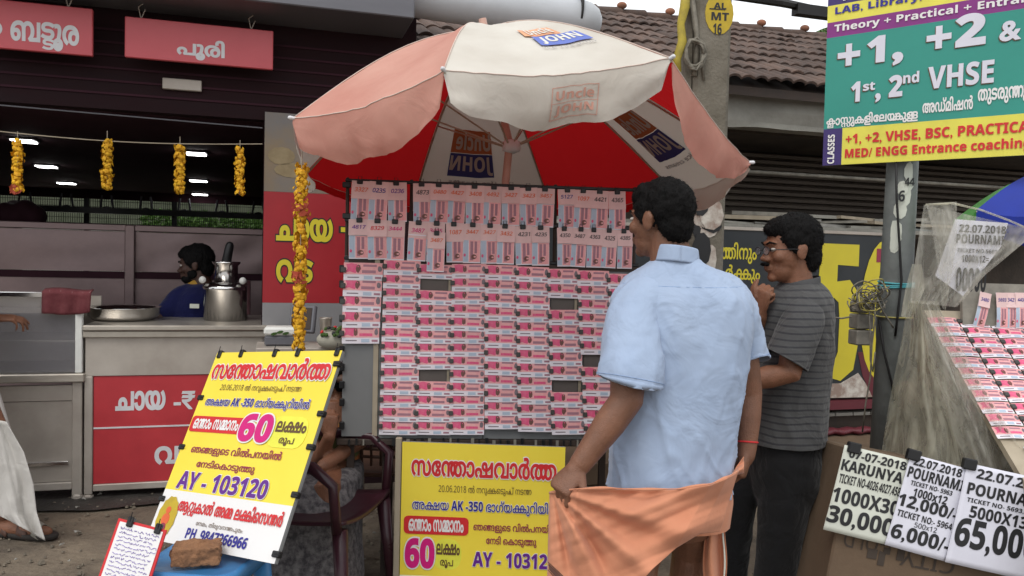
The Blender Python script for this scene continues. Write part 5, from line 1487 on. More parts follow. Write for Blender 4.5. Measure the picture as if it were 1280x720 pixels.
# ---------------- plastic chairs behind the boards
def chair(name, label, fr, m, perf=False):
    t = thing(name, label, 'chair', fr.o)
    m_ = MB(); m_.smooth = True
    m_.grid(lambda u, v: fr(-.22 + .44 * u, -.22 + .44 * v, .43 + .03 * (2 * u - 1) ** 2 - .02 * math.sin(math.pi * v)), 10, 10)
    o = put('seat', m_, m, t, norm=False); q = o.modifiers.new('s', 'SOLIDIFY'); q.thickness = .014
    if perf:
        for k in range(9):
            m_ = MB(); m_.smooth = True; zz = .52 + k * .037; m_.tube([fr(-.20 + .04 * i, .22 + .06 * (zz - .45) + .035 * math.sin(i / 10 * math.pi), zz) for i in range(11)], .0075, 6); put('weave_bar', m_, m, t)
            m_ = MB(); m_.smooth = True; xx = -.17 + k * .0425; m_.tube([fr(xx, .225 + .06 * zz_ + .035 * math.sin((xx + .2) / .4 * math.pi), .48 + zz_) for zz_ in (0, .12, .24, .36)], .006, 6); put('weave_bar', m_, m, t)
    else:
        for k in range(5):
            m_ = MB(); m_.smooth = True; x = -.16 + k * .08; m_.tube([fr(x, .22 + .02 * math.cos(x * 8), .45), fr(x, .25, .6), fr(x, .29, .82)], .02, 8, sc=(.35, 1), ref=(0, 1, 0)); put('back_slat', m_, m, t)
    m_ = MB(); m_.smooth = True; m_.tube([fr(-.22, .21, .44), fr(-.23, .26, .65), fr(-.2, .29, .82), fr(-.1, .315, .88), fr(.1, .315, .88), fr(.2, .29, .82), fr(.23, .26, .65), fr(.22, .21, .44)], .02, 10); put('back_frame', m_, m, t)
    for s_ in (-1, 1):
        m_ = MB(); m_.smooth = True; m_.tube([fr(s_ * .225, -.2, .42), fr(s_ * .26, -.2, .6), fr(s_ * .265, -.12, .66), fr(s_ * .26, .12, .67), fr(s_ * .235, .25, .68)], [.02, .02, .024, .026, .02], 10); put('armrest', m_, m, t)
        for y in (-.2, .2):
            m_ = MB(); m_.smooth = True; m_.tube([fr(s_ * .2, y, .42), fr(s_ * .235, y * 1.2, 0)], [.03, .02], 10); put('leg', m_, m, t)
    return t
chair('plastic_chair', 'dark maroon plastic armchair behind the leaning yellow board', Fr((P(388, 640, 3.05).x, 3.15, 0), (.25, 1, 0)), M['chair_maroon'])
chair('plastic_chair', 'brown chair with a woven lattice back beside the upright yellow board', Fr((P(468, 600, 3.75).x, 3.85, 0), (-1, .12, 0)), M['chair_brown'], True)
# bench things on the grey table under the poster
tb = P(375, 440, 4.3)
m_ = MB(); tbf = Fr((tb.x, 4.35, 0), S.X)
tt = thing('side_table', 'small grey table under the red poster holding trays and a flowered bag', 'table', tbf.o)
ztb = P(375, 432, 4.3).z
m_ = MB(); m_.box(tbf, -.24, .35, -.16, .16, ztb - .03, ztb, .004); put('table_top', m_, M['steel_dull'], tt)
for sx in (-.22, .31):
    for sy in (-.14, .12):
        m_ = MB(); m_.box(tbf, sx, sx + .025, sy, sy + .025, 0, ztb - .03); put('leg', m_, M['dark_wood'], tt)
bx = P(350, 425, 4.25); b1 = Fr((bx.x - .075, 4.22, ztb + .002), (1, .25, 0), (0, 0, 1))
t = thing('food_box', 'white lidded box with a green leaf print below the red poster', 'box', b1.o)
m_ = MB(); m_.box(b1, 0, .17, 0, .12, 0, .055, .01); put('base', m_, M['stool_blue'] if False else M['grey_metal'], t); m_ = MB(); m_.box(b1, -.004, .174, -.004, .124, .056, .10, .012); put('lid', m_, M['white_paint'], t)
for dx, dz in ((.05, .066), (.08, .075), (.11, .068)):
    m_ = MB(); m_.prism(b1, [(dx + .018 * math.cos(a), dz + .009 * math.sin(a + .4)) for a in [i * .9 for i in range(7)]], -.0062, -.0045); put('leaf_print', m_, M['foliage'], t)
b2p = P(370, 400, 4.4); b2 = Fr((b2p.x - .06, 4.45, ztb + .06), (1, -.3, 0), (0, .35, 1))
m_ = MB(); m_.box(b2, 0, .16, 0, .03, .0, .16, .006)
t = thing('tray', 'grey framed tray tilted up behind the food box', 'tray', b2.o); put('rim', m_, M['grey_metal'], t); m_ = MB(); m_.box(b2, .018, .142, -.004, -.001, .018, .142); put('well', m_, M['dark_wood'], t)
tp_ = P(407, 410, 4.4)
m_ = MB(); m_.smooth = True; m_.lathe(V((tp_.x, 4.4, ztb + .002)), [(.026, 0), (.034, .14), (.036, .145), (.03, .146), (.028, .02)], 20); tag(put('steel_tumbler', m_, M['steel']), 'dull steel tumbler standing right of the yellow garland', 'tumbler')
fb = P(412, 432, 4.1); rnd = random.Random(2)
t = thing('flower_bag', 'pale bag printed with small red and green flowers right of the yellow garland', 'bag', V((fb.x, 4.2, ztb)))
m_ = MB(); m_.smooth = True; m_.ball(V((fb.x, 4.22, ztb + .045)), .10, .07, .055); m_.ball(V((fb.x + .04, 4.22, ztb + .07)), .06, .06, .05); put('cloth', setm(voxel(m_, .01, 3), mat('bag_cloth', (.42, .40, .33), .8)), None, t)
for k in range(34):
    a_, b_ = rnd.uniform(-2.9, -.2), rnd.uniform(.1, 1.3); n_ = V((math.cos(a_) * math.cos(b_), math.sin(a_) * math.cos(b_), math.sin(b_)))
    c = V((fb.x + .015, 4.215, ztb + .055)) + V((n_.x * .10, n_.y * .074, n_.z * .066)); fr = frame_from(n_)
    m_ = MB(); m_.smooth = True; m_.ball(c, .011, .008, .011, fr, 6, 4); put('flower_print', m_, M[rnd.choice(['foliage', 'ink_red', 'foliage', 'ink_black'])], t)
# ================================================================ RIGHT SIDE
pm = thing('metal_pole', 'grey sign pole with peeling paper, blue twine and tangled wires', 'pole', V((P(1112, 400, 3.9).x, 3.9, 0)))
a_ = P(1131, 150, 3.85); b_ = P(1109, 560, 3.85); dd = (a_ - b_).normalized(); b_ = b_ - dd * (b_.z / dd.z); PF = Fr(b_, (1, 0, 0), dd)
m_ = MB(); m_.smooth = True; m_.tube([b_, b_ + dd * 1.5, b_ + dd * 4.2], [.082, .073, .058], 24); put('shaft', m_, M['pole_metal'], pm)
rnd = random.Random(4)
for k, (px, py) in enumerate(((1137, 228), (1132, 243), (1126, 262), (1121, 290), (1119, 306), (1128, 235), (1135, 215), (1117, 298))):
    x, z = PF.hit(px, py, -.07); w_, h_ = rnd.uniform(.016, .03), rnd.uniform(.03, .06); m_ = MB(); n = 9
    pts = [(max(-.06, min(.06, x + w_ * (1 + .3 * rnd.random()) * math.cos(i * 6.283 / n))), z + h_ * (1 + .3 * rnd.random()) * math.sin(i * 6.283 / n)) for i in range(n)]
    rp = .0705
    vs = [PF(px_, -math.sqrt(max(rp ** 2 - px_ ** 2, 0)) - .003 - .0008 * k, pz_) for px_, pz_ in pts]; c0 = PF(sum(p_[0] for p_ in pts) / n, -math.sqrt(rp ** 2 - min((sum(p_[0] for p_ in pts) / n) ** 2, .004)) - .003 - .0008 * k, sum(p_[1] for p_ in pts) / n)
    m_.add(vs + [c0], [(i, (i + 1) % n, n) for i in range(n)]); put('paper_scrap', m_, M['paper_cream'], pm, norm=False)
for s_, xl, yt, yb__, xr in (('44', 1130, 222, 232, 1142), ('6', 1122, 238, 252, 1130)):
    x0, z0 = PF.hit(xl, yb__, -.075); x1 = PF.hit(xr, yb__, -.075)[0]; z1 = PF.hit(xl, yt, -.075)[1]
    tx(PF, pm, s_, (x0, x1, z0, z1), 'ink_black', bold=.03, lift=.082)
m_ = MB(); m_.smooth = True; m_.tube([P(1120, 200, 3.76), P(1121, 250, 3.76), P(1124, 300, 3.76), P(1127, 350, 3.76), P(1122, 395, 3.76), P(1119, 420, 3.77)], .006, 6); put('cable', m_, M['black_wire'], pm)
m_ = MB(); m_.smooth = True; m_.tube([P(1099, 400, 3.8), P(1105, 440, 3.76), P(1115, 480, 3.76), P(1122, 520, 3.78)], .006, 6); put('cable', m_, M['black_wire'], pm)
for k, zz in enumerate((353, 356, 359)):
    x, z = PF.hit(1120, zz, 0); m_ = MB(); m_.smooth = True; m_.tube([PF(.079 * math.cos(i * .3307), .079 * math.sin(i * .3307), z + .006 * math.sin(i * .33 + k)) for i in range(20)], .0045, 6); put('twine', m_, M['twine_cyan'], pm)
x, z = PF.hit(1120, 396, 0); m_ = MB(); m_.smooth = True; m_.tube([PF(.081 * math.cos(i * .3307), .081 * math.sin(i * .3307), z) for i in range(20)], .004, 6); put('twine', m_, M['twine_yellow'], pm)
# meter box
mbx = thing('meter_box', 'grey wall meter box in three sections tied beside the metal pole', 'electric box', P(1076, 431, 3.8))
MF = Fr(P(1075, 431, 3.80), (1, .15, 0), dd)
kz = 3.8 / 995
for k, (ya_, yb3) in enumerate(((431, 412), (411, 392), (391, 376))):
    m_ = MB(); m_.box(MF, -11 * kz, 11 * kz, -.04, .04, (431 - ya_) * kz + .001, (431 - yb3) * kz, .006); put('section', m_, M['meter_grey'], mbx)
rnd = random.Random(12)
wt = thing('wire_tangle', 'tangle of loose grey and yellow wires over the meter box', 'wires', P(1083, 376, 3.74))
for k in range(26):
    c = P(rnd.uniform(1072, 1098), rnd.uniform(360, 386), rnd.uniform(3.68, 3.78)); m_ = MB(); m_.smooth = True
    ra, rb_, ph, tl = rnd.uniform(.03, .075), rnd.uniform(.02, .06), rnd.uniform(0, 6), rnd.uniform(2.5, 5.5)
    m_.tube([c + V((ra * math.cos(ph + tl * i / 12), .025 * math.sin(i * .7 + ph), rb_ * math.sin(ph + tl * i / 12) + rnd.uniform(-.003, .003))) for i in range(13)], .0032, 5)
    put('wire', m_, M['twine_yellow' if k % 4 == 0 else 'wire_grey'], wt)
for pts in ([(1092, 375), (1094, 400), (1090, 430), (1088, 470), (1082, 505), (1078, 540)], [(1086, 380), (1088, 420), (1088, 450), (1091, 465), (1094, 440)], [(1096, 372), (1104, 390), (1112, 402), (1117, 410)], [(1064, 396), (1052, 398), (1044, 397)], [(1080, 376), (1100, 366), (1112, 358)]):
    m_ = MB(); m_.smooth = True; m_.tube([P(x, y, 3.72) for x, y in pts], .004, 6); put('wire', m_, M['wire_grey'], wt)

# ---------------- green tuition sign
ga = math.radians(40)
Gc = P(1130, 198, 3.73)
G = Fr(Gc, (math.cos(ga), -math.sin(ga), 0), (.0, .02, 1))
gx0, gz0 = G.hit(1028, 207); gx1 = G.hit(1345, 190)[0]; gz1 = G.hit(1035, -62)[1]
def gz(py): return G.hit(1040, py)[1]
gs = thing('class_sign', 'green, purple and yellow tuition class sign fixed on the metal pole', 'sign', Gc)
m_ = MB(); m_.box(G, gx0, gx1, .004, .02, gz0, gz1, .002); put('board', m_, M['grey_board'], gs)
zz = [gz0, G.hit(1040, 161)[1], G.hit(1040, 47)[1], G.hit(1040, 28)[1], G.hit(1040, 7)[1], gz1]
xn = G.hit(1052, 190)[0]
def sheet(x0, x1, z0, z1, m, nm, l=.0):
    m_ = MB(); m_.grid(lambda u, v: G(x0 + (x1 - x0) * u, .001 - l - .0025 * math.sin(u * 9 + z0 * 3) * math.sin(v * 3.1) * 0, z0 + (z1 - z0) * v), 12, 6); put(nm, m_, M[m], gs, norm=False)
sheet(gx0, gx1, zz[1], zz[2], 'green_teal', 'green_band'); sheet(gx0, gx1, zz[2], zz[3], 'sign_purple', 'purple_band'); sheet(gx0, gx1, zz[3], zz[4], 'sign_yellow', 'yellow_band'); sheet(gx0, gx1, zz[4], zz[5], 'sign_navy', 'navy_band')
sheet(gx0, xn, zz[0], zz[1], 'sign_navy', 'navy_block'); sheet(xn, gx1, zz[0], zz[1], 'sign_yellow', 'yellow_band')
def tg(s, xl, yb_, yt, xr, m, ybr=None, **k):
    x0, z0 = G.hit(xl, yb_); z1 = G.hit(xl, yt)[1]
    x1 = G.hit(xr, yb_)[0]
    return tx(G, gs, s, (x0, x1, z0, z1), m, lift=k.pop('lift', .0028), **k)
# drop shadows of the printed numerals are part of the print
for s_, xl, yb_, yt, xr, b_ in (('+', 1047, 84, 57, 1075, .12), ('1', 1084, 80, 47, 1106, .1), (',', 1115, 82, 66, 1129, .1), ('+', 1158, 63, 35, 1189, .12), ('2', 1194, 60, 20, 1232, .1), ('&', 1249, 53, 28, 1276, .08),
                            ('1', 1064, 128, 103, 1075, .08), ('st', 1079, 114, 104, 1094, .05), (',', 1094, 128, 117, 1101, .08), ('2', 1111, 122, 95, 1128, .08), ('nd', 1129, 105, 91, 1149, .05), ('VHSE', 1160, 112, 84, 1242, .07)):
    tx_ = tg(s_, xl, yb_, yt, xr, 'paper_white', bold=b_, lift=.0040)
    tx__ = tg(s_, xl - 1.2, yb_ + 1.2, yt + 1.2, xr - 1.2, 'ink_brown', bold=b_, lift=.0026, name='print_shade')
tg('Theory + Practical + Entrance', 1043, 43, 31, 1310, 'print_white', bold=.03); tg('LAB, Library, Notes', 1044, 21, 9, 1215, 'ink_blue', bold=.04); tg('TUITION CENTRE', 1050, 2, -16, 1240, 'print_white', bold=.04)
tg('[ക/ല]ാസ്സുകളിലേയ്ക്കുള്ള'.replace('സ്സ', '[സ/സ]').replace('യ്ക്ക', '[യക]').replace('ള്ള', '[ളള]').replace('ലേ', 'േല'), 1033, 161, 145, 1147, 'print_white', bold=.03)
tg('അഡ്മിഷൻ', 1153, 142, 124, 1216, 'print_white', bold=.03); tg('തുടരു[നന]ു', 1222, 132, 112, 1284, 'print_white', bold=.03)
tg('+1, +2, VHSE, BSC, PRACTICAL', 1057, 182, 168, 1296, 'ink_red', bold=.05); tg('MED/ ENGG Entrance coaching', 1056, 201, 186, 1288, 'ink_red', bold=.05)
# CLASSES upright
x0, z0 = G.hit(1034, 205); x1, z1 = G.hit(1044, 168)
GV = Fr(G(x1, 0, z0), G.Z, -G.X, G.Y)
m_ = MB(); text(m_, lambda x, z, l: G(x1 - z, -.0028 - l, z0 + x), 'CLASSES', 0, z1 - z0, 0, x1 - x0, bold=.04); put('lettering', m_, M['print_white'], gs, norm=False)

# ---------------- second lottery stand (right)
T2 = Fr(P(1168, 398, 3.35), (1, -.06, 0), (0, .80, .60))
stand = thing('ticket_stand', 'slanted ticket stand at the right edge under plastic sheeting', 'display stand', V((2.1, 3.1, 0)))
x1 = 1.1; dn = -.92
m_ = MB(); m_.box(T2, -.02, x1, .006, .03, dn - .15, .06); put('slope_board', m_, M['pale_wood'], stand)
m_ = MB(); q0 = T2(-.02, 0, dn - .15); m_.box(Fr((q0.x, q0.y, 0), T2.X), 0, x1, .0, .04, 0, q0.z - .04); put('front_panel', m_, M['cardboard'], stand)
m_ = MB(); q1 = T2(-.02, 0, .06); m_.box(Fr((q1.x, q1.y, 0), T2.X), 0, x1, 0, .04, 0, q1.z - .05); put('back_panel', m_, M['cardboard'], stand)
# the stand's display rows
v2 = [ticket_me(.115, .055, seed=i + 20) for i in range(3)]
u0, v0 = T2.hit(1180, 405)
n2 = 0
for r_ in range(11):
    for c_i in range(9):
        x = -.03 + c_i * .122 + (r_ % 2) * .002; z = -.0 - r_ * .060
        if x + .1 > x1: continue
        wp = T2(x, 0, z); dv = wp - CO; zc_ = dv.dot(CF); sx_ = 640 + FPX * dv.dot(CR) / zc_
        if sx_ > 1290 or sx_ < 1130: continue
        o = place_me('lottery_ticket', random.choice(v2), T2, x, -.002 - .0015 * (r_ % 2), z, random.uniform(-.015, .015),
                     f'small lottery ticket on the slanted stand, {ORD[c_i]} column and {ORD[r_]} row from its top left', 'ticket', 'tickets laid out on the slanted stand')
        if c_i: addclip(o, sclip_me, .0, -.02, -.001, 'clip')
# upright tickets on top of the stand
UF = Fr(P(1212, 402, 3.3), (1, -.06, 0), (.0, .12, 1))
for k, (px, sc_x) in enumerate(((1232, 1), (1251, 1), (1263, 1), (1275, 1))):
    x, z = UF.hit(px, 366)
    me, slip, nt = hang_me(['3480', '5693', '3421', '4408'][k], 'ink_blue', .42, 70 + k)
    o = place_me('hanging_ticket', me, UF, x, -.004 * (k % 2), z, .22 if k == 0 else 0, ['single ticket leaning upright alone on top of the slanted stand', 'upright ticket in the cluster on the slanted stand, left one of three', 'upright ticket in the cluster on the slanted stand, middle one of three', 'upright ticket in the cluster on the slanted stand, right one of three'][k], 'ticket', 'tickets standing upright on the slanted stand')
    o.scale = (.62, 1, .88)
    for nm_, m2 in (('slip', slip), ('number', nt)):
        sp = D.objects.new(nm_, m2); COL.objects.link(sp); sp.parent = o
m_ = MB(); x0, z0 = UF.hit(1205, 404); m_.box(UF, x0, x0 + .9, .01, .03, z0 - .03, z0 + .17); put('support_panel', m_, M['meter_grey'], stand)
# handwritten white sheet at the foot of the tickets
HF = Fr(T2(.04, -.004, -.69), T2.X, T2.Z)
t = thing('notice_sheet', 'white sheet with red handwriting at the foot of the slanted stand', 'notice', HF(0.1, 0, -.2))
m_ = MB(); m_.box(HF, .0, .5, .0, .003, -.30, .0); put('sheet', m_, M['paper_white'], t)
m_ = MB(); rnd = random.Random(31)
for k in range(5):
    x = .04
    while x < .4:
        w_ = rnd.uniform(.01, .03); m_.tube([HF(x + w_ * i / 4, -.002, -.04 - k * .05 + rnd.uniform(-.009, .011)) for i in range(5)], .0016, 4); x += w_ + .008
put('handwriting', m_, M['ink_red'], t)

# carton with price papers
rollp = math.radians(8.5)
kx = V((math.cos(rollp), -.05, -math.sin(rollp))); kz_ = V((math.sin(rollp) + .06, .12, math.cos(rollp)))
K = Fr(P(1150, 570, 2.75), kx, kz_)
kk = 2.75 / 995
carton = thing('carton', 'brown cardboard carton at the lower right printed with upside down city gold lettering', 'carton', P(1180, 700, 3.0))
cx0_, _ = K.hit(1012, 640, .01); cx1_ = 1.2
m_ = MB(); m_.box(K, cx0_ + .10, cx1_, .008, .35, -.9, K.hit(1150, 572)[1] - .01, .006); put('box', m_, M['cardboard'], carton)
for s_, (xa_, xb_, ya_, yb3) in (('GOLD', (1052, 1116, 690, 665)), ('CITY', (1122, 1196, 717, 686))):
    x0, z0 = K.hit(xa_, ya_, .006); x1_, z1 = K.hit(xb_, yb3 + 6, .006)
    zc0 = K.hit((xa_ + xb_) / 2, (ya_ + yb3) / 2, .006)[1]; hh = 22 * kk / 2
    m_ = MB(); text(m_, lambda x, z, l: K(-x, .0055 - l, -z), s_, -x1_, -x0, -zc0 - hh, -zc0 + hh, bold=0); put('lettering', m_, mat('carton_ink', (.06, .045, .035), .8) if 'carton_ink' not in D.materials else D.materials['carton_ink'], carton, norm=False)
m_ = MB()
for x_, y_, w_, h_ in ((1083, 697, 12, 12), (1096, 706, 8, 16), (1104, 692, 8, 8), (1120, 700, 9, 22)):
    x0, z0 = K.hit(x_, y_, .006); m_.box(K, x0, x0 + w_ * kk, .0048, .0062, z0, z0 + h_ * kk)
put('printed_mark', m_, D.materials['carton_ink'], carton)
def price(px, label, mt, W_, H_, y, rot, lines, clip=.5):
    fr0 = Fr(P(px[0], px[1], 2.74), K.X, K.Z); c, s_ = math.cos(rot), math.sin(rot)
    fr = Fr(fr0(0, y, 0), fr0.X * c + fr0.Z * s_, fr0.Z * c - fr0.X * s_)
    fr.o = fr(0, 0, -H_)
    t = thing('price_notice', label, 'notice', fr(W_ / 2, 0, 0), group='white price notices clipped to the carton')
    m_ = MB(); m_.smooth = True; m_.grid(lambda u, v: fr(W_ * u, -.004 * math.sin(u * 4 + v * 3) - .003 * math.sin(v * 9) * u, H_ * v), 16, 18); o = put('sheet', m_, M[mt], t, norm=False)
    q = o.modifiers.new('s', 'SOLIDIFY'); q.thickness = .001; q.offset = 0
    for l in lines:
        st_, x0, x1_, v0, v1, b = l[:6]
        m_ = MB(); text(m_, lambda x, z, l_: fr(x, -.004 * math.sin(x / W_ * 4 + z / H_ * 3) - .003 * math.sin(z / H_ * 9) * x / W_ - .0022 - l_, z), st_, x0 * W_, x1_ * W_, (1 - v1) * H_, (1 - v0) * H_, bold=b); put('lettering', m_, M['ink_black'], t, norm=False)
    m_ = MB(); m_.box(fr, W_ * clip - .022, W_ * clip + .022, -.012, .015, H_ - .022, H_ + .016, .004); put('binder_clip', m_, M['black_plastic'], t)
price((1056, 556), 'cream price notice headed karunya, left of the three on the carton', 'paper_cream', .275, .30, .002, math.radians(-3),
      [('07-07-2018', .08, .80, .03, .13, .05), ('KARUNYA', .02, .80, .16, .29, .06), ('TICKET NO-4026,4027,4580', .03, .85, .33, .45, .02), ('1000X30', .0, .85, .49, .66, .04), ('30,000/-', .0, 1.0, .70, .93, .06)], .12)
price((1136, 566), 'bluish white price notice for 12,000 and 6,000, middle of the three', 'paper_white', .215, .325, -.014, math.radians(-5),
      [('22.07.2018', .08, .85, .02, .11, .04), ('POURNAMI', .03, .93, .13, .25, .06), ('TICKET NO- 5963', .12, .80, .27, .32, .02), ('1000x12', .20, .76, .34, .43, .03), ('12,000/-', .0, .98, .43, .58, .06), ('TICKET NO:- 5964', .04, .94, .60, .67, .02), ('500x12', .35, .72, .685, .74, .01), ('6,000/-', .03, .98, .75, .93, .07)], .05)
price((1203, 577), 'bluish white price notice for 65,000, right of the three', 'paper_white', .30, .345, -.030, math.radians(-2),
      [('22.07.2018', .13, .95, .03, .13, .04), ('POURNAMI', .06, .95, .18, .30, .06), ('TICKET NO- 5693,5694', .08, .92, .33, .38, .02), ('5000X13=', .14, .90, .40, .52, .03), ('65,000', .03, .98, .53, .86, .07)], .03)

# blue umbrella
def small_parasol(name, label, c, R_, h_, colors, rot, tilt):
    t = thing(name, label, 'umbrella', V((c.x, c.y, 0)))
    n_ = V(tilt).normalized(); f_ = Fr(c, n_.cross(V((0, 1, 0))) * -1, n_)
    e1 = V((0, 1, 0)).cross(n_).normalized(); e2 = n_.cross(e1)
    tp_ = [c + (e1 * math.cos(rot + k * math.pi / 4) + e2 * math.sin(rot + k * math.pi / 4)) * R_ for k in range(8)]
    ap = c + n_ * h_
    def pt(k, u, v):
        a = ap.lerp(tp_[k % 8], v) + n_ * .1 * math.sin(math.pi * v); b = ap.lerp(tp_[(k + 1) % 8], v) + n_ * .1 * math.sin(math.pi * v)
        return a.lerp(b, u) - n_ * .04 * v * math.sin(math.pi * u)
    for k in range(8):
        m_ = MB(); m_.smooth = True; m_.grid(lambda u, v: pt(k, u, v * .99 + .01), 10, 10); o = put('canopy_panel', m_, M[colors[k % len(colors)]], t, norm=False)
        m_ = MB(); m_.smooth = True; m_.grid(lambda u, v: pt(k, u, 1) - V((0, 0, .045 * v * (1 + .1 * math.sin(u * 12)))), 14, 3); put('valance', m_, M[colors[k % len(colors)]] if k != 5 else M['umb_orange'], o, norm=False)
        m_ = MB(); m_.tube([pt(k, 0, .05) - n_ * .01, pt(k, 0, .5) - n_ * .01, pt(k, 0, 1) - n_ * .01], .004, 5); put('rib', m_, M['steel'], t)
    m_ = MB(); m_.tube([V((c.x, c.y, 0)), ap], .016, 8); put('pole', m_, M['steel'], t)
small_parasol('parasol', 'blue and green parasol at the right edge over the slanted stand', P(1362, 277, 3.55) , .54, .19, ['umb_blue', 'umb_blue', 'umb_blue', 'umb_green', 'umb_blue', 'umb_blue', 'umb_blue', 'umb_blue'], .1, (.06, .05, 1))

# ---------------- plastic sheeting
def pxgrid(left, right, nu, nv, Yf, wob=.02, seed=0):
    """surface between two edges given as polylines of photo points; real depth from Yf(u, v)"""
    def poly(pl, t):
        t = min(max(t, 0), 1) * (len(pl) - 1); i = min(int(t), len(pl) - 2); f = t - i
        return pl[i][0] + (pl[i + 1][0] - pl[i][0]) * f, pl[i][1] + (pl[i + 1][1] - pl[i][1]) * f
    def f(u, v):
        a, b = poly(left, v), poly(right, v)
        w_ = wob * (noise.noise(V((u * 6 + seed, v * 1.5, 0))) + .35 * noise.noise(V((u * 14 + seed + v * 3, v * 3.5, 3))))
        return P(a[0] + (b[0] - a[0]) * u, a[1] + (b[1] - a[1]) * u, Yf(u, v) + w_)
    m_ = MB(); m_.smooth = True; m_.grid(f, nu, nv); return m_
# paper inside the upper bag
BQ = Fr(P(1180, 385, 2.98), (1, -.1, -.12), (-.1, 0, 1))
t = thing('price_notice', 'price notice headed pournami hanging inside the clear plastic bag', 'notice', BQ.o)
m_ = MB(); kb = 2.95 / 995
m_.prism(Fr(P(1196, 282, 2.97), (1, 0, -.02)), [(-2 * kb, 8 * kb), (64 * kb, 6 * kb), (58 * kb, -22 * kb), (12 * kb, -88 * kb), (-24 * kb, -64 * kb)], 0, .002); put('sheet', m_, M['paper_white'], t)
PI_ = Fr(P(1196, 282, 2.965), (1, 0, -.02))
for s_, x0, x1_, z0, z1, b in (('22.07.2018', 3, 62, -8, 2, .04), ('POURNAMI', 0, 60, -22, -10, .06), ('TICKET NO-5693', 2, 52, -33, -28, .02), ('1000X12=', 8, 42, -45, -36, .03)):
    m_ = MB(); text(m_, lambda x, z, l: PI_(x, -.001 - l, z), s_, x0 * kb, x1_ * kb, z0 * kb, z1 * kb, bold=b); put('lettering', m_, M['ink_black'], t, norm=False)
m_ = MB(); text(m_, lambda x, z, l: PI_(x, -.001 - l, z), '00000', 2 * kb, 40 * kb, -82 * kb, -52 * kb, bold=.06); put('lettering', m_, M['ink_black'], t, norm=False)
m_ = pxgrid([(1155, 256), (1148, 300), (1140, 350), (1138, 378)], [(1284, 285), (1284, 300), (1230, 345), (1196, 384)], 40, 30, lambda u, v: 2.88 + .06 * math.sin(u * 9) * .5 - .0 * v, .05, 1)
sh = thing('plastic_bag', 'crumpled clear plastic bag hanging between the metal pole and the blue parasol', 'plastic bag', P(1180, 380, 2.9))
put('sheet', m_, M['plastic_sheet'], sh, norm=False)
m_ = MB(); m_.smooth = True; m_.tube([P(1157, 256, 2.86), P(1190, 254, 2.86), P(1225, 262, 2.88), P(1260, 275, 2.9), P(1290, 288, 2.92)], .004, 6); put('rolled_hem', m_, M['plastic_thick'], sh)
m_ = pxgrid([(1158, 256), (1164, 280), (1172, 330), (1178, 385)], [(1196, 252), (1196, 300), (1190, 340), (1182, 388)], 14, 24, lambda u, v: 2.84 + .03 * math.sin(u * 3), .04, 5)
put('fold', m_, M['plastic_sheet'], sh, norm=False)
m_ = pxgrid([(1135, 376), (1128, 420), (1112, 500), (1098, 590), (1094, 640)], [(1172, 376), (1192, 430), (1232, 500), (1275, 570), (1300, 620)], 60, 50, lambda u, v: 2.93 + .10 * math.sin(u * 8 + v * 2) * (.3 + v) - .02 * v, .12, 2)
sd_ = thing('plastic_sheet', 'yellowed clear plastic sheet draped down over the slanted ticket stand', 'plastic sheet', P(1180, 600, 2.95))
put('sheet', m_, M['plastic_thick'], sd_, norm=False)
m_ = pxgrid([(1142, 380), (1150, 430), (1175, 500), (1200, 570), (1220, 620)], [(1170, 378), (1200, 430), (1240, 500), (1284, 575), (1304, 620)], 24, 40, lambda u, v: 2.86 + .05 * math.sin(u * 9 + v * 3), .08, 7)
put('fold', m_, M['plastic_sheet'], sd_, norm=False)
m_ = pxgrid([(1140, 330), (1132, 360), (1126, 395)], [(1152, 330), (1156, 360), (1140, 400)], 8, 12, lambda u, v: 2.95, .03, 9)
put('fold', m_, M['plastic_thick'], sd_, norm=False)
m_ = MB(); m_.smooth = True
for k in range(30):
    rnd = random.Random(k); m_.ball(P(1130 + 50 * rnd.random(), 480 + 90 * rnd.random(), 3.25 + .2 * rnd.random()), .05 + .05 * rnd.random())
tag(put('cloth_heap', setm(voxel(m_, .02, 3, disp=lambda p: .02 * noise.noise(p * 12)), mat('sack_brown', (.13, .10, .07), .9, (.04, .03, .025), 9, bump=.4))), 'brown bundled sacking behind the plastic sheet', 'sacking')

# ================================================================ PEOPLE
def fold(amp, s1, s2, seed, st=(1, 1, .45)):
    sd = V((seed * 3.1, seed, 0))
    def f(p):
        q = V((p.x * st[0], p.y * st[1], p.z * st[2]))
        a = noise.noise(q * s1 + sd); b = noise.noise(q * s2 + sd * 2)
        return amp * ((1 - abs(a) * 2.2) * .55 + .45 * b)
    return f
def limb(mb, pts, rs, n=14, sc=(1, 1), ref=None): mb.tube(pts, rs, n, True, sc, ref)
def fade(fn, lo, hi, axis=2):
    return fn

# ---- the man in the light blue shirt and orange mundu
pb_ = thing('person', 'man seen from behind in light blue shirt, spreading his orange mundu with both hands', 'person', V((.50, 2.58, 0)))
hc = P(824, 279, 2.63)
fdir = V((-.72, .69, -.02))
mb = MB(); head(mb, hc, fdir, (0, 0, 1), 1.05)
limb(mb, [P(834, 296, 2.63), P(844, 335, 2.62)], [.060, .068], 16)
yaw = math.radians(-8)
def tr(px, py, Y, rx, ry): return ring(P(px, py, Y), rx, ry, yaw)
mb.loft([tr(843, 318, 2.60, .058, .06), tr(846, 336, 2.60, .085, .07), tr(850, 352, 2.60, .15, .09), tr(852, 372, 2.59, .195, .11), tr(853, 400, 2.585, .205, .125), tr(852, 440, 2.58, .20, .128), tr(845, 500, 2.575, .178, .128), tr(840, 545, 2.57, .172, .13), tr(838, 600, 2.57, .185, .14), tr(838, 640, 2.57, .18, .14), tr(838, 665, 2.57, .12, .11)])
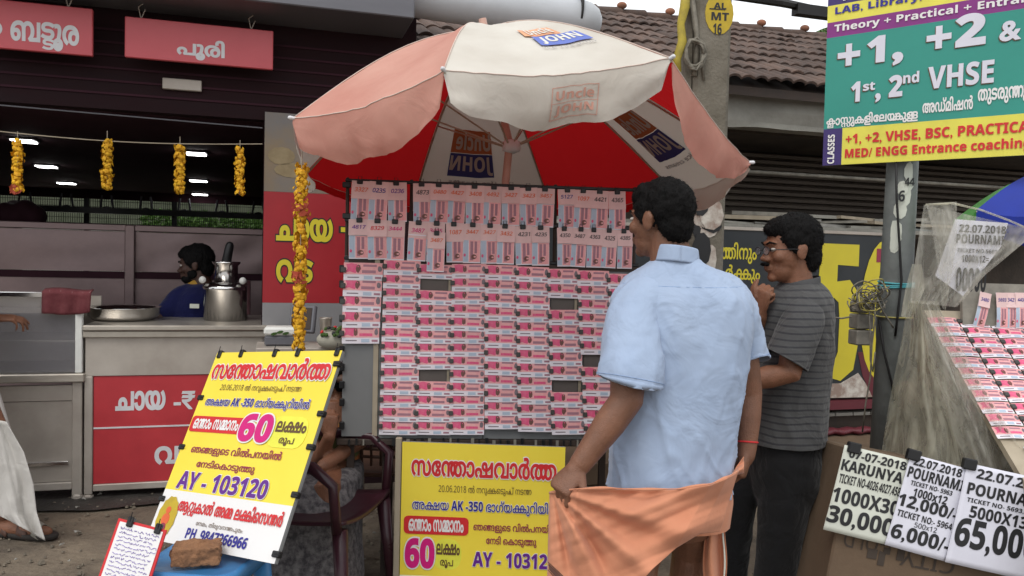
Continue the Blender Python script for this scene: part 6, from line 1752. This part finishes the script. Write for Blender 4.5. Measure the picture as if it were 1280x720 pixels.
# legs
hipL, hipR = P(808, 640, 2.57), P(866, 640, 2.60)
for hip, kx_, ky_ in ((hipL, P(800, 700, 2.52), V((.385, 2.50, .09))), (hipR, P(862, 700, 2.62), V((.60, 2.70, .09)))):
    kn = V((kx_.x, kx_.y, .47))
    limb(mb, [hip, hip.lerp(kn, .5), kn, kn.lerp(ky_, .3) + V((0, -.02, 0)), kn.lerp(ky_, .7), ky_], [.098, .085, .060, .062, .045, .036], 16)
    limb(mb, [ky_ + V((0, -.03, -.045)), ky_ + V((-.02, .06, -.055)), ky_ + V((-.04, .15, -.065))], [.035, .04, .03], 12, (1, .8))
# arms
shL, elL, wrL = P(790, 388, 2.53), P(783, 500, 2.42), P(724, 582, 2.38)
shR, elR, wrR = P(916, 384, 2.62), P(935, 492, 2.66), P(934, 560, 2.62)
limb(mb, [shL, shL.lerp(elL, .5), elL, elL.lerp(wrL, .35), elL.lerp(wrL, .8), wrL], [.066, .060, .052, .049, .038, .034], 18)
limb(mb, [shR, shR.lerp(elR, .5), elR, elR.lerp(wrR, .4), wrR], [.066, .058, .047, .044, .031], 18)
body = voxel(mb, .0055, 6)
hm_ = MB()
hand(hm_, wrL, P(704, 606, 2.35) - wrL, V((.25, .5, -.6)), V((.5, -.35, -.5)), 1.02, (.85, 1.15, 1.2, 1.25), .7)
hand(hm_, wrR, P(927, 600, 2.60) - wrR, V((-.7, .3, 0)), V((-.3, .9, 0)), 1.0, (.7, .85, .95, 1.05), .8)
# joined to the wrists
for w_, e_, d_ in ((wrL, elL, P(704, 606, 2.365)), (wrR, elR, P(927, 600, 2.60))):
    limb(hm_, [e_.lerp(w_, .8), w_, w_ + (d_ - w_).normalized() * .03], [.034, .031, .030], 16)
def merged(body_mb, hands_mb):
    a = body_mb.mesh('a', []); fixn(a); b = hands_mb.mesh('b', []); fixn(b)
    return a, b
full = MB(); full.v = list(mb.v); full.f = list(mb.f); full.m = list(mb.m); full.sm = list(mb.sm)
off_ = len(full.v); full.v += hm_.v; full.f += [tuple(i + off_ for i in f) for f in hm_.f]; full.m += hm_.m; full.sm += hm_.sm
body = voxel(full, .0046, 4, .5)
put('body', setm(body, M['skin_brown']), None, pb_, norm=False)
eyes(hc, fdir, 1.05, pb_)
hairdo('hair', hc + V((0, 0, .002)), fdir, 1.05, pb_, 1.005, seed=1, fringe=1)
# shirt
def sk(px, py, Y, rx, ry, sq=2.3): return tuple(P(px, py, Y)) + (rx, ry, sq)
def creases(p, seed, amp=.006, s=5.0, dirx=.5):
    q = V((p.x * s + dirx * p.z * s * .55, p.y * s, p.z * s * .30 + seed))
    n1 = noise.noise(q); n2 = noise.noise(q * 2.3 + V((7, seed, 1)))
    r = max(0, 1 - abs(n1) * 7); r3 = max(0, 1 - abs(n2) * 11)
    return amp * (n1 * .9 + .45 * n2) + amp * .55 * r * r + amp * .38 * r3 * r3
tkeys = [sk(845, 320, 2.60, .066, .068, 2), sk(846, 329, 2.60, .088, .076, 2.1), sk(849, 341, 2.60, .142, .094), sk(852, 354, 2.60, .190, .115), sk(853, 374, 2.59, .222, .134), sk(853, 405, 2.585, .228, .147), sk(851, 445, 2.58, .220, .152),
         sk(846, 495, 2.575, .208, .154), sk(841, 540, 2.57, .200, .158), sk(838, 580, 2.57, .197, .164), sk(837, 611, 2.57, .200, .170)]
def shirt_disp(p, u, v):
    low = max(0, min(1, (v - .35) * 1.6))
    w = creases(p, 3, .010 + .008 * low, 4.6, .8) + creases(p, 9, .0065, 8.5, -.7) + creases(p, 14, .003, 17, .4)
    w += .006 * math.exp(-((v - .86) / .05) ** 2) * math.sin(u * 13) + .007 * low * math.sin(u * 2 * math.pi * 5 + v * 3) * low
    return w * min(1, v * 5)
m_, tf = garment(tkeys, 150, 110, shirt_disp, yaw)
so = put('shirt', m_, M['shirt_blue'], pb_, norm=False)
m2 = so.modifiers.new('s', 'SOLIDIFY'); m2.thickness = .0012
for pts, rs_ in (([P(826, 372, 2.58), P(806, 380, 2.555), P(793, 402, 2.52), P(790, 435, 2.475), P(789, 468, 2.435), P(788, 476, 2.43)], [.088, .088, .088, .092, .100, .102]),
                 ([P(884, 366, 2.60), P(903, 374, 2.615), P(915, 392, 2.625), P(924, 418, 2.64), P(932, 441, 2.65), P(933, 446, 2.65)], [.082, .084, .082, .078, .076, .077])):
    m_, rg = sleeve(pts, rs_, 64, 44, lambda p, u, v: (creases(p, 5, .010, 6, -1.0) + creases(p, 2, .006, 12, .5)) * min(1, .3 + v))
    o = put('sleeve', m_, M['shirt_blue'], so, norm=False); q = o.modifiers.new('s', 'SOLIDIFY'); q.thickness = .0012
    for j in (39,):
        m_ = MB(); m_.smooth = True; r_ = rg[j]; c_ = sum(r_, V()) / len(r_); m_.tube([p + (p - c_).normalized() * .0006 for p in r_ + [r_[0]]], .0011, 5); put('hem_seam', m_, M['seam_blue'], o)
for vv in (.305,):
    m_ = MB(); m_.smooth = True; m_.tube([tf(.5 + .5 * i / 60, vv + .015 * math.sin(i / 60 * math.pi)) + V((0, -.001, 0)) for i in range(4, 57)], .0012, 5); put('yoke_seam', m_, M['seam_blue'], so)
m_ = MB(); m_.smooth = True; m_.tube([tf(i / 80, .972) * 1.0 for i in range(81)], .0011, 5); put('hem_seam', m_, M['seam_blue'], so)
m_ = MB(); m_.smooth = True
cc = P(845, 320, 2.60)
def colr(u, v):
    a = u * 2 * math.pi - math.pi / 2
    r = 1 + .14 * v; ov = -.055 * v if v > .3 else .012 * v
    w_ = V((math.cos(a) * .067 * r, math.sin(a) * .071 * r, 0))
    return cc + w_ + V((0, 0, .024 - .052 * max(0, v - .25) * 1.3 + .01 * math.cos(a + 2.4) + (.008 * v if v < .25 else .002))) + V((-.01 * 0, 0, 0))
m_.grid(colr, 40, 10); o = put('collar', m_, M['shirt_blue'], so, norm=False); q = o.modifiers.new('s', 'SOLIDIFY'); q.thickness = .0015
m_ = MB(); m_.tube([P(x, y, 2.40) for x, y in ((700, 500), (701, 500))], .0001, 3) if False else None
# red thread on the right wrist
m_ = MB(); m_.smooth = True; dw = (wrR - elR).normalized(); c = wrR - dw * .02; fr = frame_from(dw)
m_.tube([c + fr.X * .034 * math.cos(i * .35) + fr.Z * .034 * math.sin(i * .35) for i in range(19)], .003, 6); put('wrist_thread', m_, M['ink_red'], pb_)
# the mundu: a sheet of cloth lifted at both upper corners, passing behind the body
def poly_at(pl, t):
    t = min(max(t, 0), 1) * (len(pl) - 1); i = min(int(t), len(pl) - 2); f = t - i
    f = f * f * (3 - 2 * f) * .35 + f * .65
    return [pl[i][j] + (pl[i + 1][j] - pl[i][j]) * f for j in range(len(pl[i]))]
topE = [(687, 617, 2.395), (722, 612, 2.30), (760, 611, 2.325), (805, 613, 2.325), (850, 612, 2.32), (888, 606, 2.31), (908, 598, 2.33), (922, 590, 2.40)]
botE = [(684, 740, 2.36), (706, 790, 2.30), (748, 800, 2.27), (785, 745, 2.27), (815, 712, 2.28), (846, 684, 2.30), (874, 667, 2.34), (900, 664, 2.40)]
def mundu(u, v):
    a = poly_at(topE, u); b = poly_at(botE, u)
    px = a[0] + (b[0] - a[0]) * v; py = a[1] + (b[1] - a[1]) * v; Y = a[2] + (b[2] - a[2]) * v
    # swags fanning from the left hand and drawn up to the right hand
    r1 = math.hypot(px - 690, py - 612); th = math.atan2(py - 612, px - 690)
    w1 = .020 * math.sin(th * 15 + .5) * min(r1 / 90, 1) * math.exp(-((r1 - 60) / 150) ** 2)
    d2 = (py - 600) + .42 * (px - 925)
    w2 = .016 * math.sin(d2 / 8.0) * max(0, min(1, (px - 740) / 90)) * math.exp(-((py - 640) / 46) ** 2)
    w3 = .010 * noise.noise(V((px / 26, py / 60, 1))) + .006 * noise.noise(V((d2 / 9, (px + py) / 70, 5))) + .005 * math.sin(th * 34) * min(r1 / 60, 1) * math.exp(-(r1 / 170) ** 2)
    w4 = .014 * math.exp(-((px - 722 - (py - 640) * .42) / 7) ** 2) * min(max((py - 625) / 25, 0), 1)
    return P(px, py, Y + w1 + w2 + w3 + w4)
m_ = MB(); m_.smooth = True; m_.grid(mundu, 150, 70)
mu = put('mundu', m_, M['dhoti_orange'], pb_, norm=False); q = mu.modifiers.new('s', 'SOLIDIFY'); q.thickness = .0015
# wrapped cloth round the hips under the lifted sheet
m_ = MB(); m_.smooth = True
m_.loft([ring(P(838, 596, 2.57), .195, .15, yaw), ring(P(838, 620, 2.57), .20, .155, yaw), ring(P(838, 650, 2.58), .19, .15, yaw)], cap=False)
o = put('waist_wrap', m_, M['dhoti_orange'], mu, norm=False)
# turned edge rolled at the top and the corner held in the right hand
m_ = MB(); m_.smooth = True
m_.tube([P(*(lambda a: (a[0], a[1] - 1, a[2] - .004))(poly_at(topE, t / 40))) for t in range(41)], [.0035 + .002 * math.sin(t * .8) for t in range(41)], 8); put('rolled_edge', m_, M['dhoti_orange'], mu)
def cornr(u, v):
    a = (908 + 20 * u, 604 - 12 * u); b = (918 + 24 * u, 618 - 44 * u + 20 * u * v)
    px = a[0] + (b[0] - a[0]) * v + 4 * u; py = a[1] - 6 * v * u * 2 + (b[1] - a[1]) * v * .6
    return P(px, py, 2.47 + .03 * math.sin(v * 5) - .02 * u)
m_ = MB(); m_.smooth = True; m_.grid(lambda u, v: P(896 + 34 * u, 603 - 12 * u - (20 * v * u) + 14 * v * (1 - u), 2.43 + .05 * u + .02 * math.sin(v * 6 + u * 3)), 14, 10)
o = put('held_corner', m_, M['dhoti_orange'], mu, norm=False); q = o.modifiers.new('s', 'SOLIDIFY'); q.thickness = .0015
# hanging edge at the right, with pale inner border
m_ = MB(); m_.smooth = True
m_.grid(lambda u, v: P(880 + 30 * u + (1 - u) * 2 * v - 6 * v * u + 3 * math.sin(v * 7 + u * 3), 606 + 150 * v, 2.48 + .05 * u + .025 * math.sin(u * 9 + v * 2)), 20, 30)
o = put('hanging_fold', m_, M['dhoti_orange'], mu, norm=False); q = o.modifiers.new('s', 'SOLIDIFY'); q.thickness = .0015
m_ = MB(); m_.smooth = True
m_.tube([P(907 - 6 * v + 3 * math.sin(v * 7 + 3), 606 + 150 * v, 2.515 + .025 * math.sin(9 + v * 2)) for v in [i / 16 for i in range(17)]], .003, 6); put('border', m_, M['paper_cream'], mu)
# brown woven border near the lower left
def bord(u, v):
    uu = .0 + u * .30; vv = .70 + .055 * v - .05 * math.sin(u * 2.4) + .0 * u
    return mundu(uu, vv) + V((0, -.004, 0))
m_ = MB(); m_.smooth = True; m_.grid(bord, 30, 4); put('woven_border', m_, mat('border_brown', (.13, .06, .045), .85), mu, norm=False)
for e in (-.25, 1.15):
    m_ = MB(); m_.smooth = True; m_.grid(lambda u, v: bord(u, e + .14 * v) + V((0, -.001, 0)), 30, 1); put('border_line', m_, M['ink_black'], mu, norm=False)

# ---- the man in the striped polo
ps = thing('person', 'man in grey striped polo and glasses with moustache, one hand raised to his chin', 'person', V((1.15, 3.1, 0)))
hc2 = P(986, 316, 3.06); fd2 = V((-.98, -.14, -.06))
mb = MB(); head(mb, hc2, fd2, (0, 0, 1), 1.04)
def r2(px, py, Y, rx, ry, sq=2.2, yw=math.radians(-14)): return ring(P(px, py, Y), rx, ry, yw, 24, sq)
mb.loft([r2(998, 350, 3.09, .055, .06), r2(997, 366, 3.10, .075, .11), r2(992, 384, 3.11, .10, .17), r2(990, 410, 3.12, .112, .18), r2(988, 450, 3.12, .118, .17), r2(986, 500, 3.12, .12, .155), r2(984, 550, 3.12, .122, .16), r2(982, 590, 3.12, .115, .16), r2(982, 610, 3.12, .08, .12)])
el_near = P(986, 466, 2.90); sh_near = P(1004, 392, 2.97); wr_near = P(925, 478, 2.93)
sh_far = P(975, 388, 3.28); el_far = P(938, 452, 3.16); wr_far = P(949, 392, 3.00)
limb(mb, [sh_near, sh_near.lerp(el_near, .5), el_near, el_near.lerp(wr_near, .4), wr_near], [.058, .052, .046, .043, .032], 16)
limb(mb, [sh_far, sh_far.lerp(el_far, .5), el_far, el_far.lerp(wr_far, .4), wr_far], [.055, .05, .045, .041, .030], 16)
hipn, hipf = P(990, 590, 3.05), P(962, 590, 3.2)
for hip, xx, yy in ((hipn, P(988, 720, 3.0).x, 3.02), (hipf, P(925, 720, 3.15).x, 3.20)):
    kn = V((xx, yy, .47)); an_ = V((xx - .0, yy + .02, .08))
    limb(mb, [hip, kn, an_], [.09, .055, .036], 12); limb(mb, [an_ + V((.04, 0, -.03)), an_ + V((-.14, -.02, -.05))], [.04, .03], 10)
hand(mb, wr_far, P(952, 366, 2.975) - wr_far, V((.75, .35, .3)), V((-.35, .3, .5)), 1.0, (1.25, 1.35, 1.4, 1.45), .35)
# index finger laid against the chin
limb(mb, [P(944, 372, 2.985), P(943, 360, 2.985), P(947, 350, 2.99)], [.0095, .009, .0075], 10)
hand(mb, wr_near, V((-1, .15, -.05)), V((.1, 1, 0)), V((0, 0, 1)), 1.0, (.2, .3, .3, .3), .4)
body2 = voxel(mb, .0046, 4)
put('body', setm(body2, M['skin_warm']), None, ps, norm=False)
eyes(hc2, fd2, 1.04, ps)
hairdo('hair', hc2 + V((.003, 0, .004)), fd2, 1.06, ps, 1.03, seed=5, fringe=1, low=.01)
h2 = frame_from(fd2); q2 = lambda x, y, z: hc2 + (h2.X * x + h2.Y * y + h2.Z * z) * 1.04
m_ = MB()
for sx in (-1, 1): m_.ball(q2(sx * .015, .094, -.039), .019, .009, .0075, h2)
m_.ball(q2(0, .097, -.037), .012, .007, .006, h2)
mo_ = voxel(m_, .003, 2, disp=lambda p: .0012 * noise.noise(p * 260)); put('moustache', setm(mo_, M['hair_black']), None, ps, norm=False)
# glasses
gl = thing('glasses', 'thin dark framed glasses', 'glasses', q2(0, .09, .01)) if False else None
m_ = MB(); m_.smooth = True
for sx in (-1, 1):
    m_.tube([q2(sx * .032 + .024 * math.cos(i * .4488), .104, .010 + .015 * math.sin(i * .4488)) for i in range(15)], .0016, 6)
    m_.tube([q2(sx * .056, .103, .013), q2(sx * .078, .085, .014), q2(sx * .083, .02, .014), q2(sx * .083, -.01, .010)], .0017, 6)
m_.tube([q2(-.009, .106, .014), q2(.009, .106, .014)], .0016, 6)
gf = put('glasses', m_, M['ink_black'], ps)
for sx in (-1, 1):
    m_ = MB(); m_.prism(Fr(q2(sx * .032, .1035, .010), h2.X, h2.Z), [(.023 * math.cos(i * .4488), .014 * math.sin(i * .4488)) for i in range(14)], 0, .001); put('lens', m_, M['lens_glass'], gf)
# polo
m_, pf_ = garment([sk(1001, 351, 3.085, .066, .07, 2), sk(1001, 359, 3.09, .092, .115, 2.1), sk(998, 370, 3.10, .118, .17), sk(994, 388, 3.11, .135, .203, 2.4), sk(992, 414, 3.12, .142, .210, 2.4), sk(990, 450, 3.12, .147, .20), sk(986, 500, 3.12, .148, .19), sk(983, 535, 3.12, .150, .19), sk(981, 549, 3.12, .151, .192)],
                  110, 80, lambda p, u, v: (creases(p, 8, .008, 5, .9) + creases(p, 4, .004, 10, -.7)) * min(1, v * 4), math.radians(-14))
po = put('polo_shirt', m_, M['polo_grey'], ps, norm=False); q = po.modifiers.new('s', 'SOLIDIFY'); q.thickness = .0012
for pts, rs_ in (([P(1000, 378, 3.06), P(1004, 388, 3.0), P(1002, 404, 2.95), P(994, 426, 2.925), P(985, 446, 2.91), P(983, 450, 2.908)], [.075, .080, .080, .078, .080, .081]),
                 ([P(984, 380, 3.22), P(974, 392, 3.24), P(962, 410, 3.22), P(950, 430, 3.19), P(947, 436, 3.185)], [.075, .076, .074, .073, .074])):
    m_, rg = sleeve(pts, rs_, 48, 30, lambda p, u, v: creases(p, 6, .006, 8, -1.0))
    o = put('sleeve', m_, M['polo_grey'], po, norm=False); q = o.modifiers.new('s', 'SOLIDIFY'); q.thickness = .0012
m_ = MB(); m_.smooth = True; c2 = P(1000, 356, 3.085)
m_.grid(lambda u, v: c2 + V((math.cos(u * 6.283) * .070 * (1 + .22 * v) - .012 * v, math.sin(u * 6.283) * .076 * (1 + .22 * v), .022 - .045 * max(0, v - .2) + .014 * math.cos(u * 6.283))), 36, 8)
o = put('collar', m_, mat('polo_collar', (.07, .07, .072), .85), po, norm=False); q = o.modifiers.new('s', 'SOLIDIFY'); q.thickness = .0015
# trousers
tb_ = MB()
tb_.loft([r2(982, 540, 3.12, .135, .178), r2(982, 570, 3.12, .138, .185), r2(980, 610, 3.12, .13, .18), r2(978, 632, 3.12, .10, .15)])
for hip, x1_, y1_ in ((P(990, 600, 3.04), P(972, 720, 3.02).x, 3.02), (P(948, 600, 3.20), P(912, 720, 3.17).x, 3.18)):
    limb(tb_, [hip, V((x1_ + .01, y1_, .52)), V((x1_, y1_ + .02, .28)), V((x1_, y1_ + .03, .06))], [.112, .092, .08, .075], 18)
tr_ = voxel(tb_, .009, 7, disp=lambda p: fold(.009, 6, 15, 12, (1, 1, 1.0))(p))
put('trousers', setm(tr_, M['trouser_black']), None, ps, norm=False)
for dy, bx_, by_ in ((0, P(988, 720, 3.0).x, 3.02), (0, P(925, 720, 3.15).x, 3.20)):
    m_ = MB(); m_.smooth = True; m_.ball(V((bx_ - .05, by_, .035)), .13, .045, .035); m_.ball(V((bx_ + .03, by_, .06)), .05, .045, .045); put('shoe', setm(voxel(m_, .008, 4), M['rubber']), None, ps, norm=False)

# ---- the tea shop worker
pw = thing('person', 'bearded worker in a navy polo with orange collar behind the steel counter', 'person', P(240, 700, 5.3) * V((1, 1, 0)) if False else V((P(240, 380, 5.3).x, 5.35, .06)))
hc3 = P(244, 333, 5.3); fd3 = V((-.95, -.22, -.12)); k3 = 1.0
mb = MB(); head(mb, hc3, fd3, (0, 0, 1), 1.05)
def r3(px, py, Y, rx, ry): return ring(P(px, py, Y), rx, ry, math.radians(10), 22)
mb.loft([r3(249, 352, 5.34, .06, .06), r3(250, 362, 5.34, .10, .12), r3(247, 376, 5.34, .13, .17), r3(243, 400, 5.34, .14, .18), r3(240, 430, 5.34, .14, .17), V and r3(240, 480, 5.34, .13, .15), r3(240, 510, 5.34, .1, .1)])
lw = P(205, 403, 5.12)
limb(mb, [P(224, 372, 5.24), P(207, 396, 5.18), P(170, 402, 5.05), P(150, 400, 5.02)], [.055, .047, .035, .03], 14)
limb(mb, [P(262, 372, 5.5), P(258, 410, 5.5), P(225, 415, 5.35)], [.055, .047, .032], 14)
hand(mb, P(152, 400, 5.02), V((-1, -.1, -.1)), V((0, 0, -1)), V((0, -1, 0)), 1, (.5, .6, .6, .7), .5)
for sx in (-1, 1):
    limb(mb, [P(240, 505, 5.34) + V((0, sx * .09, 0)), V((P(240, 380, 5.34).x, 5.34 + sx * .1, .45)), V((P(240, 380, 5.34).x, 5.34 + sx * .1, .12))], [.085, .055, .04], 12)
put('body', setm(voxel(mb, .006, 4), M['skin_dark']), None, pw, norm=False)
eyes(hc3, fd3, 1.05, pw)
hairdo('hair', hc3, fd3, 1.05, pw, 1.07, seed=9, fringe=1)
h3 = frame_from(fd3); q3 = lambda x, y, z: hc3 + (h3.X * x + h3.Y * y + h3.Z * z) * 1.05
m_ = MB(); m_.ball(q3(0, .045, -.072), .052, .052, .034, h3); m_.ball(q3(.05, .015, -.04), .016, .034, .038, h3); m_.ball(q3(-.05, .015, -.04), .016, .034, .038, h3)
put('beard', setm(voxel(m_, .005, 3, disp=lambda p: .002 * noise.noise(p * 150)), M['hair_black']), None, pw, norm=False)
sb = MB()
sb.loft([r3(250, 353, 5.34, .068, .068), r3(250, 358, 5.34, .11, .13), r3(248, 368, 5.34, .15, .19), r3(245, 385, 5.34, .165, .205), r3(242, 410, 5.34, .165, .20), r3(240, 450, 5.34, .16, .18), r3(240, 500, 5.34, .155, .17)])
h3n = P(203, 397, 5.19)
limb(sb, [P(232, 368, 5.26), P(222, 376, 5.23), P(211, 390, 5.20), h3n], [.07, .076, .075, .075], 16)
nv_ = voxel(sb, .009, 5, disp=lambda p: fold(.007, 8, 16, 17)(p))
d3 = (h3n - P(222, 376, 5.23)).normalized()
cutmesh(nv_, lambda c: ((c - h3n + d3 * .012).dot(d3) > 0 and (c - h3n).length < .13) or c.z > P(250, 354, 5.34).z + .012)
nvo = put('polo_shirt', setm(nv_, M['polo_navy']), None, pw, norm=False)
m_ = MB(); m_.smooth = True; c3 = P(249, 354, 5.34)
m_.grid(lambda u, v: c3 + V((math.cos(u * 6.283) * .076 * (1 + .2 * v), math.sin(u * 6.283) * .078 * (1 + .2 * v), .03 - .05 * v)), 30, 5); put('collar', m_, M['umb_orange'], nvo, norm=False)
m_ = MB(); e = P(243, 383, 5.11); m_.box(Fr(e, (1, 0, 0)), -.03, .03, 0, .003, -.012, .016); put('chest_print', m_, M['paper_cream'], nvo)

# ---- person in white, at the left edge
pe = thing('person', 'person at the left edge in white mundu and sandals, reaching toward the display case', 'person', V((-2.62, 3.95, 0)))
mb = MB(); bx_ = -2.84
hcl = V((bx_ - .02, 3.98, 1.60))
head(mb, hcl, V((.3, .95, -.1)), (0, 0, 1), 1.0)
mb.loft([ring((bx_, 3.96, z), a, b, 0, 22) for z, a, b in ((1.50, .055, .06), (1.45, .10, .08), (1.40, .18, .11), (1.25, .19, .125), (1.05, .165, .12), (.92, .17, .13), (.8, .15, .12))])
wl = P(-8, 398, 4.14)
limb(mb, [V((bx_ + .17, 3.97, 1.38)), P(-75, 385, 4.02), P(-40, 402, 4.06), wl], [.055, .047, .038, .03], 14)
hand(mb, wl, P(30, 397, 4.2) - wl, V((0, .3, -1)), V((0, 1, .2)), 1, (.35, .5, .6, .7), .6)
limb(mb, [V((bx_ - .17, 3.97, 1.38)), V((bx_ - .22, 3.95, 1.1)), V((bx_ - .2, 4.05, .85))], [.055, .045, .03], 12)
f1 = P(22, 674, 3.86)
for x, y in ((f1.x - .10, 3.88), (bx_ - .12, 4.05)):
    limb(mb, [V((bx_ + (.08 if x > bx_ else -.08), 3.97, .85)), V((x, y, .48)), V((x, y + .02, .12))], [.085, .055, .035], 12)
    limb(mb, [V((x - .03, y, .055)), V((x + .14, y - .02, .045)), V((x + .25, y - .03, .04))], [.04, .036, .026], 12)
put('body', setm(voxel(mb, .006, 4), M['skin_warm']), None, pe, norm=False)
hairdo('hair', hcl, V((.3, .95, -.1)), 1.0, pe, 1.05, seed=3)
sb = MB(); sb.loft([ring((bx_, 3.96, z), a, b, 0, 22) for z, a, b in ((1.50, .065, .068), (1.44, .13, .1), (1.38, .20, .13), (1.25, .215, .145), (1.05, .19, .145), (.85, .20, .155))])
limb(sb, [V((bx_ + .16, 3.97, 1.38)), P(-92, 375, 4.0), P(-80, 385, 4.02)], [.075, .07, .07], 14); limb(sb, [V((bx_ - .16, 3.97, 1.38)), V((bx_ - .2, 3.95, 1.2))], [.07, .07], 12)
put('shirt', setm(voxel(sb, .01, 4, disp=lambda p: fold(.006, 8, 16, 20)(p)), M['maroon_cloth']), None, pe, norm=False)
# mundu falling to the ankles, its near edge sweeping out over the foot
lft = [(-140, 470), (-120, 560), (-90, 665)]
def mw(u, v):
    a = u * 2 * math.pi
    top_ = V((bx_ + .19 * math.cos(a), 3.97 + .16 * math.sin(a), .90))
    e = f1.x
    xr = e - .02; xl_ = bx_ - .22
    bot_ = V(((xr + xl_) / 2 + (xr - xl_) / 2 * math.cos(a) * 1.08, 3.93 + .16 * math.sin(a), .155 + .02 * math.sin(a * 3)))
    p = top_.lerp(bot_, v)
    p += V((math.cos(a), math.sin(a), 0)) * (.014 * math.sin(a * 9 + v * 2) * v + .03 * v * (1 - v))
    return p
m_ = MB(); m_.smooth = True; m_.grid(mw, 80, 30); wo = put('mundu', m_, M['white_cloth'], pe, norm=False); q = wo.modifiers.new('s', 'SOLIDIFY'); q.thickness = .0015
lo = [(-20, 520), (6, 527), (12, 570), (20, 620), (28, 650), (40, 676)]
hi = [(-4, 516), (14, 532), (34, 572), (44, 625), (50, 655), (56, 683)]
m_ = pxgrid([(-30, 520), (-25, 560), (-10, 620), (0, 645), (14, 652)], [(8, 527), (30, 565), (42, 605), (46, 640), (57, 676)], 24, 40, lambda u, v: 3.76 + .025 * math.sin(u * 10 + v), .03, 4)
o = put('cloth_fold', m_, M['white_cloth'], wo, norm=False); q = o.modifiers.new('s', 'SOLIDIFY'); q.thickness = .0015
for x, y in ((f1.x - .03, 3.88), (bx_ - .12, 4.05)):
    sp = Fr((x + .03, y - .01, .008), (1, -.12, 0))
    m_ = MB(); m_.smooth = True
    pr = [(-.15, 0), (-.13, .038), (-.05, .036), (.06, .048), (.14, .046), (.19, .026), (.205, 0)]
    ol = [(a, b) for a, b in pr] + [(a, -b) for a, b in pr[::-1][1:-1]]
    m_.loft([[sp(a, b, 0) for a, b in ol], [sp(a * 1.02, b * 1.05, .012) for a, b in ol], [sp(a, b, .024) for a, b in ol]])
    s_o = put('sandal', m_, M['rubber'], pe)
    for x0_, wv in ((.02, .055), (.10, .04), (-.06, .03)):
        m_ = MB(); m_.smooth = True; m_.grid(lambda u, v: sp(x0_ + wv * v - .01 * math.sin(u * 3.14), -.046 + .092 * u, .024 + .058 * math.sin(math.pi * u) ** .7 - (.02 * v)), 14, 3)
        o = put('strap', m_, M['leather_brown'] if wv != .04 else M['meter_grey'], s_o, norm=False); q = o.modifiers.new('s', 'SOLIDIFY'); q.thickness = .004

# ---- seated person glimpsed behind the boards
pq = thing('person', 'seated person in orange patterned top and printed skirt, glimpsed between the yellow boards', 'person', V((P(400, 600, 3.5).x, 3.55, 0)))
hq = P(418, 487, 3.62); cx = P(402, 600, 3.5).x
mb = MB(); head(mb, hq, V((-.3, -.9, -.3)), (0, 0, 1), .95)
tq = lambda z, a, b, dx=0: ring((cx + dx, 3.56, z), a, b, 0, 20)
zsh = P(402, 530, 3.5).z
mb.loft([tq(zsh + .10, .05, .05, .03), tq(zsh + .02, .10, .08, .02), tq(zsh - .04, .14, .1), tq(zsh - .2, .13, .11), tq(.50, .15, .13), tq(.43, .14, .12)])
limb(mb, [P(388, 535, 3.52), P(400, 575, 3.40), P(412, 545, 3.32)], [.045, .040, .026], 12)
hand(mb, P(412, 545, 3.32), V((0, 0, 1)), V((0, 1, 0)), V((-1, 0, 0)), .9, (.9, 1, 1, 1), .5)
limb(mb, [V((cx + .14, 3.55, zsh - .06)), V((cx + .17, 3.5, .62)), V((cx + .05, 3.3, .55))], [.045, .04, .028], 12)
for s_ in (-1, 1): limb(mb, [V((cx + s_ * .08, 3.55, .47)), V((cx + s_ * .09, 3.2, .48)), V((cx + s_ * .09, 3.18, .08)), V((cx + s_ * .09, 3.08, .04))], [.075, .055, .036, .03], 12)
put('body', setm(voxel(mb, .006, 4), M['skin_warm']), None, pq, norm=False)
hairdo('hair', hq, V((-.3, -.9, -.3)), .95, pq, 1.1, seed=6)
sb = MB(); sb.loft([tq(zsh + .04, .07, .065, .02), tq(zsh - .02, .13, .10, .01), tq(zsh - .08, .16, .12), tq(zsh - .2, .15, .125), tq(.5, .165, .14), tq(.45, .16, .135)])
put('blouse', setm(voxel(sb, .009, 4, disp=lambda p: fold(.006, 8, 16, 4)(p)), mat('blouse_print', (.42, .14, .04), .85, (.10, .11, .04), 26, hard=.12)), None, pq, norm=False)
sb = MB(); sb.loft([ring((cx, 3.5, .52), .17, .16, 0, 20), ring((cx, 3.42, .50), .19, .24, 0, 20), ring((cx, 3.36, .40), .2, .27, 0, 20), ring((cx, 3.3, .2), .22, .22, 0, 20), ring((cx, 3.26, .08), .24, .2, 0, 20)])
put('skirt', setm(voxel(sb, .012, 4, disp=lambda p: fold(.01, 7, 15, 14)(p)), mat('skirt_cloth', (.17, .16, .16), .85, (.05, .045, .05), 38, hard=.3)), None, pq, norm=False)
